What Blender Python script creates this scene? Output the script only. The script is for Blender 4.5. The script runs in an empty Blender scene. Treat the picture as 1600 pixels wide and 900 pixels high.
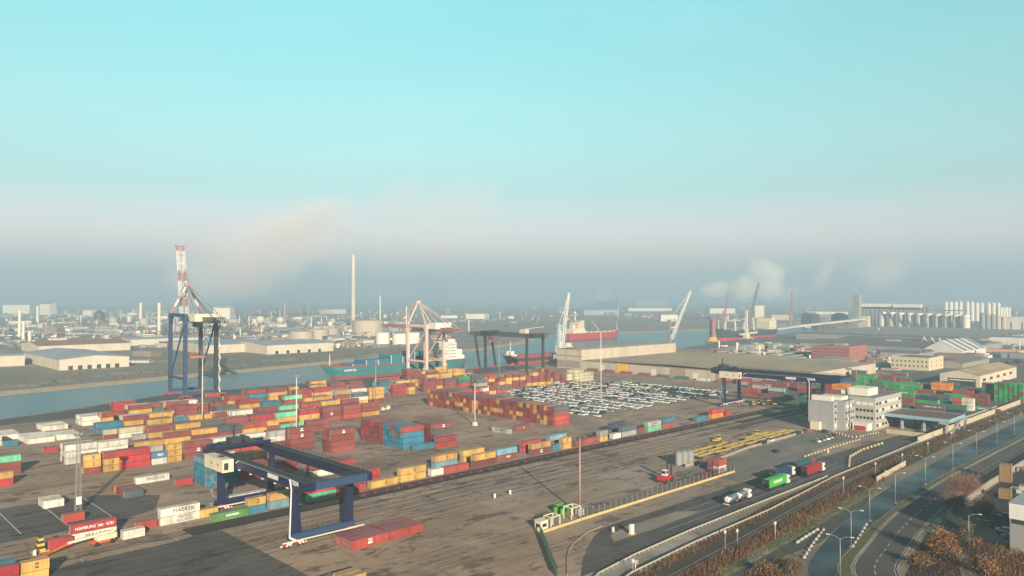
import bpy, math, random
from math import radians, sin, cos, tan, pi, atan2, sqrt
from mathutils import Vector, Matrix
from mathutils.geometry import tessellate_polygon
rnd = random.Random(11)
scene = bpy.context.scene
COL = scene.collection

# ------------------------------------------------------------------ survey
# the quay, rails and container rows are parallel to X; the viewer hovers 71 m over the origin
CAM_H, FPX, YAW = 71.0, 1189.0, radians(46)
PITCH = math.atan(16.0 / FPX)
def P(px, py, z=0.0):
    """world point at height z seen at a point of the 1600x900 photograph"""
    x = (px - 800) / FPX; y = (450 - py) / FPX
    f = cos(PITCH) - y * sin(PITCH); u = sin(PITCH) + y * cos(PITCH)
    t = (z - CAM_H) / u
    fw, r = f * t, x * t
    return Vector((fw * cos(YAW) + r * sin(YAW), fw * sin(YAW) - r * cos(YAW), z))
def pix(X, Y, Z):
    fw = X * cos(YAW) + Y * sin(YAW); r = X * sin(YAW) - Y * cos(YAW); u = Z - CAM_H
    f2 = fw * cos(PITCH) + u * sin(PITCH); u2 = -fw * sin(PITCH) + u * cos(PITCH)
    return 800 + FPX * r / f2, 450 - FPX * u2 / f2
def at(px, D, z=0.0):
    """point at forward distance D on the sight line of photo column px"""
    r = (px - 800) / FPX * D
    return Vector((D * cos(YAW) + r * sin(YAW), D * sin(YAW) - r * cos(YAW), z))
def zat(py, D):
    return CAM_H + (466 - py) / FPX * D

# ------------------------------------------------------------------ mesh builder
class MB:
    def __init__(s): s.v = []; s.f = []; s.m = []; s.sm = []
    def face(s, pts, m=0, sm=False):
        n = len(s.v); s.v += [tuple(p) for p in pts]
        s.f.append(tuple(range(n, n + len(pts)))); s.m.append(m); s.sm.append(sm)
    def box(s, x0, y0, z0, x1, y1, z1, m=0, mt=None):
        n = len(s.v)
        s.v += [(x0,y0,z0),(x1,y0,z0),(x1,y1,z0),(x0,y1,z0),(x0,y0,z1),(x1,y0,z1),(x1,y1,z1),(x0,y1,z1)]
        for q in ((0,3,2,1),(4,5,6,7),(0,1,5,4),(1,2,6,5),(2,3,7,6),(3,0,4,7)):
            s.f.append(tuple(n + i for i in q)); s.m.append(mt if (mt is not None and q == (4,5,6,7)) else m); s.sm.append(False)
    def beam(s, p, q, w, h=None, m=0, w2=None, h2=None, up=(0,0,1)):
        """box section bar from p to q; w across, h along 'up'"""
        h = w if h is None else h; w2 = w if w2 is None else w2; h2 = h if h2 is None else h2
        p, q = Vector(p), Vector(q); d = (q - p).normalized(); up = Vector(up)
        if abs(d.dot(up)) > .98: up = Vector((1,0,0)) if abs(d.x) < .9 else Vector((0,1,0))
        a = d.cross(up).normalized(); b = a.cross(d)
        n = len(s.v)
        for c, ww, hh in ((p, w, h), (q, w2, h2)):
            for i, j in ((-1,-1),(1,-1),(1,1),(-1,1)):
                s.v.append(tuple(c + a * (i * ww / 2) + b * (j * hh / 2)))
        for f in ((3,2,1,0),(4,5,6,7),(0,1,5,4),(1,2,6,5),(2,3,7,6),(3,0,4,7)):
            s.f.append(tuple(n + i for i in f)); s.m.append(m); s.sm.append(False)
    def cyl(s, p, q, r, r2=None, n=10, m=0, caps=True, sm=True):
        r2 = r if r2 is None else r2
        p, q = Vector(p), Vector(q); d = (q - p).normalized()
        up = Vector((0,0,1)) if abs(d.z) < .9 else Vector((1,0,0))
        a = d.cross(up).normalized(); b = d.cross(a); k = len(s.v)
        for c, rr in ((p, r), (q, r2)):
            for i in range(n):
                t = 2 * pi * i / n; s.v.append(tuple(c + a * (rr * cos(t)) + b * (rr * sin(t))))
        for i in range(n):
            j = (i + 1) % n
            s.f.append((k + i, k + j, k + n + j, k + n + i)); s.m.append(m); s.sm.append(sm)
        if caps:
            s.f.append(tuple(k + i for i in reversed(range(n)))); s.m.append(m); s.sm.append(False)
            s.f.append(tuple(k + n + i for i in range(n))); s.m.append(m); s.sm.append(False)
    def prism(s, poly, z0, z1, m=0, mt=None):
        area = sum(poly[i][0]*poly[(i+1)%len(poly)][1]-poly[(i+1)%len(poly)][0]*poly[i][1] for i in range(len(poly)))
        if area < 0: poly = list(reversed(poly))
        n = len(poly); k = len(s.v)
        s.v += [(p[0], p[1], z0) for p in poly] + [(p[0], p[1], z1) for p in poly]
        for i in range(n):
            j = (i + 1) % n; s.f.append((k+i, k+j, k+n+j, k+n+i)); s.m.append(m); s.sm.append(False)
        s.f.append(tuple(k+n+i for i in range(n))); s.m.append(m if mt is None else mt); s.sm.append(False)
        s.f.append(tuple(k+i for i in reversed(range(n)))); s.m.append(m); s.sm.append(False)
    def lathe(s, c, prof, n=12, m=0, sm=False):
        """profile of (radius, z) pairs turned about the vertical through c"""
        k = len(s.v)
        for r, z in prof:
            for i in range(n):
                t = 2*pi*i/n; s.v.append((c[0]+r*cos(t), c[1]+r*sin(t), c[2]+z))
        for a in range(len(prof)-1):
            for i in range(n):
                j = (i+1) % n
                s.f.append((k+a*n+i, k+a*n+j, k+(a+1)*n+j, k+(a+1)*n+i)); s.m.append(m); s.sm.append(sm)
        s.f.append(tuple(k+(len(prof)-1)*n+i for i in range(n))); s.m.append(m); s.sm.append(False)
    def gable(s, x0, y0, x1, y1, z0, ze, zr, axis='x', mw=0, mr=1, oh=.4):
        """closed shed: walls to eaves ze, ridge zr along axis, roof slab overhanging"""
        if axis == 'x':
            ym = (y0+y1)/2
            pr = [(y0,z0),(y1,z0),(y1,ze),(ym,zr),(y0,ze)]
            pa = [(x0,a,b) for a,b in pr]; pb = [(x1,a,b) for a,b in pr]
        else:
            xm = (x0+x1)/2
            pr = [(x1,z0),(x0,z0),(x0,ze),(xm,zr),(x1,ze)]
            pa = [(a,y0,b) for a,b in pr]; pb = [(a,y1,b) for a,b in pr]
        s.face(list(reversed(pa)), mw); s.face(pb, mw)
        for i in (0,1,4):
            j=(i+1)%5; s.face([pa[i],pa[j],pb[j],pb[i]], mw)
        t=.25
        for i,j in ((2,3),(3,4)):
            A,B,Cc,D=[Vector(q) for q in (pa[i],pa[j],pb[j],pb[i])]
            ax=(D-A).normalized()*oh; A-=ax;B-=ax;Cc+=ax;D+=ax
            sl=(B-A).normalized()*oh
            if i==2: A-=sl; D-=sl
            else: B+=sl; Cc+=sl
            up=Vector((0,0,t)); lo=Vector((0,0,.03))
            T=[q+up for q in (A,B,Cc,D)]; L=[q+lo for q in (A,B,Cc,D)]
            s.face(T,mr); s.face(list(reversed(L)),mr)
            for a in range(4):
                b=(a+1)%4; s.face([L[a],L[b],T[b],T[a]],mr)
    def lattice(s, p, q, w, h, nseg, t, m=0, w2=None, h2=None, up=(0,0,1), alt=None):
        """four-chord lattice boom with zigzag bracing"""
        p, q = Vector(p), Vector(q); d = (q-p).normalized(); up = Vector(up)
        a = d.cross(up).normalized(); b = a.cross(d)
        w2 = w if w2 is None else w2; h2 = h if h2 is None else h2
        def corner(f, i, j):
            return p + (q-p)*f + a*(i*(w+(w2-w)*f)/2) + b*(j*(h+(h2-h)*f)/2)
        for k in range(nseg):
            f0, f1 = k/nseg, (k+1)/nseg
            mm = m if alt is None else alt[int(f0*len(alt))]
            for i, j in ((-1,-1),(1,-1),(1,1),(-1,1)):
                s.beam(corner(f0,i,j), corner(f1,i,j), t, t, mm, up=up)
            for (i,j),(i2,j2) in (((-1,-1),(1,-1)),((1,-1),(1,1)),((1,1),(-1,1)),((-1,1),(-1,-1))):
                s.beam(corner(f0,i,j), corner(f1,i2,j2), t*.7, t*.7, mm, up=up)
                s.beam(corner(f0,i,j), corner(f0,i2,j2), t*.7, t*.7, mm, up=d.cross(a) if abs(d.dot(b))<2 else up)
    def build_each(s, name, mats, parent=None):
        """one object for every connected piece"""
        par = list(range(len(s.v)))
        def root(i):
            while par[i] != i: par[i] = par[par[i]]; i = par[i]
            return i
        for f in s.f:
            for i in f[1:]: par[root(i)] = root(f[0])
        grp = {}
        for k, f in enumerate(s.f): grp.setdefault(root(f[0]), []).append(k)
        out = []
        for ks in grp.values():
            ids = sorted({i for k in ks for i in s.f[k]}); mp = {i: j for j, i in enumerate(ids)}; b = MB()
            b.v = [s.v[i] for i in ids]; b.f = [tuple(mp[i] for i in s.f[k]) for k in ks]; b.m = [s.m[k] for k in ks]; b.sm = [s.sm[k] for k in ks]
            out.append(b.build(name, mats, parent))
        return out
    def build(s, name, mats, parent=None, loc=None):
        me = bpy.data.meshes.new(name)
        me.from_pydata(s.v, [], s.f)
        if not isinstance(mats, (list, tuple)): mats = [mats]
        for x in mats: me.materials.append(x)
        me.polygons.foreach_set('material_index', s.m)
        me.polygons.foreach_set('use_smooth', s.sm)
        me.update()
        return link(name, me, parent, loc)
def link(name, me, parent=None, loc=None):
    o = bpy.data.objects.new(name, me); COL.objects.link(o)
    if parent is not None: o.parent = parent
    if loc is not None: o.location = loc
    return o
def tag(o, label, cat, group=None, kind=None):
    if label: o['label'] = label
    if cat: o['category'] = cat
    if group: o['group'] = group
    if kind: o['kind'] = kind
    return o
def struct(o, kind='structure'):
    o['kind'] = kind; return o
def empty(name, loc, rz=0.0):
    o = bpy.data.objects.new(name, None); COL.objects.link(o)
    o.location = loc; o.rotation_euler = (0, 0, rz); o.empty_display_size = 1; return o
def copy_tree(o, parent=None):
    c = o.copy(); COL.objects.link(c)
    if parent is not None: c.parent = parent
    for ch in [x for x in list(o.children)]: copy_tree(ch, c)
    return c
ORD = ['first','second','third','fourth','fifth','sixth','seventh','eighth','ninth','tenth','eleventh','twelfth','thirteenth','fourteenth','fifteenth','sixteenth','seventeenth','eighteenth','nineteenth','twentieth','twenty-first','twenty-second','twenty-third','twenty-fourth','twenty-fifth','twenty-sixth','twenty-seventh','twenty-eighth','twenty-ninth','thirtieth']

# ------------------------------------------------------------------ materials
def new_mat(name):
    m = bpy.data.materials.new(name); m.use_nodes = True
    nt = m.node_tree; b = nt.nodes['Principled BSDF']
    return m, nt, b
def N(nt, typ, **kw):
    n = nt.nodes.new(typ)
    for k, v in kw.items():
        if k.startswith('i_'): n.inputs[int(k[2:]) if k[2:].isdigit() else k[2:].replace('_', ' ')].default_value = v
        else: setattr(n, k, v)
    return n
def L(nt, a, b): nt.links.new(a, b)
def N_add(nt, a, v):
    n = N(nt, 'ShaderNodeMath', operation='ADD'); L(nt, a, n.inputs[0]); n.inputs[1].default_value = v; return n.outputs[0]
def pos_noise(nt, scale=(1,1,1), s=1.0, detail=4, rough=.6, coord='pos'):
    if coord == 'pos': src = N(nt, 'ShaderNodeNewGeometry').outputs['Position']
    else: src = N(nt, 'ShaderNodeTexCoord').outputs['Object']
    mp = N(nt, 'ShaderNodeMapping'); mp.inputs['Scale'].default_value = scale
    L(nt, src, mp.inputs['Vector'])
    n = N(nt, 'ShaderNodeTexNoise'); n.inputs['Scale'].default_value = s; n.inputs['Detail'].default_value = detail; n.inputs['Roughness'].default_value = rough
    L(nt, mp.outputs[0], n.inputs['Vector'])
    return n.outputs['Fac']
def ramp(nt, fac, stops):
    r = N(nt, 'ShaderNodeValToRGB'); e = r.color_ramp.elements
    while len(e) < len(stops): e.new(.5)
    for el, (p, c) in zip(e, stops):
        el.position = p; el.color = (c, c, c, 1) if not isinstance(c, (tuple, list)) else (*c[:3], 1)
    L(nt, fac, r.inputs[0]); return r.outputs[0]
def mix(nt, fac, a, b, typ='MIX'):
    n = N(nt, 'ShaderNodeMix', data_type='RGBA', blend_type=typ)
    for i, v in ((0, fac), (6, a), (7, b)):
        if isinstance(v, (int, float)): n.inputs[i].default_value = v
        elif isinstance(v, (tuple, list)): n.inputs[i].default_value = (*v[:3], 1)
        else: L(nt, v, n.inputs[i])
    return n.outputs[2]
def paint(name, col, rough=.55, metal=0.0, dirt=.35, ds=.35, dcol=(.10,.08,.06), streak=True, coord='pos'):
    m, nt, b = new_mat(name)
    f = pos_noise(nt, (1,1,.25 if streak else 1), ds, 5, .65, coord)
    f = ramp(nt, f, [(.42, 0.0), (.72, 1.0)])
    g = N(nt, 'ShaderNodeMath', operation='MULTIPLY'); L(nt, f, g.inputs[0]); g.inputs[1].default_value = dirt
    c = mix(nt, g.outputs[0], col, [x*.45 + d*.35 for x, d in zip(col, dcol)])
    L(nt, c, b.inputs['Base Color']); b.inputs['Roughness'].default_value = rough; b.inputs['Metallic'].default_value = metal
    return m
def flat(name, col, rough=.6, metal=0.0):
    m, nt, b = new_mat(name); b.inputs['Base Color'].default_value = (*col, 1)
    b.inputs['Roughness'].default_value = rough; b.inputs['Metallic'].default_value = metal; return m

def cont_mat(name, use_attr):
    m, nt, b = new_mat(name)
    if use_attr: c = N(nt, 'ShaderNodeAttribute', attribute_name='Col').outputs['Color']
    else: c = N(nt, 'ShaderNodeObjectInfo').outputs['Color']
    f = ramp(nt, pos_noise(nt, (1.1,1.1,.22), .55, 5, .7), [(.40, 0.0), (.72, .7)])
    c1 = mix(nt, f, c, mix(nt, .65, c, (.09,.055,.035)))
    f2 = ramp(nt, pos_noise(nt, (.35,.35,.35), .5, 2, .5), [(.3, .75), (.7, 1.15)])
    c2 = mix(nt, 1.0, c1, f2, 'MULTIPLY')
    # roofs toned dull purple: grazing sun and sky reflection put into the colour
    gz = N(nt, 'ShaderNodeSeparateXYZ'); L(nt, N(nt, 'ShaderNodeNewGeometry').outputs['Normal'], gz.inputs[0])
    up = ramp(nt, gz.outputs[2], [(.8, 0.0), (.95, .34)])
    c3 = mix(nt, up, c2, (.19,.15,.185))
    L(nt, c3, b.inputs['Base Color']); b.inputs['Roughness'].default_value = .55
    return m
M_CONT = cont_mat('container_paint', False)
M_CONTS = cont_mat('container_paint_stacked', True)
M_BAR = flat('galvanised_bar', (.42,.42,.41), .45, .6)
M_INK = {'k': flat('lettering_black', (.03,.03,.035)), 'w': flat('lettering_white', (.8,.8,.78)), 'b': flat('lettering_brown', (.10,.06,.03)), 'r': flat('lettering_red', (.6,.04,.03)), 'n': flat('lettering_navy', (.02,.03,.12))}

CC = {'M': (.255,.058,.048), 'R': (.42,.034,.038), 'O': (.40,.058,.042), 'Y': (.60,.36,.095), 'B': (.03,.20,.30), 'L': (.16,.33,.40),
      'W': (.72,.69,.60), 'G': (.10,.25,.075), 'E': (.03,.33,.095), 'K': (.085,.115,.12), 'T': (.17,.55,.34), 'A': (.75,.25,.03),
      'N': (.025,.045,.13), 'C': (.55,.50,.32), 'D': (.165,.040,.038), 'S': (.36,.37,.36), 'H': (.10,.22,.40), 'V': (.02,.16,.09)}
CN = {'M': 'maroon', 'R': 'bright red', 'O': 'orange-red', 'Y': 'tan yellow', 'B': 'teal blue', 'L': 'pale blue', 'W': 'white', 'G': 'olive green',
      'E': 'vivid green', 'K': 'dark grey', 'T': 'mint green', 'A': 'orange', 'N': 'navy', 'C': 'cream', 'D': 'dark red', 'S': 'silver grey', 'H': 'mid blue', 'V': 'deep green'}
SKY_TINT = [(0.0, (1.75,1.20,1.3)), (.03,(1.85,1.18,1.28)), (.0722, (1.95,1.25,1.28)), (.138, (.95,1.20,1.01)), (.21, (1.02,1.47,1.11)), (.365, (.94,1.90,1.345)), (.47, (.30,.40,.40)), (1.0, (.12,.13,.17))]
SKY_STR = .0655; HAZE_COL = (.445,.615,.755,1); HAZE_D = 3.4e-4; EXPO = 1.24
# ------------------------------------------------------------------ containers
W_C, H_C = 2.44, 2.62
def cont_mesh(Lc, Hc, name):
    b = MB(); p = .14; inset = .07
    y0, y1 = 0, W_C
    for x in (0, Lc-p):
        for y in (0, W_C-p): b.box(x, y, 0, x+p, y+p, Hc)
    for y in (0.01, W_C-.13):
        b.box(p, y, .02, Lc-p, y+.12, .18); b.box(p, y, Hc-.13, Lc-p, y+.12, Hc-.02)
    for z in (.02, Hc-.15):
        b.box(.01, p, z, .12, W_C-p, z+.13); b.box(Lc-.12, p, z, Lc-.01, W_C-p, z+.13)
    n = int(round((Lc-2*p)/.55)); st = (Lc-2*p)/n
    for side in (0, 1):
        pts = []
        for k in range(n):
            x = p + k*st
            for fx, d in ((0, 0), (.35, 0), (.5, .075), (.85, .075)): pts.append((x+fx*st, d))
        pts.append((Lc-p, 0))
        for (xa, da), (xb, db) in zip(pts[:-1], pts[1:]):
            ya = inset-.04+da if side == 0 else W_C-(inset-.04+da)
            yb = inset-.04+db if side == 0 else W_C-(inset-.04+db)
            q = [(xa, ya, .18), (xb, yb, .18), (xb, yb, Hc-.13), (xa, ya, Hc-.13)]
            b.face(q if side == 0 else q[::-1])
    b.face([(Lc-.09, p, .1), (Lc-.09, W_C-p, .1), (Lc-.09, W_C-p, Hc-.1), (Lc-.09, p, Hc-.1)])
    b.face([(.09, W_C-p, .1), (.09, p, .1), (.09, p, Hc-.1), (.09, W_C-p, Hc-.1)])
    nr = max(6, n//2); sr = (Lc-.24)/nr
    for k in range(nr):
        x = .12+k*sr
        b.face([(x, .1, Hc-.05), (x+sr*.5, .1, Hc-.05), (x+sr*.5, W_C-.1, Hc-.05), (x, W_C-.1, Hc-.05)])
        b.face([(x+sr*.5, .1, Hc-.05), (x+sr, .1, Hc-.05), (x+sr, W_C-.1, Hc-.05), (x+sr*.5, W_C-.1, Hc-.05)])
    b.face([(0, W_C, .02), (Lc, W_C, .02), (Lc, 0, .02), (0, 0, .02)])
    me = bpy.data.meshes.new(name); me.from_pydata(b.v, [], b.f); me.materials.append(M_CONT)
    return me, b
L20, L40 = 6.06, 12.19
ME = {}
for key, Lc, Hc in (('20', L20, H_C), ('40', L40, H_C)):
    ME[key], _b = cont_mesh(Lc, Hc-.11, 'shipping_container_' + key); ME[key+'b'] = _b
# one leaf of the end doors with its two lock rods
db = MB(); db.box(0, 0, 0, .05, 1.05, 2.26, 0)
for y in (.3, .75):
    db.cyl((-.035, y, .03), (-.035, y, 2.23), .03, n=6, m=1)
    db.box(-.06, y, .95, -.01, y+.22, 1.02, 1)
    for z in (.05, .8, 1.5, 2.15): db.box(-.05, y-.06, z, 0, y+.06, z+.06, 1)
ME_DOOR = bpy.data.meshes.new('door'); ME_DOOR.from_pydata(db.v, [], db.f)
for x in (M_CONT, M_BAR): ME_DOOR.materials.append(x)
ME_DOOR.polygons.foreach_set('material_index', db.m)
_texts = {}
def text_mesh(s, size, mat, bold=0.0, space=1.0):
    key = (s, size, mat.name)
    if key not in _texts:
        cu = bpy.data.curves.new('lettering', 'FONT'); cu.body = s; cu.size = size; cu.align_x = 'CENTER'; cu.align_y = 'CENTER'
        cu.offset = bold; cu.space_character = space; cu.extrude = .004; cu.resolution_u = 2; cu.space_line = .85
        o = bpy.data.objects.new('tmp', cu); COL.objects.link(o)
        me = bpy.data.meshes.new_from_object(o.evaluated_get(bpy.context.evaluated_depsgraph_get()))
        bpy.data.objects.remove(o); bpy.data.curves.remove(cu)
        me.materials.clear(); me.materials.append(mat); _texts[key] = me
    return _texts[key]
def lettering(s, size, ink, parent, loc, rot, bold=.02, name='lettering', space=1.0):
    o = link(name, text_mesh(s, size, ink if not isinstance(ink, str) else M_INK[ink], bold, space), parent, loc)
    o.rotation_euler = rot; return o
ROT_S = (pi/2, 0, 0)          # reads on a face that looks towards -Y
ROT_W = (pi/2, 0, -pi/2)      # reads on a face that looks towards -X

CONTS = []   # dict(x,y,z,len,c,row,stack,tier,ntier,col,ncol,text)
ROWS = {}
def stack(row, x, y, colors, ln='40', cols=1, pal=None, text=None, heights=None, group=None, rot=False):
    """colors: bottom to top of the front column; further columns run towards +Y (or +X for boxes turned across)"""
    r = ROWS.setdefault(row, []); Lc = L40 if ln == '40' else L20
    r.append((x, y)); si = len(r) - 1
    for k in range(cols):
        n = len(colors) if heights is None else heights[k % len(heights)]
        for t in range(n):
            c = colors[t] if k == 0 and t < len(colors) else rnd.choice(pal or colors)
            CONTS.append(dict(rot=rot, x=x + (k*2.62 if rot else (rnd.uniform(-.15,.15) if t else 0)), y=y + (0 if rot else k*2.62), z=.03 + t*H_C, ln=ln, c=c, row=row, s=si, t=t, n=n, k=k, nk=cols,
                              text=(text or {}).get(t) if k == 0 else None))
def gs(row, px, py, colors, ln='40', Y=None, **kw):
    p = P(px, py); stack(row, p.x, p.y if Y is None else Y, colors, ln, **kw)
    return p.x, (p.y if Y is None else Y)

# --- trackside rows (between the gantry rails)
TR = 'row beside the flat wagons'
TR2 = 'second row behind the flat wagons'
MK, HS = ('MAERSK','k'), ('HAMBURG SÜD','w')
MSC = ('m\nsc','b'); TEX = ('TEX','w')
gs(TR, -22, 916, 'RR', '20', Y=221); gs('short stacks at the yard corner', -40, 890, 'KB', '20', Y=226)
gs(TR, 27, 907, 'YY', '20', text={1: MSC}, Y=221)
gs(TR, 73.2, 856.4, 'R', '20', Y=246)
gs(TR, 109, 848, 'WR', text={0: MK, 1: HS}, Y=247.6)
gs(TR, 190.7, 843, 'W', '20', Y=240.5)
gs(TR, 214, 830.5, 'O', '20', Y=247)
gs(TR, 250.4, 822.4, 'WW', text={1: MK, 0: ('MAERSK\nSEALAND','k')}, Y=247)
gs(TR, 312, 810.5, 'Y', '20', Y=247)
gs(TR, 334.7, 819, 'G', text={0: ('EVERGREEN','w')}, Y=239.5)
gs(TR, 388, 804.5, 'BY', '20', text={1: MSC}, Y=240.2)
gs(TR, 427, 798.5, 'LY', Y=241)
gs(TR, 480.5, 786.5, 'TO', Y=241)
gs(TR, 530, 776, 'O', Y=241)
gs(TR, 581.3, 764.4, 'Y', text={0: MSC}, Y=241)
gs(TR, 625.3, 754, 'YY', text={0: MSC, 1: MSC}, Y=241.2)
gs(TR, 668.7, 743, 'W', '20', Y=241)
gs(TR, 688, 738.7, 'O', '20', Y=241); gs(TR, 708, 734.5, 'O', '20', Y=241)
gs(TR, 735, 729.5, 'DY', text={1: MSC}, Y=241)
gs(TR, 769, 720, 'ML', text={0: ('MSC','w')}, Y=242.5)
gs(TR, 816.7, 709, 'DY', text={0: TEX, 1: MSC}, Y=241.2)
gs(TR, 846.5, 701, 'B', '20', Y=242.5)
gs(TR, 860, 698.7, 'YY', '20', text={0: MSC, 1: MSC}, Y=241)
gs(TR, 879.5, 694.7, 'M', '20', Y=241.2); gs(TR, 893, 692, 'O', '40', Y=242)
gs(TR, 917, 687, 'YS', '20', text={0: MSC}, Y=241)
gs(TR, 936, 682.5, 'W', '20', Y=241)
gs(TR, 949, 679.5, 'SK', Y=241.2)
gs(TR, 973, 673.5, 'M', '20', Y=242)
gs(TR, 988, 671.5, 'TS', text={1: ('K LINE','r')}, Y=241)
gs(TR, 1013, 666.5, 'OB', Y=242)
gs(TR, 1061, 655.5, 'B', Y=241.5); gs(TR, 1081, 650, 'AR', text={0: MSC}, Y=241.5)
gs(TR, 1101.5, 645.5, 'R', '20', Y=241.5)
# behind
gs(TR2, 343.5, 783, 'W', text={0: MK}, Y=257.5); gs(TR2, 399, 772, 'Y', '20', Y=258)
gs(TR2, 423, 766, 'Y', Y=257.5)
gs(TR2, 571, 755, 'RR', '20', Y=249)
gs(TR2, 668, 730, 'LY', text={1: MSC}, Y=250.5); gs(TR2, 706, 719.5, 'YY', Y=250.8)
gs(TR2, 742, 713, 'R', Y=250.5, text={0: TEX}); gs(TR2, 795, 704, 'RR', Y=247.5)
gs(TR2, 827, 692.5, 'RL', Y=249.5); gs(TR2, 912, 677.5, 'K', Y=251, ln='40'); gs(TR2, 931, 674, 'MN', Y=251)
# --- middle apron
AP = 'open apron by the blue gantry'
stack('six-wide low block on open apron', P(196,779.5).x, P(196,779.5).y, 'K', '20', cols=6, pal='YMDMDM', heights=[1])
gs(AP, 213, 757.5, 'W', text={0: MK}); gs(AP, 276, 760.5, 'R', '20')
stack('white block near lattice mast', *P(68.4,795.5)[:2], 'W', '20', cols=3, pal='W')
gs(AP, 99, 818, 'O', '20')
stack('tall blue block beside the blue gantry', P(324,762).x, P(324,762).y, 'BBBB', '40', cols=5, pal='B')
gs('beside tall blue block', 371, 752.5, 'OOMY', '40', cols=2, pal='OM')
stack('beside tall blue block', P(371,752.5).x+13, P(371,752.5).y, 'OM', '40', cols=2, pal='OM')
stack('maroon and white group behind gantry span', 153, 272, 'WM', '40', cols=2, pal='WOM')
stack('flat maroon block under the gantry span', 166, 281, 'O', '40', cols=3, pal='OS')
# left edge
gs('stacks at the yard edge', -24, 748, 'MMT', '40'); gs('stacks at the yard edge', -40, 766, 'RY', '40')
# near maroon group
mx, my = 117.0, 186.0
for k in range(4):
    stack('near half of maroon group', mx+(0 if k == 0 else rnd.uniform(-.4,.2)), my+k*2.75, 'O' if k == 0 else 'M', text={0: TEX} if k == 0 else None)
for k in range(4):
    stack('far half of maroon group', mx+12.9, my+k*2.75, 'O' if k == 0 else 'M')
p_ = P(518.7, 894.7, 5.27)
for k in range(2): stack('frame bottom group', p_.x, p_.y-5.2+k*2.6, 'YY', '20')
stack('frame bottom group', p_.x-7, p_.y-2.6, 'HH', '20')
# --- red towers and the three-part block
stack('four-high maroon tower', 183.3, 308.6, 'MMMM', cols=3, pal='MD', text={0: TEX, 1: TEX, 3: TEX})
stack('four-high maroon tower with white labels', 172.0, 326.5, 'MMMM', cols=2, pal='MD', text={0: TEX, 1: TEX, 2: TEX, 3: TEX})
BX, BY = 211.5, 292.3
for k in range(13):
    teal = k < 6
    cs = 'BBBB' if teal else 'MMMM'
    if k == 0: cs = 'BBBO'
    if k == 1: cs = 'BBBB'
    if k == 2: cs = 'BBOB'
    if k == 3: cs = 'BBBO'
    if not teal: cs = ''.join(rnd.choice('MMDR') for _ in range(4))
    stack('teal and maroon block, mid yard', BX, BY+k*2.8, cs, text={})
stack('teal box at the foot of the teal block', P(639,703.5).x+1, 286.9, 'B')
for k in range(6):
    stack('maroon block behind the teal one', 227.0, 289.0+k*2.8, 'MMKM' if k == 0 else ''.join(rnd.choice('MMD') for _ in range(4)), text={3: TEX} if k == 0 else None)
stack('maroon block behind the teal one', 224.8, 283.6, 'RM')
# --- apron near the car lot
gs('lone box by the long dense block', 805, 674, 'M', '40', text={0: ('K','w')})
# --- long dense block, 41 columns of ends
DX, DY = 311.0, 288.2
for k in range(41):
    n = 4
    cs = ''.join(rnd.choices('MDRYO', (40,22,16,26,7), k=4))
    if k == 0: cs = 'OOMK'; 
    if k == 1: cs = 'KODR'
    if k == 2: cs = 'YYRY'
    if k in (0,): n = 4
    if k > 30 and rnd.random() < .06: cs = cs[:2]+'K'+cs[3:]
    stack('long dense block beside the car lot', DX, DY+k*2.80, cs, pal='MY')
# --- back yard rows
def back(row, Y, items):
    for it in items:
        x, cs = it[0], it[1]; ln = it[2] if len(it) > 2 else '40'; cols = (it[3] + (it[3] > 1 and Y > 380)) if len(it) > 3 else 2
        pal = it[4] if len(it) > 4 else 'MYMYDOWM'
        stack(row, x, Y, cs, ln, cols=cols, pal=pal, text=it[5] if len(it) > 5 else None)
back('reefer row by mast', 366, [(89,'WW','40',1,'W'),(101.8,'WWW','40',2,'W')])
stack('reefer row by mast', 89.6, 368.7, 'WWW', '40', cols=3, pal='WWWM')
back('front apron-side row', 339.8, [(89.5,'MYY','20',2,'YM',{1:MSC,2:MSC}),(96.6,'YYO','20',2,'YM',{0:MSC,1:MSC}),(102.4,'RRR','40',2,'RM'),
   (115.4,'WH','20',1,'W',{1:('P&O','w')}),(121.8,'YYY','20',1,'YM',{0:MSC,1:MSC,2:MSC}),(128.9,'MMM','40',2,'MY',{1:TEX}),(141.6,'OYW','40',2,'W',{2:MSC}),(154.4,'OYW','40',2,'W'),(168,'MWS','40',2,'WM')])
back('second row from apron', 369, [(118,'SY','40',1),(130.7,'MYM','40',2),(143.5,'YMY','40',2),(156,'MMK','40',2),(169,'MYO','40',2),(182,'YMY','20',1),(189,'MT','20',2),(196,'MT','20',1),(205,'MM','40',2)])
back('third row from apron', 391, [(124,'MS','20',1),(131,'MYM','40',2),(144,'YOY','40',2),(157,'RMK','40',2),(170,'MKM','40',2),(184,'YOR','40',2),(198,'RYT','40',2),(212,'YYR','40',2,'YM',{1:MSC}),(226,'MMM','40',2,'MD',{1:TEX}),(240,'OMM','40',2,'MD'),(253,'YMM','40',1)])
back('fourth row from apron', 415, [(118,'MC','20',1),(125,'WC','40',1),(139,'CMY','40',2,'YM',{2:MSC}),(152.5,'MBB','20',1),(160,'MMY','40',2,'MY',{2:MSC}),(174,'MMM','20',2),(183,'YYW','40',2,'WY',{1:MSC}),(198,'OMM','40',2),(212,'MRT','40',2),(226,'MYO','40',2),(240,'RMY','40',2),(254,'MDM','40',1)])
back('fifth row from apron', 437, [(121,'BB','40',2,'B'),(134,'MYM','40',2),(147,'MYY','40',2,'YM',{2:MSC}),(161,'MYMM','40',2),(175,'MMMM','20',2),(184,'RSK','40',2),(198,'YWYO','40',2,'OM',{1:MSC}),(212,'YBB','40',2,'BL'),(226,'MSMT','40',2),(240,'YMY','20',2),(247,'MSY','40',2),(261,'MYM','40',2),(275,'YWK','40',2,'WS'),(288,'MYYY','40',1)])
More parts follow.
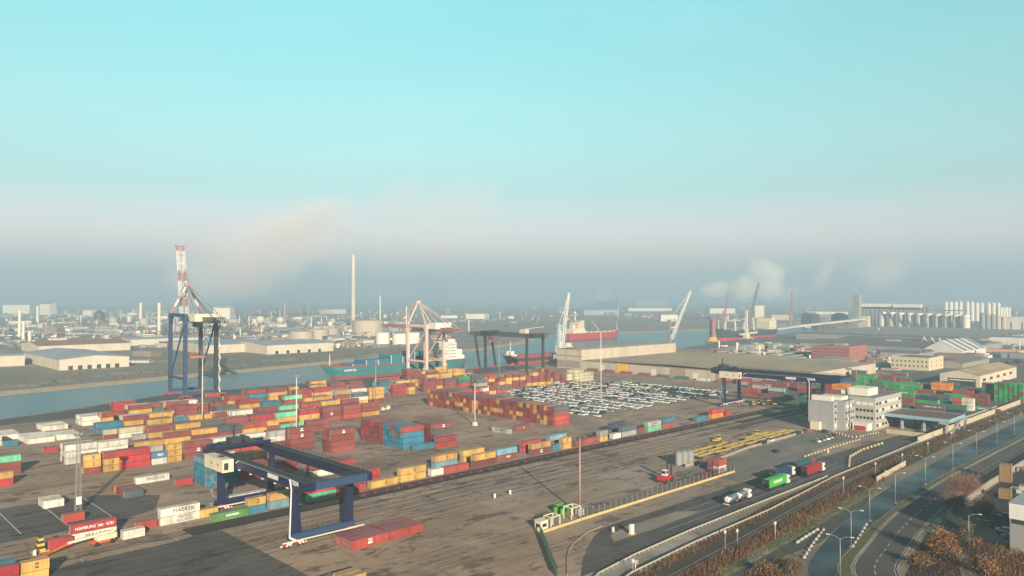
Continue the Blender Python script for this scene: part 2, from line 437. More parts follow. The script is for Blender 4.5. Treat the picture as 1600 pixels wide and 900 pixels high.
back('sixth row from apron', 458, [(129,'YYM','20',2),(143,'MYYM','40',2),(156,'YRK','20',2),(164,'YMMM','40',2),(185,'YKM','40',2),(200,'YOYO','40',2),(213,'YBKB','40',2),(227,'MMYY','40',2),(245,'YMRO','40',2),(259,'YYYR','40',2),(274,'YYY','40',2),(287.5,'YWW','40',1,'W',{1:MK,2:('K LINE','r')}),(306,'MBB','40',2,'B'),(322,'RMR','40',2),(336,'YYM','20',2),(350,'MMM','40',1)])
back('seventh row from apron', 478, [(141,'YMRR','40',2),(157,'YYM','40',2),(177,'WWW','40',2,'W'),(192,'MOK','40',2),(207,'YMO','40',2),(222,'YMYO','40',2),(236,'YMM','40',2),(252,'MYMY','20',2),(267.5,'MYMY','40',2,'YM',{3:MSC}),(283,'YRM','40',2),(299,'MYM','40',2),(324.5,'OBB','40',2,'B'),(340,'MMY','40',2),(354,'MYY','20',2),(366,'MYM','40',1)])
back('quayside row', 500, [(176,'WW','40',2,'W'),(205,'MYO','40',2),(231,'YMO','40',2),(247,'YMM','40',2),(280,'YYMY','40',2),(296,'MYM','40',2),(312,'YOM','40',2),(338,'MBM','40',2),(354,'YO','40',2),(372,'MMM','40',1),(386,'MYYM','40',1),(400,'YYY','40',2,'YM',{1:MSC}),(414,'MMYY','40',1,'YM',{3:MSC}),(430,'KM','40',1)])
back('pink crane row', 528, [(366,'MR','40',1),(386,'MMMM','40',2,'MD'),(402,'MMY','40',2,'YM',{2:MSC}),(417,'MYYY','40',1,'YM',{2:MSC,3:MSC}),(431,'MYY','40',2,'YM'),(448,'SM','40',1)])
back('beyond the dense block', 470, [(366,'YOM','40',1),(380,'MMK','40',1),(394,'RKE','40',1,'K',{2:('EVERGREEN','w')}),(408,'OKK','40',1),(423,'MYO','40',1)])
back('beyond the dense block', 442, [(388,'MSK','40',1),(402,'MMYO','20',1),(412,'HRM','20',1),(419,'WCC','20',1),(400,'YM','20',1)])
back('low dense-block corner row', 416, [(350,'MR','40',1),(364,'MO','20',1),(372,'RW','20',1),(379,'YM','20',1),(386,'OK','40',1)])
# mixed block beside the tan warehouse
for k in range(12):
    cs = ['OM','RYM','MYYM','MMYM','MMYM','YMM','YMMY','YMMM','YMMMM','SMMM','MMM','MCC'][k]
    stack('block by tan warehouse', 404 + k*6.3, 440 - k*1.2 - (k > 8)*3, cs, '20', cols=3, pal='MYMC')
for k in range(4): stack('cream stacks by warehouse', 482 + k*6.4, 424, 'CCCC'[:3+(k < 2)], '20', cols=3, pal='CW')
# boxes along the tan warehouse wall
# --- reefers on the far corner of the yard
def flatblock(row, px, py, n, c='W'):
    p = P(px, py)
    for k in range(n): stack(row, p.x+rnd.uniform(-.3,.3), p.y+k*3.05, c, '40')
flatblock('white reefer block at the yard corner', 41.3, 694.7, 7)
flatblock('white reefers behind the yard corner', 83, 689, 5)
flatblock('white reefers nearest the canal', 66, 674, 5)
p_ = P(128.7, 666); stack('white reefers against the red stacks', p_.x, p_.y, 'WW', '40', cols=5, pal='W')
flatblock('reefers by frame edge', -12, 690, 6)
p_ = P(5, 698.5); stack('boxes at the frame edge', p_.x, p_.y, 'B', '20'); stack('boxes at the frame edge', p_.x-12, p_.y+4, 'WW', '40', cols=3, pal='W')
gs('lone red box before the white reefers', 68, 708.5, 'R', '20')
# --- container terminal behind the office
ET = 'terminal behind the office'
ETP = 'EMMOKVNDSA'
def east(px, py, cs, cols=2, ln='40', pal=ETP, text=None, n=None): p = P(px, py); stack(ET, p.x, p.y-(L40 if ln == '40' else L20), cs, ln, cols=cols, pal=pal, text=text, rot=True)
EV = ('EVERGREEN','w'); IT = ('ITALIA','w')
east(1104+120, 628, 'VK', 2, text={1: IT}); east(1214, 624, 'K', 1); east(1232, 622, 'A', 1, '20'); east(1190, 620, 'M', 1)
east(1248, 640, 'KVVK', 2, text={2: IT, 3: IT}); east(1286, 634, 'VEOM', 2, text={2: ('HAPAG-LLOYD','k')}); east(1314, 634, 'AAAA', 1, pal='A')
east(1342, 628, 'MMMM', 2); east(1378, 628, 'MNM', 2); east(1340, 606, 'EEEE', 3, pal='E', text={3: EV}); east(1396, 634, 'EEEE', 3, pal='EM', text={3: EV})
east(1420, 632, 'MEE', 2, text={2: EV, 1: EV}); east(1455, 620, 'OOAA', 3, pal='AO', text={2: ('Hapag-Lloyd','n')}); east(1475, 632, 'OOE', 1)
east(1440, 644, 'MK', 2, pal='MK', text={1: ('HAMBURG SÜD','w')}); east(1470, 645, 'NV', 3, pal='V'); east(1503, 641, 'WWW', 2, '20', pal='W'); east(1527, 633, 'MMM', 2, '20', pal='M')
east(1545, 645, 'D', 1, '20'); east(1515, 640, 'E', 1, text={0: EV})
for k in range(9):
    p = P(1556+ 5, 628); stack('tall green block at the terminal edge', p.x + (k//6)*13, p.y - 14 + (k % 6)*2.9 - (k//6)*8, ''.join(rnd.choice('EEEM') for _ in range(5)), '40', text={4: EV} if k == 0 else None)
for px, py, cs in ((1196,592,'EEM'),(1218,590,'R'),(1300,596,'EE'),(1330,592,'EMK'),(1372,600,'VMM'),(1392,596,'EEM'),(1356,616,'EEV'),(1566,604,'MM'),(1408,606,'ME')):
    east(px, py, cs, 2)
east(1395, 650-12, 'VMM', 1)
for px, py, cs in ((1150,600,'MR'),(1168,606,'KM'),(1190,604,'SM'),(1205,608,'KM'),(1222,606,'OMM'),(1176,612,'RS'),(1160,617,'MR'),(1200,616,'KS'),(1246,612,'MOK'),(1262,606,'MEE'),(1285,612,'MRM'),(1300,620,'MOAA'),(1326,614,'MVE'),(1350,622,'EEM'),(1362,608,'KME'),(1380,612,'MEE'),(1410,622,'MEEE'),(1428,626,'MMM'),(1440,616,'EKM'),(1432,636,'MEN'),(1468,622,'EM'),(1488,626,'MOO'),(1486,614,'KV'),(1500,618,'MV'),(1452,634,'EVK'),(1420,610,'SE'),(1398,600,'MM'),(1470,606,'KV'),(1512,628,'VM'),(1540,622,'EEEM'),(1534,614,'VEM'),(1550,612,'MM'),(1585,620,'EEEE'),(1595,612,'EEM')):
    east(px, py, cs, 2)

# choose the three hundred largest in view as objects, merge the rest
SPOT = {(round(c['x'],0), round(c['y'],0), c['t']) for c in CONTS}
def busy(c, dx, dy, dt=0):
    return any((round(c['x']+dx+a,0), round(c['y']+dy+b,0), c['t']+dt) in SPOT for a in (-1,0,1) for b in (-1,0,1))
for c in CONTS:
    Lc = L40 if c['ln'] == '40' else L20
    u, v = pix(c['x'], c['y'], c['z']); d = c['x']*cos(YAW)+c['y']*sin(YAW)
    e = 0.0
    if c['rot']: e = Lc*H_C*.7 + (W_C*Lc*.16 if c['t'] == c['n']-1 else 0); c['area'] = 0
    if not c['rot'] and not busy(c, 0, -2.65): e += Lc*H_C*.7
    if not c['rot'] and not (busy(c, -12.8, 0) if c['ln'] == '40' else busy(c, -6.3, 0)): e += W_C*H_C*.7
    if not c['rot'] and c['t'] == c['n']-1: e += W_C*Lc*.16
    if c['rot'] and c['k'] > 0: e *= .25
    off = u > 1640 or u+Lc*FPX/d < -5 or v-40 > 900
    c['area'] = 0 if off else e*(FPX/d)**2; c['d'] = d
    # what stands right in front hides the low tiers of the far rows
    if d > 330 and c['row'] not in ('long dense block beside the car lot',) and c['t'] < c['n']-2: c['area'] *= .35
ranked = sorted(CONTS, key=lambda c: -c['area'])
singles = [c for c in ranked[:300] if c['area'] > 0]; rest = ranked[300:]
DOORS = 0
for c in singles:
    o = link('shipping_container', ME[c['ln']], None, (c['x'], c['y'], c['z']))
    if c['rot']: o.location = (c['x'], c['y']+(L40 if c['ln'] == '40' else L20), c['z']); o.rotation_euler = (0,0,-pi/2)
    col = CC[c['c']]; j = rnd.uniform(.84, 1.12); col = tuple(min(.9, v*j) for v in col)
    o.color = (*col, 1)
    size = 'long' if c['ln'] == '40' else 'short'; row = c['row']; ns = len(ROWS[row])
    if c['n'] == 1: tier = 'on the ground'
    elif c['t'] == c['n']-1: tier = 'on top'
    elif c['t'] == 0: tier = 'at bottom'
    else: tier = ['', 'on second tier', 'on third tier', 'on fourth tier'][c['t']]
    where = f"{ORD[c['s']] if c['s'] < 30 else 'late'} stack, " if ns > 1 else ''
    if c['nk'] > 1: where = f"{ORD[c['k']]} file of {where}" if ns > 1 else f"{ORD[c['k']]} file, "
    lab = f"{CN[c['c']]} {size} container {tier}, {where}{row}"
    if len(lab.split()) > 16: lab = lab.replace(' the ', ' ')
    if len(lab.split()) > 16: print('LONG', lab)
    tag(o, lab, 'container', 'shipping containers stacked in the yard')
    if c['d'] < 420 and not c['rot']:
        for y in (.16, 1.23):
            dd = link('door', ME_DOOR, o, (.03, y, .16)); dd.color = o.color
    if c['text'] and c['text'] is not True:
        s, ink = c['text']; Lc = L40 if c['ln'] == '40' else L20
        if s == 'HAMBURG SÜD':
            lettering('HAMBURG', 1.15, 'w', o, (3.8, -.012, 1.2), ROT_S, .015); lettering('SÜD', 1.15, 'w', o, (10.4, -.012, 1.2), ROT_S, .015)
            e = MB()
            for pts in ([(-1,.55),(-.1,.1),(.25,-.1),(.0,-.2),(-.3,-.05)],[(-.2,.0),(.3,-.15),(1.1,.2),(.35,.12),(.15,.35)],[(-.15,-.1),(.25,-.2),(.9,-.5),(.0,-.35),(-.9,-.5)]):
                e.face([(x_*1.1, 0, z_) for x_, z_ in pts])
            e.build('emblem', M_INK['w'], o, (7.75, -.014, 1.25))
        elif s == 'MAERSK': lettering(s, 1.75, ink, o, (Lc*.58, -.012, 1.35), ROT_S, 0.0, space=1.1)
        elif s.startswith('MAERSK\n'): lettering(s, 1.2, ink, o, (Lc*.6, -.012, 1.25), ROT_S, 0.0)
        elif s == 'TEX':
            lettering('TEX', .8, ink, o, (Lc*.5, -.012, 1.75), ROT_S, .03)
            e = MB(); e.box(-.75, -.005, 0, .75, .005, .55); e.build('label_plate', M_INK['w'], o, (Lc*.5, -.014, .7))
        elif s == 'm\nsc': lettering(s, 1.0, ink, o, (Lc*.55, -.012, 1.35), ROT_S, .05)
        else: lettering(s, min(1.2, 7.2/len(s)), ink, o, (Lc*.55, -.012, 1.35), ROT_S, .03)
# the remaining containers of the stacks, one mesh
def merged(name, cs):
    v, f, colr = [], [], []
    for c in cs:
        b = ME[c['ln']+'b']; k = len(v); ox, oy, oz = c['x'], c['y'], c['z']
        Lr = L40 if c['ln'] == '40' else L20
        v += [(e+ox, Lr-a+oy, g+oz) for a, e, g in b.v] if c['rot'] else [(a+ox, e+oy, g+oz) for a, e, g in b.v]; f += [tuple(i+k for i in q) for q in b.f]
        j = rnd.uniform(.82, 1.15); cc = tuple(min(.9, x*j) for x in CC[c['c']]); colr += [(*cc, 1)]*len(b.f)
    me = bpy.data.meshes.new(name); me.from_pydata(v, [], f); me.materials.append(M_CONTS)
    at_ = me.attributes.new('Col', 'FLOAT_COLOR', 'FACE')
    at_.data.foreach_set('color', [x for c in colr for x in c])
    o = link(name, me); return o
o = merged('shipping_containers', [c for c in rest])
tag(o, 'maroon, yellow and green containers filling the rest of the distant stacks', 'containers', None, 'stuff')
# ------------------------------------------------------------------ ground, water, roads
def sheet(name, outer, mat, z, holes=(), kind='structure', parent=None):
    loops = [[Vector((p[0], p[1], 0)) for p in outer]] + [[Vector((p[0], p[1], 0)) for p in h] for h in holes]
    tri = tessellate_polygon(loops); pts = [p for l in loops for p in l]
    me = bpy.data.meshes.new(name); fs = []
    for t in tri:
        a, b, c = (pts[i] for i in t)
        fs.append(tuple(t) if (b-a).cross(c-a).z > 0 else tuple(reversed(t)))
    me.from_pydata([(p.x, p.y, z) for p in pts], [], fs); me.materials.append(mat); me.update()
    o = link(name, me, parent)
    if kind: o['kind'] = kind
    return o
NEAR = [(-1500,150),(-200,440),(95,531),(135,547),(198,579),(560,581),(640,583),(700,588),(865,602),(1050,643),(1204,674),(1541,730),(2200,860),(2700,1010)]
FAR = [(2300,1060),(1900,985),(1563,937),(1300,985),(1153,1040),(1000,985),(860,880),(704,809),(588,798),(351,739),(193,704),(122,687),(-300,575),(-1500,310)]
R_ = 13000
m, nt, b = new_mat('far_plain')
f1 = pos_noise(nt, (1,1,1), .0035, 6, .62); f2 = pos_noise(nt, (1,2.4,1), .02, 5, .65)
c1 = mix(nt, ramp(nt, f1, [(.38,0),(.62,1)]), (.235,.20,.155), (.14,.145,.105))
c2 = mix(nt, ramp(nt, f2, [(.45,0),(.65,1)]), c1, (.25,.205,.155))
c3 = mix(nt, ramp(nt, pos_noise(nt, (1,1,1), .012, 5, .7), [(.55,0),(.62,1)]), c2, (.34,.31,.28))
L(nt, c3, b.inputs['Base Color']); b.inputs['Roughness'].default_value = .95
M_PLAIN = m
ground = sheet('ground', [(-R_,-R_),(R_,-R_),(R_,R_),(-R_,R_)], M_PLAIN, 0, holes=[NEAR+FAR])
m, nt, b = new_mat('canal_water')
b.inputs['Base Color'].default_value = (.035,.095,.105,1); b.inputs['Roughness'].default_value = .2; b.inputs['IOR'].default_value = 1.33
bp = N(nt, 'ShaderNodeBump'); bp.inputs['Strength'].default_value = 1.0; bp.inputs['Distance'].default_value = .9
L(nt, pos_noise(nt, (1,.6,1), .35, 5, .65), bp.inputs['Height']); L(nt, bp.outputs[0], b.inputs['Normal'])
L(nt, mix(nt, ramp(nt, pos_noise(nt, (.4,1,1), .012, 3, .5), [(.35,0),(.65,1)]), (.012,.105,.145), (.022,.135,.165)), b.inputs['Base Color'])
sheet('canal_water', NEAR+FAR, m, -1.8)
# quay and bank faces under the rim
M_QUAY = paint('quay_concrete', (.24,.21,.17), .85, 0, .6, .2)
M_BANK = paint('earth_bank', (.46,.36,.24), .95, 0, .5, .1)
q = MB()
for a, c in zip(NEAR[:-1], NEAR[1:]): q.face([(a[0],a[1],-2.6),(a[0],a[1],0),(c[0],c[1],0),(c[0],c[1],-2.6)])
struct(q.build('quay_wall', M_QUAY))
q = MB(); dx, dy = 5.0, -15.0
for a, c in zip(FAR[:-1], FAR[1:]): q.face([(a[0],a[1],0),(a[0]+dx,a[1]+dy,-1.9),(c[0]+dx,c[1]+dy,-1.9),(c[0],c[1],0)])
struct(q.build('canal_bank', M_BANK))

def concrete(name, base, dark, streak=(.02,.55,1), amt=.85, wet=0.0, joint=True, coarse=.035, bright=None):
    m, nt, b = new_mat(name)
    f1 = ramp(nt, pos_noise(nt, streak, 1.0, 6, .68), [(.47,0),(.57,1)])
    f2 = ramp(nt, pos_noise(nt, (1,1,1), coarse, 5, .6), [(.38,0),(.68,1)])
    f3 = ramp(nt, pos_noise(nt, (.16,.5,1), .75, 5, .72), [(.565,0),(.61,1)])
    f4 = ramp(nt, pos_noise(nt, (.35,.7,1), .16, 5, .7), [(.56,0),(.60,1)])
    f0 = ramp(nt, pos_noise(nt, (1,1,1), .009, 3, .5), [(.42,0),(.6,1)])
    gm = sum(base)/3
    c = mix(nt, f2, mix(nt, f0, base, [x*.55+gm*.42 for x in base]), [x*.78 for x in base])
    for wdt, hgt, lo_ in ((9.0, 6.0, .90), (31.0, 13.0, .84)):
        bk = N(nt, 'ShaderNodeTexBrick'); L(nt, N(nt, 'ShaderNodeNewGeometry').outputs['Position'], bk.inputs['Vector']); bk.offset = .37
        bk.inputs['Scale'].default_value = 1.0; bk.inputs['Brick Width'].default_value = wdt; bk.inputs['Row Height'].default_value = hgt; bk.inputs['Mortar Size'].default_value = 0.0
        bk.inputs['Color1'].default_value = (1.06,1.06,1.06,1); bk.inputs['Color2'].default_value = (lo_,lo_,lo_,1)
        c = mix(nt, 1.0, c, bk.outputs['Color'], 'MULTIPLY')
    area = ramp(nt, pos_noise(nt, (.6,1,1), .022, 4, .6), [(.44,.12),(.58,1)])
    cross = ramp(nt, pos_noise(nt, (.9,.07,1), .5, 5, .65), [(.58,0),(.66,1)])
    c = mix(nt, 1.0, c, ramp(nt, pos_noise(nt, (1,1,1), 2.2, 4, .7), [(.2,.86),(.8,1.12)]), 'MULTIPLY')
    g = N(nt, 'ShaderNodeMath', operation='MULTIPLY'); L(nt, f1, g.inputs[0]); L(nt, f2, g.inputs[1])
    g2 = N(nt, 'ShaderNodeMath', operation='MULTIPLY'); L(nt, g.outputs[0], g2.inputs[0]); g2.inputs[1].default_value = amt*.5
    c = mix(nt, g2.outputs[0], c, dark)
    ga = N(nt, 'ShaderNodeMath', operation='MULTIPLY'); L(nt, f3, ga.inputs[0]); L(nt, area, ga.inputs[1])
    g3 = N(nt, 'ShaderNodeMath', operation='MULTIPLY'); L(nt, ga.outputs[0], g3.inputs[0]); g3.inputs[1].default_value = amt
    c = mix(nt, g3.outputs[0], c, dark)
    gb = N(nt, 'ShaderNodeMath', operation='MULTIPLY'); L(nt, cross, gb.inputs[0]); L(nt, area, gb.inputs[1])
    gc = N(nt, 'ShaderNodeMath', operation='MULTIPLY'); L(nt, gb.outputs[0], gc.inputs[0]); gc.inputs[1].default_value = amt*.45
    c = mix(nt, gc.outputs[0], c, dark)
    g4 = N(nt, 'ShaderNodeMath', operation='MULTIPLY'); L(nt, f4, g4.inputs[0]); g4.inputs[1].default_value = amt*.7
    c = mix(nt, g4.outputs[0], c, [x*1.25 for x in dark])
    if joint:
        mp = N(nt, 'ShaderNodeMapping'); L(nt, N(nt, 'ShaderNodeNewGeometry').outputs['Position'], mp.inputs['Vector'])
        br = N(nt, 'ShaderNodeTexBrick'); L(nt, mp.outputs[0], br.inputs['Vector']); br.offset = 0
        br.inputs['Scale'].default_value = 1.0; br.inputs['Brick Width'].default_value = 7.5; br.inputs['Row Height'].default_value = 5.0; br.inputs['Mortar Size'].default_value = .045
        j = N(nt, 'ShaderNodeMath', operation='MULTIPLY'); L(nt, br.outputs['Fac'], j.inputs[0]); j.inputs[1].default_value = .55
        c = mix(nt, j.outputs[0], c, dark)
    L(nt, c, b.inputs['Base Color'])
    if wet:
        L(nt, ramp(nt, pos_noise(nt, (1,1,1), .05, 3, .5), [(.36, .30), (.70, .6)]), b.inputs['Roughness'])
        b.inputs['Specular IOR Level'].default_value = .32
    else: b.inputs['Roughness'].default_value = .9
    return m
M_YARD = concrete('yard_concrete', (.405,.288,.197), (.045,.032,.026), amt=.95)
M_ASPH = concrete('lane_asphalt', (.105,.097,.09), (.028,.027,.027), (.02,.4,1), .85, joint=False, coarse=.05)
M_ROAD = concrete('road_asphalt', (.090,.083,.076), (.045,.043,.042), (.015,.5,1), .6, joint=False)
M_WET = concrete('wet_road_asphalt', (.022,.024,.026), (.012,.014,.016), (.02,.3,1), .5, wet=1, joint=False)
M_LINE = paint('road_paint', (.62,.60,.54), .7, 0, .75, .8, streak=False)
M_PALE = concrete('pale_slab', (.33,.285,.225), (.09,.075,.06), amt=.6)
YARD = [(-60,130.5),(700,130.5),(930,131),(930,590),(860,600),(700,586.5),(640,581.5),(560,579.5),(199,577.5),(136,545.5),(95,529),(-200,438)]
sheet('port_yard', YARD, M_YARD, .02)
M_DYARD = concrete('dark_concrete', (.125,.112,.098), (.018,.016,.015), (.02,.4,1), amt=1.0)
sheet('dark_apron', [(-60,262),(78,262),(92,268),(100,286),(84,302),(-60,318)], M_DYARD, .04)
sheet('dark_concrete_apron', [(-60,131),(98.5,131),(98.5,233),(84,228.5),(-60,226)], M_DYARD, .032)  # this part of the yard in a darker concrete tone
sheet('dark_concrete_apron', [(60,150),(93,150),(86,197),(66,201)], M_ASPH, .046)
sheet('quay_apron', [(92,505),(200,508),(330,512),(560,545),(560,578),(200,576.5),(137,544),(96,528),(-80,470),(-80,420)], M_ASPH, .04)
M_EAST = concrete('works_ground', (.145,.14,.125), (.06,.06,.055), (.02,.06,1), .8, joint=False, coarse=.02)
sheet('works_ground', [(700,132),(931,133),(931,131),(1500,131),(1700,300),(1700,720),(1541,728),(1204,672),(1050,641),(930,608),(930,500),(760,270),(700,240)], M_EAST, .045)
sheet('terminal_ground', [(470,143),(700,134),(700,272),(520,276),(470,240)], M_EAST, .05)
# freight tracks and the dark band with the empty wagons
M_BALL = paint('track_ballast', (.022,.02,.02), .95, 0, .6, .6, streak=False)
M_RAIL = flat('rail_steel', (.055,.042,.036), .6, .3)
TY0, TY1 = 230.6, 239.2
sheet('track_bed', [(90,TY0),(620,TY0),(620,TY1),(90,TY1)], M_BALL, .04)
sheet('siding_bed', [(395,220.5),(620,220.5),(620,226.5),(395,226.5)], M_BALL, .04)
sheet('siding_bed', [(372,213),(620,213),(620,218),(372,218)], M_ASPH, .04)
q = MB()
for y in (233.1,234.55,236.0,237.45,222.6,224.05,214.8,216.25): q.box(60 if y > 230 else 330, y-.05, .03, 640, y+.05, .16)
for y in (200.0,250.0): q.box(-20, y-.08, .021, 640, y+.08, .10)
for y in (203.4,204.9,208.4,209.9,213.4,214.9,218.4,219.9,223.4,224.9): q.box(-20 , y-.17, .02, 640, y+.17, .052)
struct(q.build('railway_rails', M_RAIL))
q = MB(); sl = MB()
TRK = [(140,109.6),(150,110.8),(176,112.6),(215,115.6),(250,119.0),(300,122.6),(345,124.2),(700,125.2)]
for a, c in zip(TRK[:-1], TRK[1:]):
    for o_ in (-.72,.72): q.beam((a[0],a[1]+o_,.14),(c[0],c[1]+o_,.14), .16, .16)
    d_ = Vector((c[0]-a[0],c[1]-a[1],0)); n_ = int(d_.length/1.4)
    for k in range(n_):
        p_ = Vector((a[0],a[1],.05))+d_*(k/n_); s_ = Vector((-d_.y,d_.x,0)).normalized()*1.25; sl.beam(p_-s_, p_+s_, .26, .1)
struct(q.build('railway_rails', flat('worn_rail', (.30,.25,.21), .4, .6))); struct(sl.build('railway_sleepers', paint('sleeper', (.13,.10,.08), .9, 0, .5, .5)))
# thin lines on the yard
q = MB()
def line(x0, y0, x1, y1, w=.15, z=.034):
    d = Vector((x1-x0, y1-y0, 0)).normalized(); n_ = Vector((-d.y, d.x, 0))*w/2
    q.face([(x0-n_.x,y0-n_.y,z),(x0+n_.x,y0+n_.y,z),(x1+n_.x,y1+n_.y,z),(x1-n_.x,y1-n_.y,z)][::-1])
for y in (205.3,208.1,221.2,226.8,243.0-3.4): line(100, y, 560, y, .16)
for x in (42,53.5,66,79): line(x, 268, x, 302, .3, .055)
for k in range(16): line(60+k*12.6, 229, 60+k*12.6, 231.4, .2)
struct(q.build('yard_markings', M_LINE))
# truck lanes and car park south of the fence
sheet('truck_lane', [(148,128),(156,128),(205,131.2),(340,131.2),(470,131.2),(470,142.5),(330,149.5),(205,150.2),(190,150.6),(183,149.6),(176,147.0),(168,142.5),(158,136)], M_ASPH, .045)
sheet('pale_island', [(176,139.5),(196,138.6),(222,139.6),(216,144.8),(190,146.4),(180,144)], M_PALE, .065)
sheet('car_park', [(268,151.0),(345,151.0),(345,158.5),(400,158.5),(400,181),(268,176)], concrete('car_park_concrete', (.21,.195,.175), (.07,.065,.06), amt=.55), .065)
q = MB()
for k in range(28): line(272+k*2.6, 160.5, 274.5+k*2.6, 165.5, .12, .085)
for k in range(28): line(272+k*2.6, 152, 274.5+k*2.6, 157, .12, .085)
for y in (135.3,139.2,143.4): line(196, y, 330, y, .14, .062)
struct(q.build('parking_bay_markings', M_LINE))
# railway strip and roads
M_DIRT = paint('strip_earth', (.055,.042,.03), .95, 0, .6, .25, streak=False)
M_VERGE = paint('verge_grass', (.085,.10,.03), .95, 0, .6, .3, streak=False)
sheet('railway_strip', [(120,98),(150,104),(176,106),(245,110.5),(310,114.5),(400,118),(527,119.5),(800,120),(800,129.6),(330,129.6),(249,128.6),(200,121.8),(156,118.6),(120,114)], M_DIRT, .02)
ROADC_L = [(148,44),(160,62),(178,78),(194.7,90.2),(218,96.4),(244.8,101.2),(275,105.2),(309.7,108.4),(400,111.5),(527,113.3),(1400,115)]
ROADC_R = [(166,40),(178,60),(197,83),(225,90),(256,94.5),(295,98.0),(333,100),(457,100.8),(1400,102)]
MED_R = [(172,40),(184,61),(200,80.8),(230,88),(259,92.6),(297,96.0),(335,97.6),(457,98.2),(1400,99.5)]
RB_R = [(182,40),(192,56),(207,71.9),(228,77.2),(251.6,80.8),(278,83.6),(306,85.5),(400,86.4),(1400,88)]
def smooth(pl, n=5):
    out = []; q = [Vector((2*pl[0][0]-pl[1][0], 2*pl[0][1]-pl[1][1]))]+[Vector(p) for p in pl]+[Vector((2*pl[-1][0]-pl[-2][0], 2*pl[-1][1]-pl[-2][1]))]
    for i in range(1, len(q)-2):
        m1 = (q[i+1]-q[i-1])/2; m2 = (q[i+2]-q[i])/2; ln = (q[i+1]-q[i]).length
        if m1.length > ln: m1 *= ln/m1.length
        if m2.length > ln: m2 *= ln/m2.length
        for k in range(n):
            t = k/n; h = (2*t**3-3*t*t+1, t**3-2*t*t+t, -2*t**3+3*t*t, t**3-t*t)
            p = q[i]*h[0]+m1*h[1]+q[i+1]*h[2]+m2*h[3]; out.append((p.x, p.y))
    return out+[tuple(pl[-1])]
ROADC_L, ROADC_R, MED_R, RB_R = (smooth(p) for p in (ROADC_L, ROADC_R, MED_R, RB_R))
sheet('wet_road', ROADC_L + ROADC_R[::-1], M_WET, .035)
sheet('main_road', MED_R + RB_R[::-1], M_ROAD, .035)
med = MB()
lo = ROADC_R; hi = MED_R
poly = [(x+.15,y) for x,y in ROADC_R] + [(x-.15,y) for x,y in MED_R[::-1]]
struct(sheet('median_grass', poly, M_VERGE, .16))
kb = MB()
def kerb(pl, w=.25, h=.15, m=0, side=1):
    for a, c in zip(pl[:-1], pl[1:]): kb.beam((a[0],a[1],h/2+.03),(c[0],c[1],h/2+.03), w, h, m)
kerb(ROADC_R); kerb(MED_R, .6); kerb(RB_R, .4)
struct(kb.build('road_kerb', M_PALE))
sheet('service_road', [(140,92),(160,99.5),(176,102.2),(215,104.0),(250,106.3),(285,108.4),(275,105.4),(244.8,101.4),(218,97.4),(200,99.0),(176,97.0),(160,93),(146,86)], M_ROAD, .03)
sheet('gravel_corner', [(150,84),(166,92.5),(200,98.4),(217,96.6),(194.5,90.5),(178,80),(160,66),(146,66)], paint('gravel_earth', (.17,.14,.11), .95, 0, .6, .3, streak=False), .03)
q = MB()
def along(pl, off):
    return [(x, y+off) for x, y in pl]
def dashes(pa, pb, f, on, gap, w, z=.05):
    pts = [Vector((a[0]*(1-f)+c[0]*f, a[1]*(1-f)+c[1]*f, 0)) for a, c in zip(pa, pb)]
    for a, c in zip(pts[:-1], pts[1:]):
        d = (c-a).length; t = 0
        while t < d:
            e = min(t+on, d); p0 = a+(c-a)*(t/d); p1 = a+(c-a)*(e/d)
            line(p0.x, p0.y, p1.x, p1.y, w, z); t = e+gap
            if t > 500: break
RB2 = RB_R[:2]+RB_R[2:]
dashes(MED_R, RB_R, .5, 3, 4.5, .18); dashes(MED_R, RB_R, .06, 60, 0, .15); dashes(MED_R, RB_R, .94, 60, 0, .15)
struct(q.build('road_markings', M_LINE))
# scrub yard in the corner
sheet('scrapyard_ground', [(246,30),(262,62),(290,78),(330,81),(460,82),(460,-60),(246,-60)], paint('scrapyard_dirt', (.024,.021,.02), .95, 0, .6, .3, streak=False), .03)
sheet('corner_scrub_ground', [(172,20),(184,42),(207,70.5),(230,75.6),(252,79.2),(262,78),(254,60),(246,30),(236,0),(180,0)], paint('dark_leaf_litter', (.028,.021,.016), .95, 0, .6, .3, streak=False), .025)
sheet('footpath', [(205,52),(216,60),(240,68.5),(241.5,66.5),(220,57.5),(210,48),(203,36),(199,37)], paint('path_grey', (.30,.26,.21), .9, 0, .4, .3, streak=False), .045)
sheet('side_lane', [(252,79.5),(262,83),(272,83),(268,76),(262,68),(257,69)], M_WET, .042)

# ------------------------------------------------------------------ camera, light, air
cd = bpy.data.cameras.new('camera'); cam = bpy.data.objects.new('camera', cd); COL.objects.link(cam)
cam.location = (0, 0, CAM_H); cam.rotation_euler = (pi/2 + PITCH, 0, YAW - pi/2)
cd.sensor_width = 36; cd.lens = 36*FPX/1600; cd.clip_start = 1; cd.clip_end = 60000
scene.camera = cam
SUN_EL = radians(18.0); SUN_AZ = radians(241.0)       # direction the light comes from, measured from +X
sd = bpy.data.lights.new('sun', 'SUN'); sd.energy = 5.0; sd.angle = radians(.6); sd.color = (1.0,.86,.68)
sun = bpy.data.objects.new('sun', sd); COL.objects.link(sun)
sun.rotation_euler = Vector((cos(SUN_EL)*cos(SUN_AZ), cos(SUN_EL)*sin(SUN_AZ), sin(SUN_EL))).to_track_quat('Z', 'Y').to_euler()
wd = bpy.data.worlds.new('World'); scene.world = wd; wd.use_nodes = True
nt = wd.node_tree; bg = nt.nodes['Background']
sky = N(nt, 'ShaderNodeTexSky', sky_type='NISHITA'); sky.sun_disc = False; sky.sun_elevation = SUN_EL
sky.sun_rotation = radians(90) - SUN_AZ; sky.air_density = 1.0; sky.dust_density = 1.0; sky.ozone_density = 1.0; sky.altitude = 0
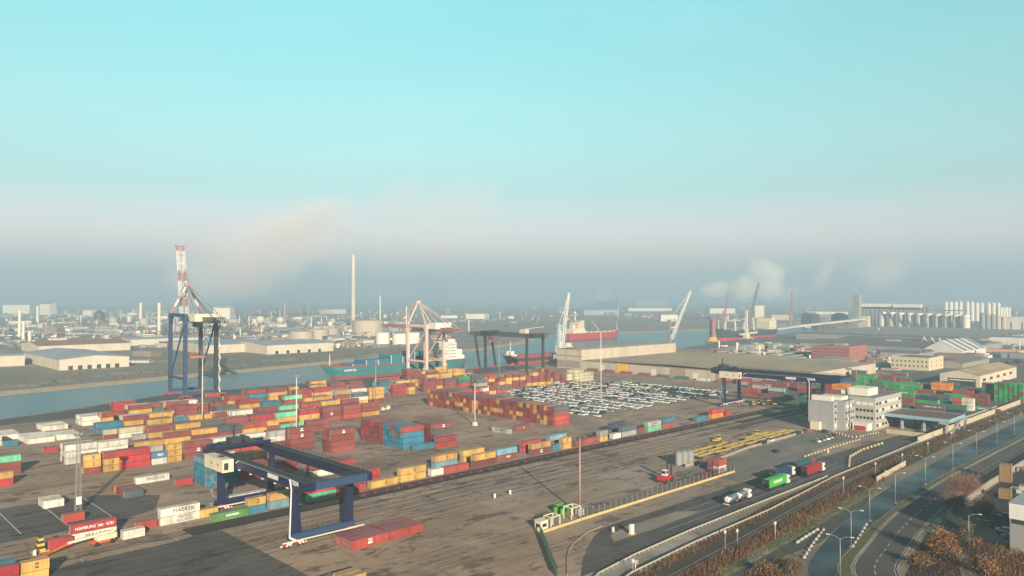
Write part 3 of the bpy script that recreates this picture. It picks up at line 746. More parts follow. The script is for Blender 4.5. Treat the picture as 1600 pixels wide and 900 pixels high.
# the sky of the photograph leans to cyan high up and to grey-blue low down
geo = N(nt, 'ShaderNodeTexCoord'); sp = N(nt, 'ShaderNodeSeparateXYZ'); L(nt, geo.outputs['Generated'], sp.inputs[0])
tint = ramp(nt, sp.outputs[2], [(p, tuple(x/4 for x in c)) for p, c in SKY_TINT])
vm = N(nt, 'ShaderNodeVectorMath', operation='MULTIPLY'); L(nt, sky.outputs[0], vm.inputs[0]); L(nt, tint, vm.inputs[1])
v2 = N(nt, 'ShaderNodeVectorMath', operation='SCALE'); L(nt, vm.outputs[0], v2.inputs[0]); v2.inputs['Scale'].default_value = 4.0
# darker, deeper sky on the side the viewer turns his back to
dt = N(nt, 'ShaderNodeVectorMath', operation='DOT_PRODUCT'); L(nt, geo.outputs['Generated'], dt.inputs[0]); dt.inputs[1].default_value = (cos(YAW), sin(YAW), 0)
back = ramp(nt, N_add(nt, dt.outputs['Value'], .5), [(.2, .22), (.72, 1.0)])
v3 = N(nt, 'ShaderNodeVectorMath', operation='MULTIPLY'); L(nt, v2.outputs[0], v3.inputs[0]); L(nt, back, v3.inputs[1]); v2 = v3
mpw = N(nt, 'ShaderNodeMapping'); mpw.inputs['Scale'].default_value = (1.2,1.2,7); L(nt, geo.outputs['Generated'], mpw.inputs['Vector'])
nz = N(nt, 'ShaderNodeTexNoise'); nz.inputs['Scale'].default_value = 2.6; nz.inputs['Detail'].default_value = 6; L(nt, mpw.outputs[0], nz.inputs['Vector'])
wisp = ramp(nt, nz.outputs['Fac'], [(.52, 0.0), (.75, .07)])      # thin high veils
L(nt, mix(nt, wisp, v2.outputs[0], (8.0,10.0,10.0)), bg.inputs['Color'])
bg.inputs['Strength'].default_value = SKY_STR
HZ_TOP = 470.0
m = bpy.data.materials.new('haze_air'); m.use_nodes = True; nt = m.node_tree; nt.nodes.clear()
out = N(nt, 'ShaderNodeOutputMaterial'); pv = N(nt, 'ShaderNodeVolumePrincipled')
pv.inputs['Color'].default_value = HAZE_COL; pv.inputs['Density'].default_value = HAZE_D; pv.inputs['Anisotropy'].default_value = 0.0
L(nt, pv.outputs[0], out.inputs['Volume'])
hb = MB(); hb.box(-R_-60, -R_-60, -3.6, R_+60, R_+60, HZ_TOP)
haze = hb.build('haze', m); haze['kind'] = 'stuff'
haze.visible_shadow = True
vs = scene.view_settings; vs.view_transform = 'Standard'; vs.look = 'None'; vs.gamma = 1; vs.exposure = EXPO
scene.cycles.use_denoising = True
scene.cycles.max_bounces = 8; scene.cycles.diffuse_bounces = 2; scene.cycles.glossy_bounces = 2; scene.cycles.transmission_bounces = 2
scene.cycles.volume_bounces = 6; scene.cycles.transparent_max_bounces = 8
scene.cycles.caustics_reflective = False; scene.cycles.caustics_refractive = False
scene.cycles.sample_clamp_indirect = 6
# ------------------------------------------------------------------ cranes
M_NAVY = paint('crane_navy', (.010,.014,.058), .45, 0, .35, .4)
M_NAVY2 = paint('quay_crane_blue', (.03,.06,.13), .5, 0, .35, .3)
M_RED = paint('bogie_red', (.42,.025,.03), .5, 0, .35, .6)
M_WHITE = paint('white_paint', (.74,.72,.66), .5, 0, .3, .5)
M_CREAM = paint('cream_paint', (.70,.62,.46), .6, 0, .3, .3)
M_DARK = paint('dark_steel', (.045,.05,.055), .5, .2, .3, .6)
M_GREY = paint('grey_steel', (.27,.28,.28), .5, .2, .35, .6)
M_PINK = paint('pale_pink_paint', (.72,.52,.46), .55, 0, .35, .3)
M_GLASS = flat('dark_glass', (.02,.03,.035), .12)
M_TYRE = flat('tyre_rubber', (.02,.02,.02), .85)
M_ORANGE = paint('orange_paint', (.62,.13,.04), .5, 0, .3, .5)
M_YEL = paint('yellow_paint', (.68,.42,.06), .5, 0, .4, .6)

def bogie(parent, x, y, mats=(M_RED, M_DARK, M_WHITE)):
    b = MB()
    for s in (-1, 1):
        b.beam((x+s*2.6, y-.5, 1.2), (x+s*.3, y-.5, 2.2), .8, .7, 0); b.beam((x+s*1.7,y-.95,1.0),(x+s*.7,y-.95,2.1),.12,.5,2); b.beam((x+s*2.7,y-.95,1.0),(x+s*1.7,y-.95,2.1),.12,.5,2)
        b.box(x+s*2.2-1.3, y-.35, .75, x+s*2.2+1.3, y+.35, 1.2, 0)
        for k in (-.75, .75): b.cyl((x+s*2.2+k, y-.3, .5), (x+s*2.2+k, y+.3, .5), .42, n=10, m=1)
        b.beam((x+s*3.4, y, .95), (x+s*4.1, y, .95), .35, .35, 2)
    b.box(x-.7, y-.5, 1.5, x+.7, y+.5, 2.3, 2)
    b.build('bogie', list(mats), parent)

def stairs(b, x, y, z0, z1, n, w=2.4, d=1.0, m=0, axis='y'):
    """zigzag flights with landings, hand rails included"""
    h = (z1-z0)/n
    for k in range(n):
        s = -1 if k % 2 else 1; za, zb = z0+k*h, z0+(k+1)*h
        if axis == 'y': p, q = (x, y-s*w/2, za), (x, y+s*w/2, zb); l0, l1 = (x-d/2, y+s*w/2-.5, zb-.06), (x+d/2, y+s*w/2+.5, zb)
        else: p, q = (x-s*w/2, y, za), (x+s*w/2, y, zb); l0, l1 = (x+s*w/2-.5, y-d/2, zb-.06), (x+s*w/2+.5, y+d/2, zb)
        b.beam(p, q, d*.8, .12, m)
        b.beam((p[0], p[1], p[2]+1), (q[0], q[1], q[2]+1), .09, .09, m)
        b.box(min(l0[0],l1[0]), min(l0[1],l1[1]), l0[2], max(l0[0],l1[0]), max(l0[1],l1[1]), l1[2], m)
    for i in (-1, 1):
        a = (x+(i*d/2 if axis == 'y' else i*w/2), y+(i*w/2 if axis == 'y' else i*d/2))
        b.beam((a[0], a[1], z0), (a[0], a[1], z1+1), .1, .1, m)

def rmg(loc, span, ya, yb, zt, wb, text, label):
    r = empty('gantry_crane', loc); tag(r, label, 'crane', 'rail gantry cranes')
    zb = zt-3.1
    for y in (0, span):
        b = MB(); b.box(-.6, y-.8, 2.3, wb+.6, y+.8, 3.9, 0)
        b.beam((-3, y-1.6, 2.2), (wb+3.2, y-1.6, 2.2), .25, .35, 1)
        b.build('sill_beam', [M_NAVY2 if y == 0 else M_NAVY, M_CREAM], r)
        bogie(r, 1.2, y); bogie(r, wb-1.2, y)
    for x in (1.0, wb-1.0):
        for y in (0, span):
            b = MB(); top = 1.7 if y == 0 else 1.4; bot = 3.2 if y == 0 else 2.4
            xo = .7 if x < 5 else -.7
            b.beam((x+xo, y, 3.9), (x, y, zb+.05), bot, 1.5, 0, top, 1.6, up=(0,1,0))
            b.build('leg', M_NAVY, r)
    for x in (1.0, wb-1.0):
        b = MB(); w = 1.7
        yl = ya+1.7; yh = yb-1.0
        pr = [(ya+5, zb), (span-2, zb), (yh, zb+1.2), (yh, zt), (ya, zt), (ya, zb+.9)]
        A = [(x-w/2, p, q) for p, q in pr]; B = [(x+w/2, p, q) for p, q in pr]
        b.face(A[::-1], 0); b.face(B, 0)
        for i in range(len(pr)):
            j = (i+1) % len(pr); b.face([A[i], A[j], B[j], B[i]], 0)
        b.box(x-.12, ya+1, zt, x+.12, yh-1, zt+.14, 1)
        g = b.build('girder', [M_NAVY, M_RAIL], r)
        rb = MB()
        for s in (1, -1):
          xr = x+s*(w/2+.7)
          rb.box(min(x+s*w/2, xr), ya+1, zt-.1, max(x+s*w/2, xr), yh, zt, 0)
          y = ya+1
          while y < yh:
              rb.beam((xr, y, zt), (xr, y, zt+1.1), .09, .09, 0); y += 2.4
          for z in (.55, 1.1): rb.beam((xr, ya+1, zt+z), (xr, yh, zt+z), .08, .08, 0)
        rb.build('walkway_railing', M_DARK, g)
    b = MB(); b.box(1.9, ya, zt-2.0, wb-1.9, ya+1.5, zt, 0)
    b.build('end_tie', M_NAVY2, r)
    b = MB(); b.box(1.9, yb-2.6, zt-1.9, wb-1.9, yb-1.1, zt-.1, 0); b.build('end_tie', M_NAVY, r)
    # machine house hung outside the near girder, over the far leg
    b = MB(); b.box(-3.9, span-13.5, zt-4.2, -.25, span+.5, zt-.3, 0)
    b.box(-4.0, span-13.6, zt-.3, -.2, span+.6, zt-.12, 0)
    b.box(-2.6, span-9, zt-.12, -1.2, span-6.4, zt+.12, 1)
    hs = b.build('machine_house', [M_CREAM, M_DARK], r)
    b = MB(); b.box(-3.4, span-13.56, zt-3.4, -2.0, span-13.5, zt-1.2, 0); b.build('louvre', M_DARK, hs)
    b = MB()
    for y in (span-10, span-5): b.cyl((-3.95, y, zt-2.1), (-3.9, y, zt-2.1), .55, n=12, m=0)
    b.build_each('fan_cover', M_GREY, hs)
    b = MB(); stairs(b, -1.4, span+.3, 1, zb, 7, 3.4, 1.0, 0); b.build('stairway', M_GREY, r)
    # white cable duct along the near girder and down the near leg
    b = MB(); b.beam((-.0, span-14.5, zt-1.4), (-.0, span-17, zt-.3), .3, .3, 0); b.beam((0, span-17, zt-.3), (0, .4, zt-.3), .3, .3, 0)
    b.beam((0, .4, zt-.2), (-.1, -.9, zb-.1), .3, .3, 0); b.beam((-.1, -.95, zb), (-.6, -.95, 3.2), .32, .32, 0); b.beam((-.6, -.95, 3.3), (1.2, -1.2, 2.2), .5, .5, 0)
    b.build('cable_duct', M_WHITE, r)
    b = MB(); b.box(.08, 7.5, zt-2.2, .14, 14, zt-.9, 0); b.build('sign_plate', M_WHITE, r)
    lettering(text, 2.0, 'w', r, (.12, -2.4, zt-1.3), ROT_W, .05)
    b = MB()
    for y in (ya+.1, ya+1.4):
        for k in range(9): b.beam((2+k*(wb-4)/8, y, zt), (2+k*(wb-4)/8, y, zt+1.1), .09, .09)
        for z in (.55,1.1): b.beam((2, y, zt+z), (wb-2, y, zt+z), .08, .08)
    b.build('tie_railing', M_DARK, r); b = MB()
    for k in range(10): b.beam((2+k*(wb-4)/9, .9, 3.9), (2+k*(wb-4)/9, .9, 5.0), .08, .08)
    b.beam((2, .9, 5.0), (wb-2, .9, 5.0), .08, .08)
    b.build('sill_railing', M_DARK, r)
    b = MB()
    for y in (2.5, 10, 18, 26, 34): b.box(.2, y-.3, zb-.5, .8, y+.3, zb, 0)
    b.build_each('floodlight', M_WHITE, r)
    # trolley parked at the far end
    b = MB()
    b.box(.4, span+2, zt+.2, wb-.4, span+3.2, zt+1.3, 0); b.box(.4, span+8, zt+.2, wb-.4, span+9.2, zt+1.3, 0)
    b.box(4, span+1.5, zt+1.3, wb-5, span+9.5, zt+1.5, 1)
    b.box(6, span+3, zt+1.5, 10, span+7, zt+3.2, 1); b.cyl((12, span+3, zt+2.4), (12, span+8, zt+2.4), 1.0, n=12, m=1)
    t = b.build('trolley', [M_NAVY, M_DARK], r)
    b = MB(); b.box(3.4, span+.2, zt-3.4, 6.2, span+2.4, zt-.6, 0); c = b.build('driver_cabin', M_WHITE, t)
    b = MB(); b.box(3.38, span+.14, zt-2.6, 6.22, span+.2, zt-1.2, 0); b.build('cabin_window', M_GLASS, c)
    b = MB(); b.beam((8, span+5, zt+1.5), (8, span+5, zt+7), .45, .45, 0); b.box(7, span+4.7, zt+6.8, 9, span+5.3, zt+7.2, 0); b.build('mast', M_DARK, t)
    return r
rmg((105.4,200,.02), 50, -11, 63, 20.0, 20.5, 'TR04', 'navy rail gantry crane with splayed legs straddling the near container row')
rmg((446,206,.02), 57, -19, 67, 23.6, 22, 'TR05', 'navy rail gantry crane standing behind the grey office block')

# ship to shore crane with its boom raised
def sts(loc, wb, gauge, zp, mats, raised, label, apex_z, house_z, boom_len, col_boom):
    r = empty('quay_crane', loc); tag(r, label, 'crane')
    mleg = mats['leg']
    for x in (0, wb):
        for y in (0, gauge):
            b = MB(); w = 2.4; b.beam((x, y, 2.6), (x, y, zp-2.4), w, w*.9, 0, w, w*.9, up=(0,1,0)); b.build('leg', mats['leg2'] if x and mats.get('leg2') else mleg, r)
            bg_ = MB()
            for s in (-1, 1):
                bg_.box(x+s*3-2, y-.6, .8, x+s*3+2, y+.6, 1.7, 0)
                for k in (-1.2, 0, 1.2): bg_.cyl((x+s*3+k, y-.5, .5), (x+s*3+k, y+.5, .5), .5, n=8, m=1)
            bg_.box(x-2.4, y-.8, 1.6, x+2.4, y+.8, 2.8, 0); bg_.build('bogie', [mats['bogie'], M_DARK], r)
    for y in (0, gauge):
        b = MB(); b.box(1.2, y-.9, 2.5, wb-1.2, y+.9, 4.6, 0); b.build('sill_beam', mleg, r)
    for x in (0, wb):
        b = MB(); b.box(x-1, 1.1, 13, x+1, gauge-1.1, 14.6, 0); b.build('tie_beam', mleg, r)
        b = MB(); b.beam((x, gauge-1, 14.5), (x, 1.5, zp-6), .9, .9, 0); b.build('brace', mats['brace'], r)
        b = MB(); b.box(x-1.25, -1.2, zp-2.4, x+1.25, gauge+1.2, zp, 0)
        b.beam((x, 1.0, zp-7.5), (x, 3.4, zp-2.4), 1.4, 1.2, 0); b.beam((x, gauge-1, zp-7.5), (x, gauge-3.4, zp-2.4), 1.4, 1.2, 0)
        b.build('portal_beam', mleg, r)
    xc = wb/2; zg = zp-4.2
    b = MB(); b.lattice((xc, -32, zg), (xc, gauge+2, zg), 7.5, 3.2, 16, .5, 0); b.box(xc-4.4, -30, zg+1.6, xc-3.5, gauge, zg+1.8, 0); b.box(xc+3.5, -30, zg+1.6, xc+4.4, gauge, zg+1.8, 0)
    b.build('trolley_girder', mats['girder'], r)
    b = MB(); b.box(xc-9, -12, house_z, xc+9, -1.5, house_z+5.2, 0); b.box(xc-9.2, -12.2, house_z+5.2, xc+9.2, -1.3, house_z+5.45, 0)
    h = b.build('machine_house', mats['house'], r)
    b = MB()
    for k in range(7):
        x = xc-8.5+k*2.5; b.beam((x, -12.1, house_z-3.4), (x+1.25, -12.1, house_z), .3, .3, 0); b.beam((x+1.25, -12.1, house_z), (x+2.3, -12.1, house_z-3.4), .3, .3, 0)
    b.box(xc-9.3, -12.4, house_z-.5, xc+9.3, -1.4, house_z-.05, 0); b.box(xc-9.3, -12.4, house_z-3.9, xc+9.3, -11.6, house_z-3.4, 0); b.build('house_truss', mats['girder'], h)
    # A-frame
    ap = Vector((xc, gauge-2.5, apex_z))
    b = MB()
    for x in (0, wb):
        q = Vector((x, gauge, zp)); d = ap+Vector((-.8 if x == 0 else .8,0,0))-q
        for k in range(4): b.beam(q+d*(k/4), q+d*((k+1)/4), 1.1, 1.1, k % 2)
    b.box(xc-2, gauge-3.5, apex_z-1, xc+2, gauge-1.5, apex_z+1, 0)
    b.build('apex_frame', mats['apex'], r)
    b = MB()
    for s in (-2, 2): b.beam(ap+Vector((s*.4,0,0)), (xc+s*2, 0, zp), .75, .75, 0)
    b.beam(ap+Vector((.5,0,0)), (xc+3, -30, zg+1.6), .35, .35, 0); b.beam(ap+Vector((-.5,0,0)), (xc-3, -30, zg+1.6), .35, .35, 0)
    b.build('backstay', mats['stay'], r)
    hinge = Vector((xc, gauge+3, zp-2.5))
    if raised:
        ang = radians(80); tip = hinge+Vector((0, cos(ang), sin(ang)))*boom_len
    else: tip = hinge+Vector((0, 1, .0))*boom_len
    b = MB(); upv = (0,0,1) if not raised else (0,1,0)
    for s in (-2.0, 2.0):
        b.lattice(hinge+Vector((s,0,0)), tip+Vector((s,0,0)), 1.3, 2.6, 14, .24 if raised else .26, 0, up=upv, alt=col_boom)
    for k in range(9):
        p = hinge+(tip-hinge)*(k/8); b.beam(p-Vector((2.6,0,0)), p+Vector((2.6,0,0)), .45, .45, col_boom[min(len(col_boom)-1, int(k/8*len(col_boom)))])
    b.box(tip.x-3.4, tip.y-1, tip.z-.3, tip.x+3.4, tip.y+2.0, tip.z+.2, 1)
    b.build('boom', mats['boom'], r)
    b = MB()
    for f in ((.45, .8) if not raised else (.33, .7)):
        p = hinge+(tip-hinge)*f
        for s in (-1.6, 1.6): b.beam(ap+Vector((s,0,0)), p+Vector((s*1.5,0,1.4 if not raised else 0)), .4, .4, 0)
    b.build('forestay', mats['stay2'], r)
    b = MB(); stairs(b, wb+2.4, 0, 3, zp-8, 12, 3.4, 1.3, 0); b.build('stairway', mats['stair'], r)
    b = MB(); b.box(xc-2, 8, zg-5.5, xc+1.4, 10.6, zg-2.4, 0); c = b.build('driver_cabin', mats['bogie'] if raised else mats['house'], r)
    b = MB(); b.box(xc-5.5, 7, zg-28, xc+5.5, 9.2, zg-26.6, 0)
    for s in (-4.5, 4.5): b.beam((xc+s, 8, zg-26.6), (xc+s*.4, 8, zg-22), .3, .3, 0)
    for sx in (-1.4, 1.4):
        b.beam((xc+sx, 8, zg-22), (xc+sx, 8, zg-2), .1, .1, 1)
    b.build('spreader', [M_ORANGE, M_DARK], r)
    return r
M_RW = paint('faded_red_paint', (.44,.17,.165), .55, 0, .3, .3)
sts((208,548,.02), 22, 28, 60, dict(leg=M_NAVY2, leg2=M_DARK, bogie=M_RED, brace=M_NAVY2, girder=M_DARK, house=M_CREAM, apex=[M_RW, M_WHITE], stay=M_GREY, stay2=M_GREY, boom=[M_WHITE, M_RW], stair=M_WHITE),
    True, 'tall blue quay crane with raised red and white lattice boom at the canal', 80.5, 54.6, 54, [0,1,0,0,1,0,0,1])
sts((422,548,.02), 20, 28, 47, dict(leg=M_PINK, bogie=M_RED, brace=M_PINK, girder=M_RW, house=M_WHITE, apex=[M_PINK, M_PINK], stay=M_PINK, stay2=M_PINK, boom=[M_RW, M_RW], stair=M_WHITE),
    False, 'faded pink and white quay crane with level boom beside the teal ship', 67.5, 43.5, 52, [0,0,1,0])

# dark unloader spanning the quay apron
r = empty('bridge_crane', (509,507,.02)); tag(r, 'dark steel bridge crane with lattice girder between pink crane and tan warehouse', 'crane')
for x in (0, 22):
    b = MB(); b.beam((x, 0, .4), (x, 0, 33), 2.0, 2.0, 0, up=(0,1,0)); b.build('leg', M_DARK, r)
    b = MB(); b.beam((x+3, 70, .4), (x-3.5, 70, 34), 1.8, 1.8, 0, up=(0,1,0)); b.build('leg', M_DARK, r)
b = MB(); b.beam((11, 70, .4), (10, 70, 34), 2.2, 2.2, 0, up=(0,1,0)); b.build('pendulum_leg', M_DARK, r)
b = MB()
for x in (3, 19): b.lattice((x, -9, 35.2), (x, 88, 35.2), 1.8, 3.2, 26, .36, 0)
b.box(0, -.9, 33, 22, .9, 37.4, 0); b.box(-3, 69, 33, 25, 71, 37.4, 0); b.build('girder', M_DARK, r)
b = MB(); b.box(1, 3, 37.6, 6, 11, 41.4, 0); b.beam((3, 10, 41), (14, -9, 44), .4, .4, 0); b.build('machine_house', M_PINK, r)
b = MB(); b.box(2, 59, 37, 20, 64, 38.6, 0); b.box(8, 60, 27, 12, 63, 33, 1); b.box(9,60.6,33,11,62.4,37,0); b.build('trolley', [M_DARK, M_RW], r)
b = MB(); b.beam((2,86,36),(2,86,49),.7,.7); b.build('mast', M_WHITE, r)
b = MB()
for x in (0, 22):
    for y in (0, 70): b.box(x-4, y-.7, 0, x+4, y+.7, 1.6, 0)
b.build('bogie', M_RED, r)

# mobile harbour cranes
def harbour_crane(loc, h, zb, tip, mt, mb, mbase, label, base_z=3.4, rz=0):
    r = empty('harbour_crane', loc); tag(r, label, 'crane')
    b = MB(); b.box(-8, -5, 1.2, 8, 5, base_z, 0)
    for x in range(-7, 8, 2):
        for y in (-5.2, 5.2): b.cyl((x, y-.5, .9), (x, y+.5, .9), .9, n=9, m=1)
    for sx in (-9, 9):
        for sy in (-7, 7): b.box(sx-1.5, sy-1, 0, sx+1.5, sy+1, .5, 0); b.beam((sx*.8, sy*.7, 2), (sx, sy, .5), .7, .7, 0)
    b.build('chassis', [mbase, M_TYRE], r)
    b = MB(); b.box(-6, -3.5, base_z+.4, 5, 3.5, base_z+5, 0); b.cyl((0,0,base_z), (0,0,base_z+.4), 3, n=14, m=0); b.build('machine_house', mt, r)
    b = MB(); b.beam((0,0,base_z+5), (0,0,h), 4.2, 4.2, 0, 2.8, 2.8); b.box(-2.4,-2.2,h,2.4,2.2,h+1.6,0); b.build('tower', mt, r)
    t = Vector(tip)-Vector(loc); d = Vector((t.x, t.y, 0)).normalized()
    p = d*3.0+Vector((0,0,zb))
    b = MB(); b.lattice(p, t, 4.2, 3.6, 18, .55, 0, 1.4, 1.4, up=(d.y,-d.x,0)); b.build('boom', mb, r)
    b = MB(); b.beam((0,0,h+1), t, .35, .35, 0); b.beam((0,0,h*.75), p+(t-p)*.25, .9, .9, 0); b.build('luffing_stay', mb, r)
    b = MB(); c = d*2.6+Vector((0,0,h*.62)); b.box(c.x-1.3, c.y-1.3, c.z-1.4, c.x+1.3, c.y+1.3, c.z+1.4, 0); b.build('driver_cabin', M_GLASS, r)
    return r
M_PALEB = paint('pale_blue_paint', (.42,.55,.62), .5, 0, .3, .3)
c0 = Vector((626,573,.02)); D = c0.x*cos(YAW)+c0.y*sin(YAW)
harbour_crane(c0, 40, 15, at(889, D+8, 77), M_PALEB, M_WHITE, M_ORANGE, 'pale blue harbour crane with white lattice jib behind the tan warehouse')
c0 = Vector((876,598,.02)); D = c0.x*cos(YAW)+c0.y*sin(YAW)
harbour_crane(c0, 40, 16, at(1079, D+10, 81), M_GREY, M_WHITE, M_ORANGE, 'grey harbour crane with pale lattice jib on the quay past the tan roof')
c0 = Vector((1206,665,.02)); D = c0.x*cos(YAW)+c0.y*sin(YAW)
harbour_crane(c0, 49, 20, at(1186, D+10, 98), M_CREAM, M_GREY, M_CREAM, 'cream harbour crane beside the black bulk carrier')
c0 = at(1130, 1750); harbour_crane(c0, 40, 16, at(1137, 1760, 82), M_RW, M_RW, M_GREY, 'hazy red harbour crane far behind the grain silos across the basin')
c0 = at(1234, 1900); harbour_crane(c0, 40, 16, at(1238, 1905, 88), M_RW, M_RW, M_GREY, 'hazy thin red crane standing beyond the bulk carrier stern')
# ship loader tower
r = empty('ship_loader', at(1113, 1262, .02)); tag(r, 'dull red loader tower on a yellow base at the quay edge', 'ship loader')
b = MB(); b.lathe((0,0,0), [(11,0),(11,1.5),(8,3),(5.5,7),(5,7)], 16, 0); b.build('base', M_YEL, r)
b = MB(); b.beam((0,0,7), (0,0,38), 7, 7, 0, 6, 6); b.beam((-4.4,0,7), (-4.4,0,36), 1.6, 3, 1); b.beam((4.2,1,9),(4.2,1,34),1,1,1); b.build('tower', [M_RW, M_DARK], r)
b = MB(); b.beam((0,0,36),(10,16,38),2,2,0); b.build('boom', M_RW, r)

# ------------------------------------------------------------------ ships
def hull(r, Lh, B, zd, sheer, mats, bow_sign=1, rake=9, zboot=2.2, part='hull'):
    """stations along x from stern to bow; water line at z=-1.8"""
    b = MB(); st = [0, .03, .12, .3, .5, .7, .82, .9, .95, .985, 1.0]
    wd = [.82, .92, 1, 1, 1, 1, .93, .72, .45, .17, .03]
    ww = [.55, .8, .97, 1, 1, 1, .86, .55, .27, .06, .01]
    rows = []
    for f, a, c in zip(st, wd, ww):
        zz = zd+sheer*max(0, (f-.72)/.28)**2
        row = []
        for z, w_, ex in ((-2.6, c, 0), (zboot, c*.8+a*.2, rake*.25), (zz*.72, a*.9+c*.1, rake*.72), (zz, a, rake), (zz+1.1, a, rake*1.06)):
            xx = f*Lh + (ex-rake if f > .9 else 0)*((f-.9)/.1 if f > .9 else 0)
            row.append((xx*bow_sign, w_*B/2, z))
        rows.append(row)
    for r0, r1 in zip(rows[:-1], rows[1:]):
        for k in range(4):
            for s in (1, -1):
                q = [(x, y*s, z) for x, y, z in (r0[k], r1[k], r1[k+1], r0[k+1])]
                if s*bow_sign > 0: q = q[::-1]
                b.face(q, 1 if k == 0 else (2 if k == 3 else 0))
    for s in (1,):
        row = rows[0]; b.face([(x, y, z) for x, y, z in row[:4]]+[(x, -y, z) for x, y, z in row[:4][::-1]], 0)
    for r0, r1 in zip(rows[:-1], rows[1:]):
        q = [r0[3], r1[3], (r1[3][0], -r1[3][1], r1[3][2]), (r0[3][0], -r0[3][1], r0[3][2])]
        b.face(q if bow_sign < 0 else q[::-1], 3)
    return b.build(part, mats, r)
M_TEAL = paint('teal_hull', (.030,.175,.185), .5, 0, .3, .12); M_BOOT = paint('antifouling_red', (.22,.055,.05), .6, 0, .3, .1)
M_DECK = paint('deck_brown', (.25,.055,.05), .7, 0, .4, .2)
M_HBLACK = paint('black_hull', (.035,.05,.055), .5, 0, .3, .12); M_HRED = paint('red_hull', (.40,.045,.045), .5, 0, .3, .1)
M_SHIPBLUE = paint('deck_box_blue', (.03,.16,.27), .55, 0, .3, .3)
def wins(parent, x0, x1, y, zs, n, face='y', name='window', w=1.0, h=.9, m=None):
    b = MB()
    for z in zs:
        for k in range(n):
            t = x0+(x1-x0)*(k+.5)/n
            if face == 'y': b.box(t-w/2, y-.03, z, t+w/2, y, z+h)
            else: b.box(y-.03, t-w/2, z, y, t+w/2, z+h)
    b.build(name, m or M_GLASS, parent)
r = empty('container_ship', (500,595,0)); tag(r, 'teal container ship moored at the quay by the pink crane', 'ship')
hull(r, 158, 24, 9.5, 2.2, [M_TEAL, M_BOOT, M_DECK, M_DECK], -1, 11)
for (x0, x1, z, mm, nm) in ((-78,-50,6.6,M_SHIPBLUE,'deck_containers'),(-105,-92,5.4,M_SHIPBLUE,'deck_containers'),(-118,-105,5.4,M_SHIPBLUE,'deck_containers'),(-132,-119,3,M_SHIPBLUE,'deck_containers'),(-46,-34,2.7,M_CREAM,'deck_containers'),(-91,-79,8.6,M_TEAL,'deck_containers'),(-64,-51,10.5,M_TEAL,'deck_containers')):
    b = MB(); k = 0; x = x0
    for y in range(4):
        b.box(x0, -10+y*5, 9.6, x1, -5.3+y*5, 9.6+z); b.box(x0+.2, -10.05+y*5, 9.6, x0+.8, -5.25+y*5, 9.6+z+.02, 1)
    b.build(nm, [mm, M_WHITE], r)
b = MB(); b.box(-26,-10,9.6,-12,10,27); b.box(-24,-11.5,27,-15,11.5,30.5); b.box(-12,-9,9.6,-4,9,20); b.box(-4,-8,9.6,0,8,14); b.box(-22,-2,30.5,-18,2,36); s = b.build('superstructure', M_WHITE, r)
wins(s, -25, -13, -10, (12.5,15.5,18.5,21.5,24.3), 7); wins(s, -10.5, 10.5, -26, (12.5,15.5,18.5,21.5), 9, 'x'); wins(s, -11, 11, -24, (28.2,), 12, 'x', w=1.5, h=1.3)
b = MB(); b.box(-10,-3,20,-6,3,27); b.build('funnel', M_TEAL, r)
b = MB(); b.beam((-149,0,11.5),(-149,0,22),.9,.9,0,.4,.4); b.build('foremast', M_CREAM, r)
lettering('LAURA MAERSK', 2.6, 'w', r, (-132,-11.1,7.2), ROT_S, .06)
r = empty('tanker', (992,892,0)); tag(r, 'bright red tanker with white superstructure afloat on the basin', 'ship')
hull(r, 150, 24, 8.5, 4, [M_HRED, M_BOOT, M_HRED, M_DECK], 1, 9, -1.4)
b = MB(); b.box(6,-11,8.6,44,11,13); b.box(12,-10,13,40,10,17); b.box(22,-10,17,38,10,28); b.box(28,-11.5,28,36,11.5,31.5); b.box(14,-4,17,20,4,25); s = b.build('superstructure', M_CREAM, r)
wins(s, 23, 37, -10, (19,22,25), 6); wins(s, -10, 10, 22, (19,22,25), 8, 'x'); wins(s, -11, 11, 28, (29,), 10, 'x', w=1.4, h=1.4)
b = MB(); b.beam((25,0,31),(25,0,48),1.6,1.6,0,.6,.6); b.box(22,-3,41,28,3,42); b.box(20,-1,45,26,1,46.4); b.build('radar_mast', M_WHITE, r)
b = MB(); b.beam((88,0,8.5),(88,0,16),1.2,1.2); b.beam((88,0,15),(72,2,30),.8,.8); b.build('deck_crane', M_CREAM, r)
b = MB(); b.beam((143,0,12),(143,0,28),1.1,1.1,0,.4,.4); b.build('foremast', M_CREAM, r)
b = MB()
for y in (-3,-1.5,0,1.5,3): b.beam((48,y,10.4),(136,y,10.4),.5,.5)
for k in range(9): b.box(50+k*10,-8,8.6,51+k*10,8,10.2)
for k in range(6): b.box(56+k*13,-9,8.6,60+k*13,-6,11.5)
b.build('deck_pipes', M_CREAM, r)
r = empty('bulk_carrier', (1345,690,0)); tag(r, 'long black bulk carrier with white deck arches moored beyond the quay', 'ship')
hull(r, 198, 28, 13, 6, [M_HBLACK, M_HRED, M_HBLACK, M_DECK], -1, 12, 3.5)
for x in (-150,-118,-86):
    b = MB()
    for y in (-10,10): b.beam((x,y,13),(x,y*.9,32),2.2,2.2)
    b.beam((x,-10,32),(x,10,32),2.2,2.2); b.beam((x,0,32),(x+26,0,36),1,1); b.build('derrick_arch', M_WHITE, r)
for k in range(5):
    b = MB(); b.box(-168+k*28,-9,13,-150+k*28,9,15.5); b.build('hatch_cover', M_GREY, r)
b = MB(); b.box(-34,-13,13,-8,13,30); b.box(-30,-15,30,-18,15,34); s = b.build('superstructure', M_CREAM, r)
wins(s, -33,-9,-13,(16,20,24),8); wins(s,-12,12,-34,(16,20,24),8,'x')
b = MB(); b.box(-8,-4,13,-2,4,33); b.build('funnel', M_HBLACK, r)
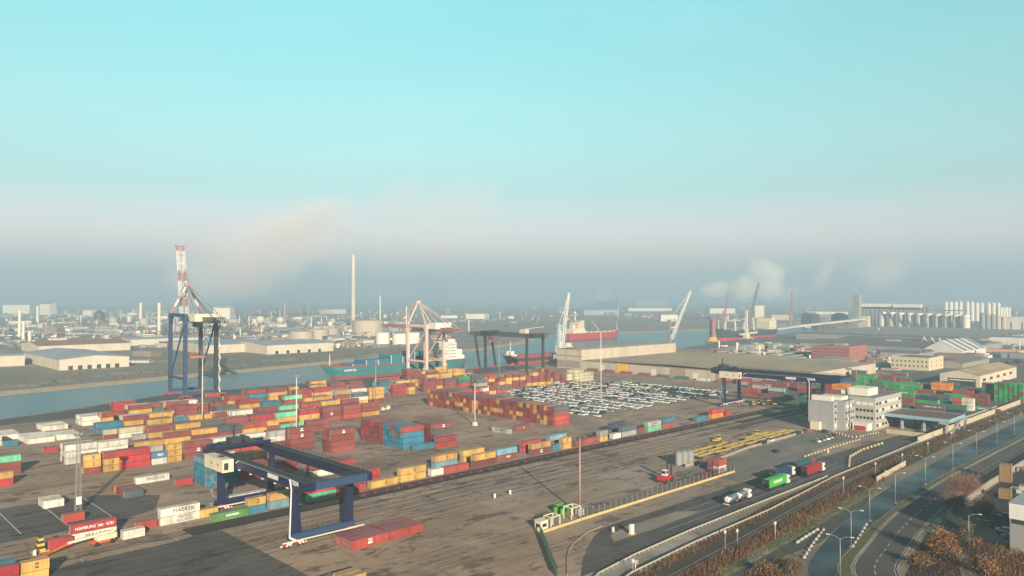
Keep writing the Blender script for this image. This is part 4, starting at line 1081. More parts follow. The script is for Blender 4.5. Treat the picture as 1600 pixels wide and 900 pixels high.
b = MB(); b.beam((-188,0,18),(-188,0,34),1.3,1.3,0,.6,.6); b.beam((-188,-6,32),(-188,6,32),.5,.5); b.build('foremast', M_WHITE, r)
r = empty('coaster', (676,598,0)); tag(r, 'red coaster with green bow moored behind the dark bridge crane', 'ship')
hull(r, 112, 17, 5.5, 3.0, [M_HBLACK, M_HRED, M_HRED, M_DECK], -1, 7, 1.8)
b = MB(); b.box(-92,-7,5.6,-26,7,8.2); b.build('hatch_coaming', M_HRED, r)
b = MB(); b.box(-22,-7,5.6,-6,7,15); b.box(-20,-8,15,-10,8,19); b.beam((-15,0,19),(-15,0,27),.6,.6); s = b.build('superstructure', M_CREAM, r); wins(s,-7.5,7.5,-20,(16.4,),8,'x',w=1.3,h=1.3)
b = MB(); b.box(-105,-5.5,8.2,-96,5.5,9.6); b.beam((-101,0,9.4),(-101,0,24),.8,.8,0,.4,.4); b.box(-103.5,-4,9.4,-99,-1.5,13.4); b.box(-103.5,1.5,9.4,-99,4,13.4); b.build('forecastle', M_WHITE, r)
r = empty('tug', at(1262, 1760)+Vector((0,0,-1.8))); tag(r, 'small white and blue tug in the far reach of the basin', 'boat')
b = MB(); b.prism([(-14,-5),(10,-5),(16,0),(10,5),(-14,5)], 0, 4.5); b.build('hull', M_SHIPBLUE, r)
b = MB(); b.box(-6,-3.5,4.5,6,3.5,10); b.box(-3,-3,10,4,3,13); b.build('wheelhouse', M_WHITE, r)
# ------------------------------------------------------------------ buildings
M_TAN = paint('tan_wall', (.53,.45,.35), .8, 0, .45, .12); M_TANR = concrete('tan_roof', (.46,.355,.205), (.26,.235,.20), (.03,.05,1), .9, joint=False, coarse=.006)
M_RIB = paint('ribbed_grey_panel', (.33,.27,.21), .75, 0, .3, .2); M_GROOF = paint('grey_roof', (.17,.18,.19), .7, 0, .5, .05, streak=False)
M_BRICK = paint('red_brick', (.36,.135,.105), .85, 0, .35, .3); M_CONC = paint('office_concrete', (.40,.38,.345), .8, 0, .3, .2)
M_CONC2 = paint('office_panel', (.33,.335,.34), .8, 0, .25, .2); M_BROOF = paint('brown_roof', (.15,.10,.065), .85, 0, .5, .3, streak=False)
M_BLUEF = paint('pale_blue_fascia', (.25,.42,.47), .6, 0, .25, .3); M_SHUT = paint('white_shutter', (.72,.68,.58), .7, 0, .15, .5)
M_WALLC = paint('boundary_wall_cream', (.52,.44,.32), .85, 0, .45, .2); M_LROOF = paint('light_roof', (.36,.39,.41), .55, 0, .45, .05, streak=False)
M_LWALL = paint('light_wall', (.60,.53,.41), .8, 0, .4, .08); M_TANK = paint('tank_steel', (.50,.41,.32), .65, 0, .35, .06)
M_SILO = paint('silo_white', (.76,.71,.60), .7, 0, .25, .06); M_SILOG = paint('silo_concrete', (.29,.29,.285), .85, 0, .35, .06)
M_SILOG2 = paint('hopper_grey', (.40,.40,.38), .8, 0, .3, .1)
M_BAND = flat('silo_band_blue', (.42,.50,.56), .7); M_ROOFD = paint('dark_shed_roof', (.15,.145,.13), .8, 0, .5, .03, streak=False)
M_TENT = paint('tent_fabric', (.62,.62,.60), .7, 0, .3, .05); M_RUSTR = paint('rust_roof', (.32,.17,.11), .85, 0, .5, .05, streak=False)
M_PLINTH = paint('plinth_concrete', (.33,.29,.23), .85, 0, .4, .3)

# tan warehouses behind the car lot
r = empty('warehouse', (577,498,0)); tag(r, 'tall tan warehouse hall with grey ribbed lower end wall beside the quay', 'warehouse')
b = MB(); b.box(0,.0,0,165,33,19); b.box(-.25,-.25,19,165.25,33.25,19.6); b.box(-.3,-.3,12.4,165.3,0,12.9); b.build('wall', M_TAN, r)
b = MB()
for k in range(3): b.box(-.35, 1+k*10.7, 1.5, -.05, 10.9+k*10.7, 8.2)
b.box(-.5,-.4,12.6,-.0,33.4,13.3); b.build_each('wall_panel', M_RIB, r)
b = MB(); b.face([(-.4,-.4,19.65),(165.4,-.4,19.65),(165.4,16,20.6),(-.4,16,20.6)]); b.face([(-.4,16,20.6),(165.4,16,20.6),(165.4,33.4,19.65),(-.4,33.4,19.65)]); b.build('roof', M_TANR, r)
r = empty('warehouse', (577,281,0)); tag(r, 'long low tan warehouse with broad ochre roof and yellow door', 'warehouse')
b = MB(); b.box(0,0,0,175,216.9,9.2); b.build('wall', M_TAN, r)
b = MB(); b.face([(-.6,-.6,9.3),(175.6,-.6,9.3),(175.6,108,11.2),(-.6,108,11.2)]); b.face([(-.6,108,11.2),(175.6,108,11.2),(175.6,216.4,9.3),(-.6,216.4,9.3)]); b.box(-.6,-.6,9.0,-.4,216,9.3); b.build('roof', M_TANR, r)
b = MB(); b.box(-.3,160,.2,-.02,172,9.0); b.build('door', paint('door_yellow', (.78,.47,.02), .6, 0, .2, .3), r)
b = MB()
for y0, y1 in ((96,112),(52,66),(20,30)): b.box(-.28, y0, .3, -.02, y1, 8.4)
b.build_each('wall_panel', M_RIB, r)
b = MB()
for y in (36,84,128,188): b.box(-.2,y,1,-.02,y+5,6)
b.build_each('shutter', M_SHUT, r)
# brick building
def block(name, label, cat, x0, y0, x1, y1, h, mw, mr, rows, nx, ny, gm=None, wv=1.1, hv=1.5, z0=1.3, group=None, par=.5):
    r = empty(name, (x0, y0, 0)); tag(r, label, cat, group)
    X, Y = x1-x0, y1-y0
    b = MB(); b.box(0,0,0,X,Y,h); b.box(-.15,-.15,h,X+.15,.35,h+par); b.box(-.15,Y-.35,h,X+.15,Y+.15,h+par); b.box(-.15,.35,h,.35,Y-.35,h+par); b.box(X-.35,.35,h,X+.15,Y-.35,h+par); w = b.build('wall', mw, r)
    b = MB(); b.face([(.35,.35,h+.05),(X-.35,.35,h+.05),(X-.35,Y-.35,h+.05),(.35,Y-.35,h+.05)]); b.build('roof', mr, r)
    fh = (h-z0)/rows; cnt = 0
    for i in range(rows):
        z = z0+i*fh
        for k in range(ny):
            if cnt > 90: break
            t = Y*(k+.5)/ny; b = MB(); b.box(-.06,t-wv/2,z,-.0,t+wv/2,z+hv,1); b.box(-.04,t-wv/2-.12,z-.12,0,t+wv/2+.12,z,0); b.build('window', [mw, gm or M_GLASS], r); cnt += 1
        for k in range(nx):
            if cnt > 90: break
            t = X*(k+.5)/nx; b = MB(); b.box(t-wv/2,-.06,z,t+wv/2,0,z+hv,1); b.box(t-wv/2-.12,-.04,z-.12,t+wv/2+.12,0,z,0); b.build('window', [mw, gm or M_GLASS], r); cnt += 1
    return r
r = block('brick_building', 'four storey red brick building with rows of small windows', 'building', 861, 350, 912, 393, 16.4, M_BRICK, M_GROOF, 4, 6, 16, None, 1.1, 1.7)
b = MB(); b.box(16,12,16.5,28,24,19); b.build('roof_plant', M_SILOG, r)
b = MB(); b.box(-7,0,4.6,-.1,26,5.1)
for y in (1,12.5,25): b.box(-6.6,y-.3,0,-6,y+.3,4.6)
b.build('canopy', M_CONC, r)
block('office_building', 'cream two storey block standing between brick building and tan shed', 'building', 808, 252, 852, 287, 12.2, paint('cream_wall', (.62,.52,.36), .8, 0, .2, .2), M_GROOF, 2, 3, 9, None, 1.3, 1.8, 3.2)
r = empty('shed', (856,236,0)); tag(r, 'long low pinkish shed running back from the cream block', 'shed')
b = MB(); b.gable(0,0,95,22,0,5.5,8,'x',0,1); b.build('wall', [M_RIB, M_GROOF], r)
r = empty('shed', (687,177,0)); tag(r, 'tan gabled shed with open front beside the green container terminal', 'shed')
b = MB(); b.gable(0,0,112,29,0,9.4,13,'x',0,1); w = b.build('wall', [M_LWALL, M_TANR], r)
b = MB(); b.box(-.1,3,.1,-.02,23,6.4); b.build('door', M_DARK, r)
b = MB(); b.box(-.16,4,4.6,-.1,22,5.4); b.build('door_beam', M_SHUT, r)
b = MB()
for k in range(5): b.box(8+k*20,-.1,4.5,16+k*20,-.02,6.5)
b.build_each('window', M_GLASS, r)
r = empty('tent_hall', (1006,278,0)); tag(r, 'large white gabled storage tent with pale striped roof', 'storage tent')
b = MB(); b.gable(0,0,100,44,0,8,20,'x',0,1); b.build('canopy', [M_TENT, M_TENT], r)
b = MB()
for k in range(4):
    x = 14+k*24; b.face([(x,-.3,8.4),(x+9,-.3,8.4),(x+9,21.9,20.42),(x,21.9,20.42)])
b.build_each('roof_panel', M_GROOF, r)
b = MB(); b.box(52,-.1,0,57,-.02,7); b.build('door', M_DARK, r)
for i, (x0,y0,x1,y1,ze,zr,n,lab) in enumerate(((1042,296,1262,492,8,12,2,'broad dark roofed warehouse behind the brick building'),(1276,330,1660,610,10,13,11,'wide shed roof with many pale ridges just before the white silo row'),(945,306,1000,348,7,10,3,'dark gabled shed with skylights beside the striped tent'))):
    r = empty('warehouse', (x0,y0,0)); tag(r, lab, 'warehouse')
    wX = (x1-x0)/n; Yl = y1-y0
    b = MB(); b.box(0,0,0,x1-x0,Yl,ze-.05); b.build('wall', M_SILOG, r)
    b = MB()
    for k in range(n):
        xa, xb = k*wX, (k+1)*wX; xm = (xa+xb)/2
        b.face([(xa,-.5,ze),(xm,-.5,zr),(xm,Yl+.5,zr),(xa,Yl+.5,ze)][::-1], 0); b.face([(xm,-.5,zr),(xb,-.5,ze),(xb,Yl+.5,ze),(xm,Yl+.5,zr)][::-1], 0)
        b.face([(xa,-.5,ze),(xb,-.5,ze),(xm,-.5,zr)], 0); b.face([(xb,Yl+.5,ze),(xa,Yl+.5,ze),(xm,Yl+.5,zr)], 0)
        b.box(xm-1.2,-.5,zr-.1,xm+1.2,Yl+.5,zr+.35,1)
    b.build('roof', [M_ROOFD, M_ROOFD if i == 0 else M_LROOF], r)
# conical hoppers
for k in range(7):
    p = at(1443+k*12.2, 1085-k*16); r = empty('hopper', p); tag(r, f'{ORD[k]} of seven white pointed hoppers lined up behind the striped tent', 'hopper', 'pointed hoppers behind the tent')
    b = MB(); b.box(-4.6,-4.6,0,4.6,4.6,9); b.build('frame', M_SILOG, r)
    b = MB(); b.lathe((0,0,9.05), [(4.8,0),(.4,8)], 12, 0); b.build('cone', M_SILOG2, r)
# white silos
for k in range(10):
    px = 1379+k*14.4; D = 1730-k*21; p = at(px, D); r = empty('silo', p); tag(r, f'{ORD[k]} white silo from the grain elevator, in the row of ten', 'silo', 'white silo row')
    zt = zat(487+k*.5, D)
    b = MB(); b.lathe((0,0,0), [(7.7,0),(7.7,zt-2),(7.0,zt-.6),(2.5,zt)], 22, 0); b.build('shell', M_SILO, r)
    b = MB(); b.lathe((0,0,zt-9), [(7.78,0),(7.78,3.4),(7.6,3.4)], 22, 0); b.build('band', M_BAND, r)
    b = MB(); b.box(-1.2,-1.2,zt,1.2,1.2,zt+3); b.build('head_house', M_SILOG, r)
r = empty('conveyor_bridge', at(1376,1745)); tag(r, 'grey conveyor gallery running above the white silo row', 'conveyor')
a0, a1 = at(1350,1770,46)-at(1376,1745), at(1512,1520,46)-at(1376,1745); b = MB(); b.beam(a0, a1, 2.4, 2.0); b.build('gallery', M_SILO, r)
b = MB()
for k in range(3):
    p = a0+(a1-a0)*((k+.5)/3); b.beam((p.x,p.y,0),(p.x,p.y,45),.7,.7)
b.build_each('trestle', M_SILOG, r)
M_BIN = paint('bin_concrete', (.20,.205,.21), .85, 0, .3, .06)
# grain elevator
r = empty('grain_elevator', at(1339,1860)); tag(r, 'tall grey grain elevator with fluted silo block and head tower', 'grain elevator')
o_ = at(1339,1860); b = MB()
for k in range(17):
    p = at(1350+k*6.3, 1870-k*6)-o_; b.cyl((p.x,p.y,0),(p.x,p.y,50),7.2,n=14)
b.build_each('silo_bin', M_BIN, r)
b = MB(); p0, p1 = at(1345,1868,54)-o_, at(1392,1822,54)-o_; b.beam(p0,p1,11,8); p0, p1 = at(1396,1818,53)-o_, at(1440,1776,53)-o_; b.beam(p0,p1,11,8); b.build('gallery', M_SILO, r)
b = MB(); b.box(-8,-8,0,8,8,79); b.build('head_tower', M_SILOG, r)
b = MB(); p = at(1351,1760)-o_; b.box(p.x-11,p.y-11,0,p.x+11,p.y+11,30); b.build('annex', M_LWALL, r)
for k in range(11):
    p = at(1478+k*7.6+(k//4)*3, 2350); r = empty('silo', p); tag(r, f'{ORD[k]} hazy slim silo in the distant row beyond the white silos', 'silo', 'distant slim silos')
    b = MB(); b.lathe((0,0,0), [(5.6,0),(5.6,58-(k//6)*3),(2,61-(k//6)*3)], 12, 0); b.build('shell', M_SILO, r)
for k in range(5):
    p = at(1560+k*4.2, 2000); r = empty('silo', p); tag(r, f'{ORD[k]} short pale silo clustered at the end of the distant slim silos', 'silo', 'short clustered silos')
    b = MB(); b.lathe((0,0,0), [(3.2,0),(3.2,46),(1,48)], 10, 0); b.build('shell', M_SILO, r)
for k in range(5):
    p = at(1535+k*8.2, 1620); r = empty('storage_tank', p); tag(r, f'{ORD[k]} upright grey tank beside the white windowless plant', 'tank', 'upright grey tanks')
    b = MB(); b.lathe((0,0,0), [(4.8,0),(4.8,38-k*2),(1,41-k*2)], 14, 0); b.build('shell', M_SILOG if k < 3 else M_TANK, r)
r = empty('factory', at(1583,1640)); tag(r, 'white windowless plant block with tall dark slots near the frame edge', 'factory')
b = MB(); b.box(-14,-60,0,26,22,30); b.box(-14.2,-60.2,30,26.2,22.2,31); b.build('wall', M_SILO, r)
b = MB()
for y in (-44,-32,-20,0): b.box(-14.1,y,4,-14.02,y+2.4,20)
b.build_each('window', M_DARK, r)
r = empty('shed', at(1600,1150)); tag(r, 'pale low shed with peach end beyond the orange wagons', 'shed')
b = MB(); b.box(-20,-4,0,30,60,12); b.build('wall', M_SILO, r)
b = MB(); b.face([(-20.3,-4.3,12.1),(30.3,-4.3,12.1),(30.3,60.3,13),(-20.3,60.3,13)]); b.build('roof', M_GROOF, r)
# conveyor from quay to elevator
r = empty('conveyor_bridge', (1190,668,0)); tag(r, 'long pale conveyor bridge climbing from the quay to the elevator', 'conveyor')
q0 = Vector((0,0,9)); q1 = at(1245,1545,14)-Vector((1190,668,0)); q2 = at(1358,1770,24)-Vector((1190,668,0))
b = MB(); b.beam(q0,q1,5,3.4); b.beam(q1,q2,6,4.4); b.build('gallery', M_LWALL, r)
b = MB()
for k in range(1,10):
    p = q0+(q1-q0)*(k/10) if k < 5 else q1+(q2-q1)*((k-4)/7); b.beam((p.x,p.y,0),(p.x,p.y,p.z-1),1.2,1.2)
b.build_each('trestle', M_SILOG, r)
for (px, D, w, dp, h, mm, lab) in ((1302,1640,90,50,16,M_ROOFD,'dark blue grey warehouse by the grain elevator foot'),(1312,1950,36,30,34,M_DARK,'dark hopper building behind the blue grey warehouse'),(1266,2100,50,30,32,M_DARK,'dark cube shaped store beyond the bulk carrier')):
    r = empty('warehouse', at(px,D)); tag(r, lab, 'warehouse'); b = MB(); b.gable(-w/2,-dp/2,w/2,dp/2,0,h*.8,h,'x',0,1); b.build('wall', [mm, M_GROOF], r)
# orange hopper wagons
M_WAG = paint('wagon_orange', (.45,.20,.10), .7, 0, .4, .1)
for k in range(7):
    p = at(1497+k*18, 1000-k*4); q_ = at(1515+k*18, 996-k*4)-p; r = empty('hopper_wagon', p, atan2(q_.y, q_.x)); tag(r, f'{ORD[k]} orange hopper wagon from the striped tent', 'wagon', 'orange hopper wagons')
    b = MB(); b.prism([(-7.2,-1.6),(7.2,-1.6),(7.2,1.6),(-7.2,1.6)],1.2,5.2); b.beam((-6.4,0,1),(6.4,0,1),2.2,1,0); b.build('body', M_WAG, r)
    b = MB()
    for x in (-5,-3.4,3.4,5): b.cyl((x,-1,.48),(x,1,.48),.48,n=8)
    b.build('wheelset', M_DARK, r)

# grey office by the truck lanes
r = empty('office_building', (408,158.8,0)); tag(r, 'stepped grey four storey office with rooftop plant by the truck lanes', 'building')
segs = [(0,15.5,5,29.5,14.6,'a'),(4.2,11.3,17,28,14.9,'b'),(16.8,.4,56,22,16.6,'c')]
for i, (x0,y0,x1,y1,h,_) in enumerate(segs):
    b = MB(); b.box(x0,y0,0,x1,y1,h); b.box(x0-.1,y0-.1,h,x1+.1,y1+.1,h+.7); b.build('wall', M_CONC if i == 2 else M_CONC2, r)
    b = MB(); b.face([(x0+.3,y0+.3,h+.75),(x1-.3,y0+.3,h+.75),(x1-.3,y1-.3,h+.75),(x0+.3,y1-.3,h+.75)]); b.build('roof', M_GROOF, r)
def owin(x0, x1, y0, zs, n, w, h, face, mfr=M_SHUT, shut=.5):
    for z in zs:
        for k in range(n):
            t = x0+(x1-x0)*(k+.5)/n; b = MB()
            gm = 1 if rnd.random() > shut else 0
            if face == 'y':
                b.box(t-w/2-.1,y0-.06,z-.1,t+w/2+.1,y0-.003,z+h+.1,0); b.box(t-w/2,y0-.1,z,t+w/2,y0-.06,z+h,gm)
            else:
                b.box(y0-.06,t-w/2-.1,z-.1,y0-.003,t+w/2+.1,z+h+.1,0); b.box(y0-.1,t-w/2,z,y0-.06,t+w/2,z+h,gm)
            b.build('window', [mfr, M_GLASS], r)
owin(.4,4.1,15.5,(1.8,5.2,8.6,12),1,2.2,1.5,'y'); owin(5,16.4,11.3,(1.8,5.2,8.6,12),4,1.8,1.5,'y')
owin(1,10.7,16.8,(5.6,9.6),5,1.3,1.4,'x',M_CONC,.0); owin(1,10.7,16.8,(13.2,),3,2.4,1.4,'x',M_SHUT,.8)
owin(17.6,55,.4,(1.6,5.4,9.4,13.2),9,2.6,1.5,'y',M_SHUT,.55)
b = MB(); b.box(1,17,15.4,4.4,28,18); b.box(6,14,15.7,15,26,17.6); b.box(22,6,17.4,36,17,21.4); b.box(23,18,17.4,30,21,19.6); b.build_each('roof_plant', M_SILO, r)
b = MB()
for x, y, z in ((24,8,26),(33,12,27),(40,10,22),(8,20,20),(50,15,21)): b.beam((x,y,16),(x,y,z),.14,.14)
b.build_each('antenna', M_GREY, r)
b = MB(); b.box(11,2,0,16.6,10,3.6); b.box(10.7,1.7,3.6,16.7,10.3,4.0); b.box(10.8,3,.2,10.98,9,2.6,1); b.build('entrance_porch', [M_WHITE, M_RED], r)
b = MB(); b.box(-3.2,22,0,-.3,27,4.2); b.build('meter_cabinet', M_CREAM, r)
# canopy over the truck gate
r = empty('gate_canopy', (438,127,0)); tag(r, 'flat brown gate canopy with pale blue edge beside the office', 'canopy')
b = MB(); b.box(0,0,7.2,26,36,7.9); b.build('roof', M_BROOF, r)
b = MB(); b.box(-.25,-.25,6.4,0,36.25,8.1); b.box(0,-.25,6.4,26.2,0,8.1); b.box(26,0,6.4,26.25,36.25,8.1); b.build('fascia', M_BLUEF, r)
for x in (3,23):
    for y in (2,13,24,34):
        b = MB(); b.box(x-.5,y-.5,0,x+.5,y+.5,7.2); b.build('column', M_CONC, r)
b = MB(); b.beam((2,0,.1),(8,-3,7.2),.8,.8); b.beam((24,0,.1),(18,-3,7.2),.8,.8); b.beam((8,-3,7.0),(18,-3,7.0),.8,.8); b.build('portal_brace', M_SILOG, r)
for k in range(6):
    r2 = empty('gate_booth', (444+(k%2)*9,131+k*5.3,0)); tag(r2, f'{ORD[k]} small white booth in the lanes under the gate canopy', 'booth', 'booths under the gate canopy')
    b = MB(); b.box(-1.0,-.8,.15,1.0,.8,2.6); b.box(-1.2,-1.0,2.6,1.2,1.0,2.8); b.build('cabin', M_GREY, r2)
    b = MB(); b.box(-1.24,-.6,1.2,-1.2,.6,2.2); b.box(-.9,-.94,1.2,.9,-.9,2.2); b.build('window', M_GLASS, r2)
    b = MB(); b.box(-3,-1.2,0,3,1.2,.15); b.build('island', M_PALE, r2)
# boundary walls
def wall(name, label, pts, h, t, mat, posts=0, cap=None):
    r = empty(name, (pts[0][0], pts[0][1], 0)); tag(r, label, 'wall'); o = Vector((pts[0][0], pts[0][1], 0)); b = MB()
    for a, c in zip(pts[:-1], pts[1:]):
        a, c = Vector((*a,h/2))-o, Vector((*c,h/2))-o; b.beam(a, c, t, h); b.beam(a+Vector((0,0,h/2+.08)), c+Vector((0,0,h/2+.08)), t+.16, .15)
    b.build('panel', mat, r); return r
wall('boundary_wall', 'long cream boundary wall along the railway strip', [(404,131.2),(700,131.8),(1000,133)], 2.6, .3, M_WALLC)
wall('boundary_wall', 'low pinkish wall in front of the gate canopy', [(421,128.4+4),(421,152)], 2.2, .3, M_WALLC)
wall('boundary_wall', 'low concrete wall dividing the green terminal from the gate', [(470,152),(474,136),(560,135)], 2.4, .3, M_PLINTH)
wall('boundary_wall', 'short pale wall segment in the scrub beside the wet road', [(306,114.2),(345,117)], 2.0, .3, M_WALLC)
# grey shed at the frame corner
r = empty('shed', (248.5,54,0)); tag(r, 'grey shed with white band and dark opening at the frame corner', 'shed')
b = MB(); b.box(0,-30,0,24,3,9.5); b.box(-.1,-30,9.5,24.1,3.1,13.8,1); b.build('wall', [M_SILOG, M_WHITE], r)
b = MB(); b.box(-.15,-30,8.3,-.02,2.4,9.4); b.build('window', M_DARK, r)
b = MB(); b.face([(-.3,-30,13.9),(24.3,-30,13.9),(24.3,3.3,13.9),(-.3,3.3,13.9)]); b.build('roof', M_LROOF, r)

# ------------------------------------------------------------------ the far bank
def far_shed(px, yb_, X, Y, h, zr, mw, mr, label, axis='x', rot=0, doors=0):
    p = P(px, yb_); r = empty('warehouse', (p.x, p.y, 0), rot); tag(r, label, 'warehouse')
    b = MB(); b.gable(0,0,X,Y,0,h,zr,axis,0,1,.8); b.build('wall', [mw, mr], r)
    if doors:
        b = MB()
        for k in range(doors): b.box(X*(.12+.8*k/doors),-.12,0,X*(.12+.8*k/doors)+4,-.02,4)
        b.build_each('door', M_DARK, r)
    return r
far_shed(93,579,64,150,10.5,13.5,M_LWALL,M_LROOF,'broad pale warehouse with grey roof on the far bank opposite the reefers','y',0,6)
far_shed(60,553,110,95,10,14,M_LWALL,M_RUSTR,'rust roofed warehouse just behind the broad pale one')
far_shed(417,554,95,110,11.5,14,M_LWALL,M_LROOF,'cream warehouse with dock doors across the canal from the teal ship','x',0,5)
far_shed(322,553,92,130,11,13,M_LWALL,M_LROOF,'long pale warehouse adjoining the cream one across the canal')
far_shed(205,540,110,60,9,11,M_LWALL,M_LROOF,'white walled hall partly behind the blue quay crane')
far_shed(0,573,22,30,11,12,M_LWALL,M_LROOF,'pale shed at the far bank near the frame edge')
for i, (px, yb_, w, h, mm, lab) in enumerate(((230,556,36,7,M_RUSTR,'rust coloured low block behind the blue crane legs'),(222,566,30,4,M_LWALL,'low cream hut row on the far bank'),(85,523,22,12,M_RUSTR,'small peach building among the far fields'),(128,522,52,4,M_LROOF,'thin grey roofed hall in the far fields'),
   (480,538,38,6,M_RUSTR,'long reddish shed before the oval tanks'),(575,535,18,5,M_SILO,'small white block before the wide tan tank'),(690,530,32,8,M_RUSTR,'red roofed building right of the pink crane boom'),(745,498,30,9,M_SILO,'white hall out in the dark fields'),(700,497,26,5,M_SILO,'low white sheds out on the plain'),
   (930,492,62,9,M_LROOF,'long hazy grey hall with white end beyond the tanker'),(1020,478,50,12,M_LROOF,'big hazy plant hall beyond the two jibs'),(1010,486,70,6,M_SILO,'long hazy white hall beyond the basin'),(948,489,30,22,M_SHIPBLUE,'hazy blue hall beyond the red tanker'),(1045,502,26,12,M_SILO,'white hazy works building at the basin edge'),
   (1125,490,40,10,M_SILO,'pale hazy works between the two red cranes'),(1185,496,16,22,M_CREAM,'cream hazy tower block beyond the cream harbour crane'),(1222,500,30,10,M_LWALL,'peach hazy shed beyond the bulk carrier'),(1290,492,60,6,M_SILO,'pale hazy hall left of the elevator'),
   (1120,560,22,3,M_RUSTR,'low red hut behind the ochre roof'),(1210,552,20,6,M_LWALL,'low cream hut between quay and brick building'),(1182,545,14,3,M_SILO,'tiny white hut on the quay apron'),(1150,575,26,9,M_SILO,'white gabled hall behind the far gantry'),(1225,575,34,9,M_SILO,'second white gabled hall behind the far gantry'),
   (1395,545,22,14,M_LWALL,'small cream house beside the tent'),(1440,552,18,9,M_SILOG,'small grey workshop behind the cream block'),(350,470+30,26,22,M_SILO,'tall hazy pale block behind the crane machine house'),(30,490,40,16,M_SILO,'hazy white works on the skyline near the frame edge'),(75,492,20,20,M_SILO,'hazy tall white block on the skyline'),(140,495,16,12,M_SILO,'hazy twin roofed block on the skyline'),(520,490,40,8,M_LWALL,'hazy peach works left of the tall chimney'),(455,489,40,8,M_RUSTR,'hazy pink works behind the two spheres'))):
    p = P(px, yb_); D = p.x*cos(YAW)+p.y*sin(YAW); s = D/FPX
    r = empty('works_building' if h > 7 else 'shed', p, radians(-44+rnd.uniform(-25,25))); tag(r, lab, 'building')
    W, Hh, Dp = w*s, h*s, w*s*rnd.uniform(.4,.8)
    b = MB(); b.gable(-W/2,-Dp/2,W/2,Dp/2,0,Hh*.85,Hh,'x',0,1,.5); b.build('wall', [mm, M_LROOF if rnd.random() < .6 else M_GROOF], r)
    if D < 1100:
        b = MB()
        for k in range(5): b.box(-W/2+W*(k+.3)/5,-Dp/2-.15,Hh*.25,-W/2+W*(k+.6)/5,-Dp/2-.03,Hh*.6)
        b.build_each('window', M_GROOF, r)
def tank(px, yb_, wpx, hpx, mm, label, group=None, dome=.06):
    p = P(px, yb_); D = p.x*cos(YAW)+p.y*sin(YAW); s = D/FPX; r = empty('storage_tank', p); tag(r, label, 'tank', group)
    R, H = wpx*s/2, hpx*s
    b = MB(); b.lathe((0,0,0), [(R,0),(R,H),(R*1.01,H),(R*1.01,H+.5),(R*.96,H+.5),(R*.5,H+R*dome),(.4,H+R*dome*1.4)], 28, 0); b.build('shell', mm, r)
    b = MB()
    for z in (.3,.6,.9): b.lathe((0,0,H*z), [(R*1.002,0),(R*1.012,.1),(R*1.012,.5),(R*1.002,.6)], 28, 0)
    b.build('wind_girder', mm, r)
tank(575,524,49,23,M_TANK,'very wide tan oil tank below the tall chimney')
tank(471,531,38,13,M_TANK,'broad low tan tank nearest the long cream warehouse'); tank(497,529,34,14,M_TANK,'broad tan tank between two low tanks'); tank(515,527,28,14,M_TANK,'broad tan tank beside the white hut')
tank(598,537,22,17,M_SILO,'white tank with dark gap beside the wide tan tank'); tank(624,538,22,16,M_SILO,'white tank just left of the pink crane leg'); tank(645,536,22,16,M_SILO,'white tank partly behind the pink crane')
tank(177,505,12,9,M_TANK,'small peach tank on the left plain'); tank(202,503,6,9,M_SILO,'slim white tank on the left plain'); tank(225,508,14,10,M_TANK,'hazy tank left of the cream chimney'); tank(365,508,20,9,M_TANK,'peach tank right of the crane machine house'); tank(345,508,16,10,M_SILO,'pale tank behind the crane machine house'); tank(516,511,8,8,M_SILO,'small upright tank near the spheres')
tank(155,500,16,10,M_DARK,'dark domed tank on the left skyline', dome=.5)
for px, rr in ((407,6.5),(438,6)):
    p = P(px, 508); D = p.x*cos(YAW)+p.y*sin(YAW); R = rr*D/FPX; r = empty('gas_sphere', p); tag(r, 'cream gas sphere ' + ('nearer the quay crane' if px < 420 else 'nearer the tall chimney') + ' of the two', 'gas sphere', 'gas spheres')
    b = MB(); b.lathe((0,0,R*1.25), [(max(.2,R*sin(pi*k/12)), -R*cos(pi*k/12)) for k in range(13)], 20, 0, True); b.build('shell', M_CREAM, r)
    b = MB()
    for k in range(8): a = k*pi/4; b.beam((R*.9*cos(a),R*.9*sin(a),0),(R*.95*cos(a),R*.95*sin(a),R*1.2),1.0,1.0)
    b.build_each('leg', M_SILOG, r)
def chimney(px, D, ytop, r0, r1, mats, label, bands=0):
    p = at(px, D); h = zat(ytop, D); r = empty('chimney', p); tag(r, label, 'chimney')
    b = MB(); b.lathe((0,0,0), [(r0,0),(r0*.55+r1*.45,h*.5),(r1,h)], 16, 0); b.build('shaft', mats[0], r)
    if bands:
        b = MB()
        for k in range(bands): 
            z = h*(1-.045*(k*2+.2)*.5-.025); f = z/h; rr = r0*.55+r1*.45+(r1-r0*.55-r1*.45)*(f-.5)*2
            b.lathe((0,0,z-h*.012), [(rr+.06,0),(rr+.08,h*.014),(rr-.1,h*.022)], 16, 0)
        b.build('warning_band', mats[1], r)
chimney(552, 1850, 398, 5.2, 3.6, [M_LWALL, M_PINK], 'very tall slender chimney with red and white bands', 7)  # pale pink bands: the distance haze is put into their colour
chimney(249, 1500, 473, 3.4, 3.0, [M_CREAM], 'cream chimney left of the tall blue quay crane')
chimney(31, 1400, 485, 2.8, 2.2, [M_SILO], 'thin pale chimney at the far frame edge'); chimney(37, 1300, 502, 2.6, 2.2, [M_SILO], 'shorter pale chimney beside the thin one'); chimney(47, 1050, 517, 2.2, 1.9, [M_SILO], 'small white chimney behind the rust roofed warehouse')
chimney(167, 1150, 527, 2.0, 2.0, [M_SILO], 'short white stack, nearer the cream chimney of two'); chimney(172, 1150, 528, 2.0, 2.0, [M_SILO], 'short white stack with a twin beside it')
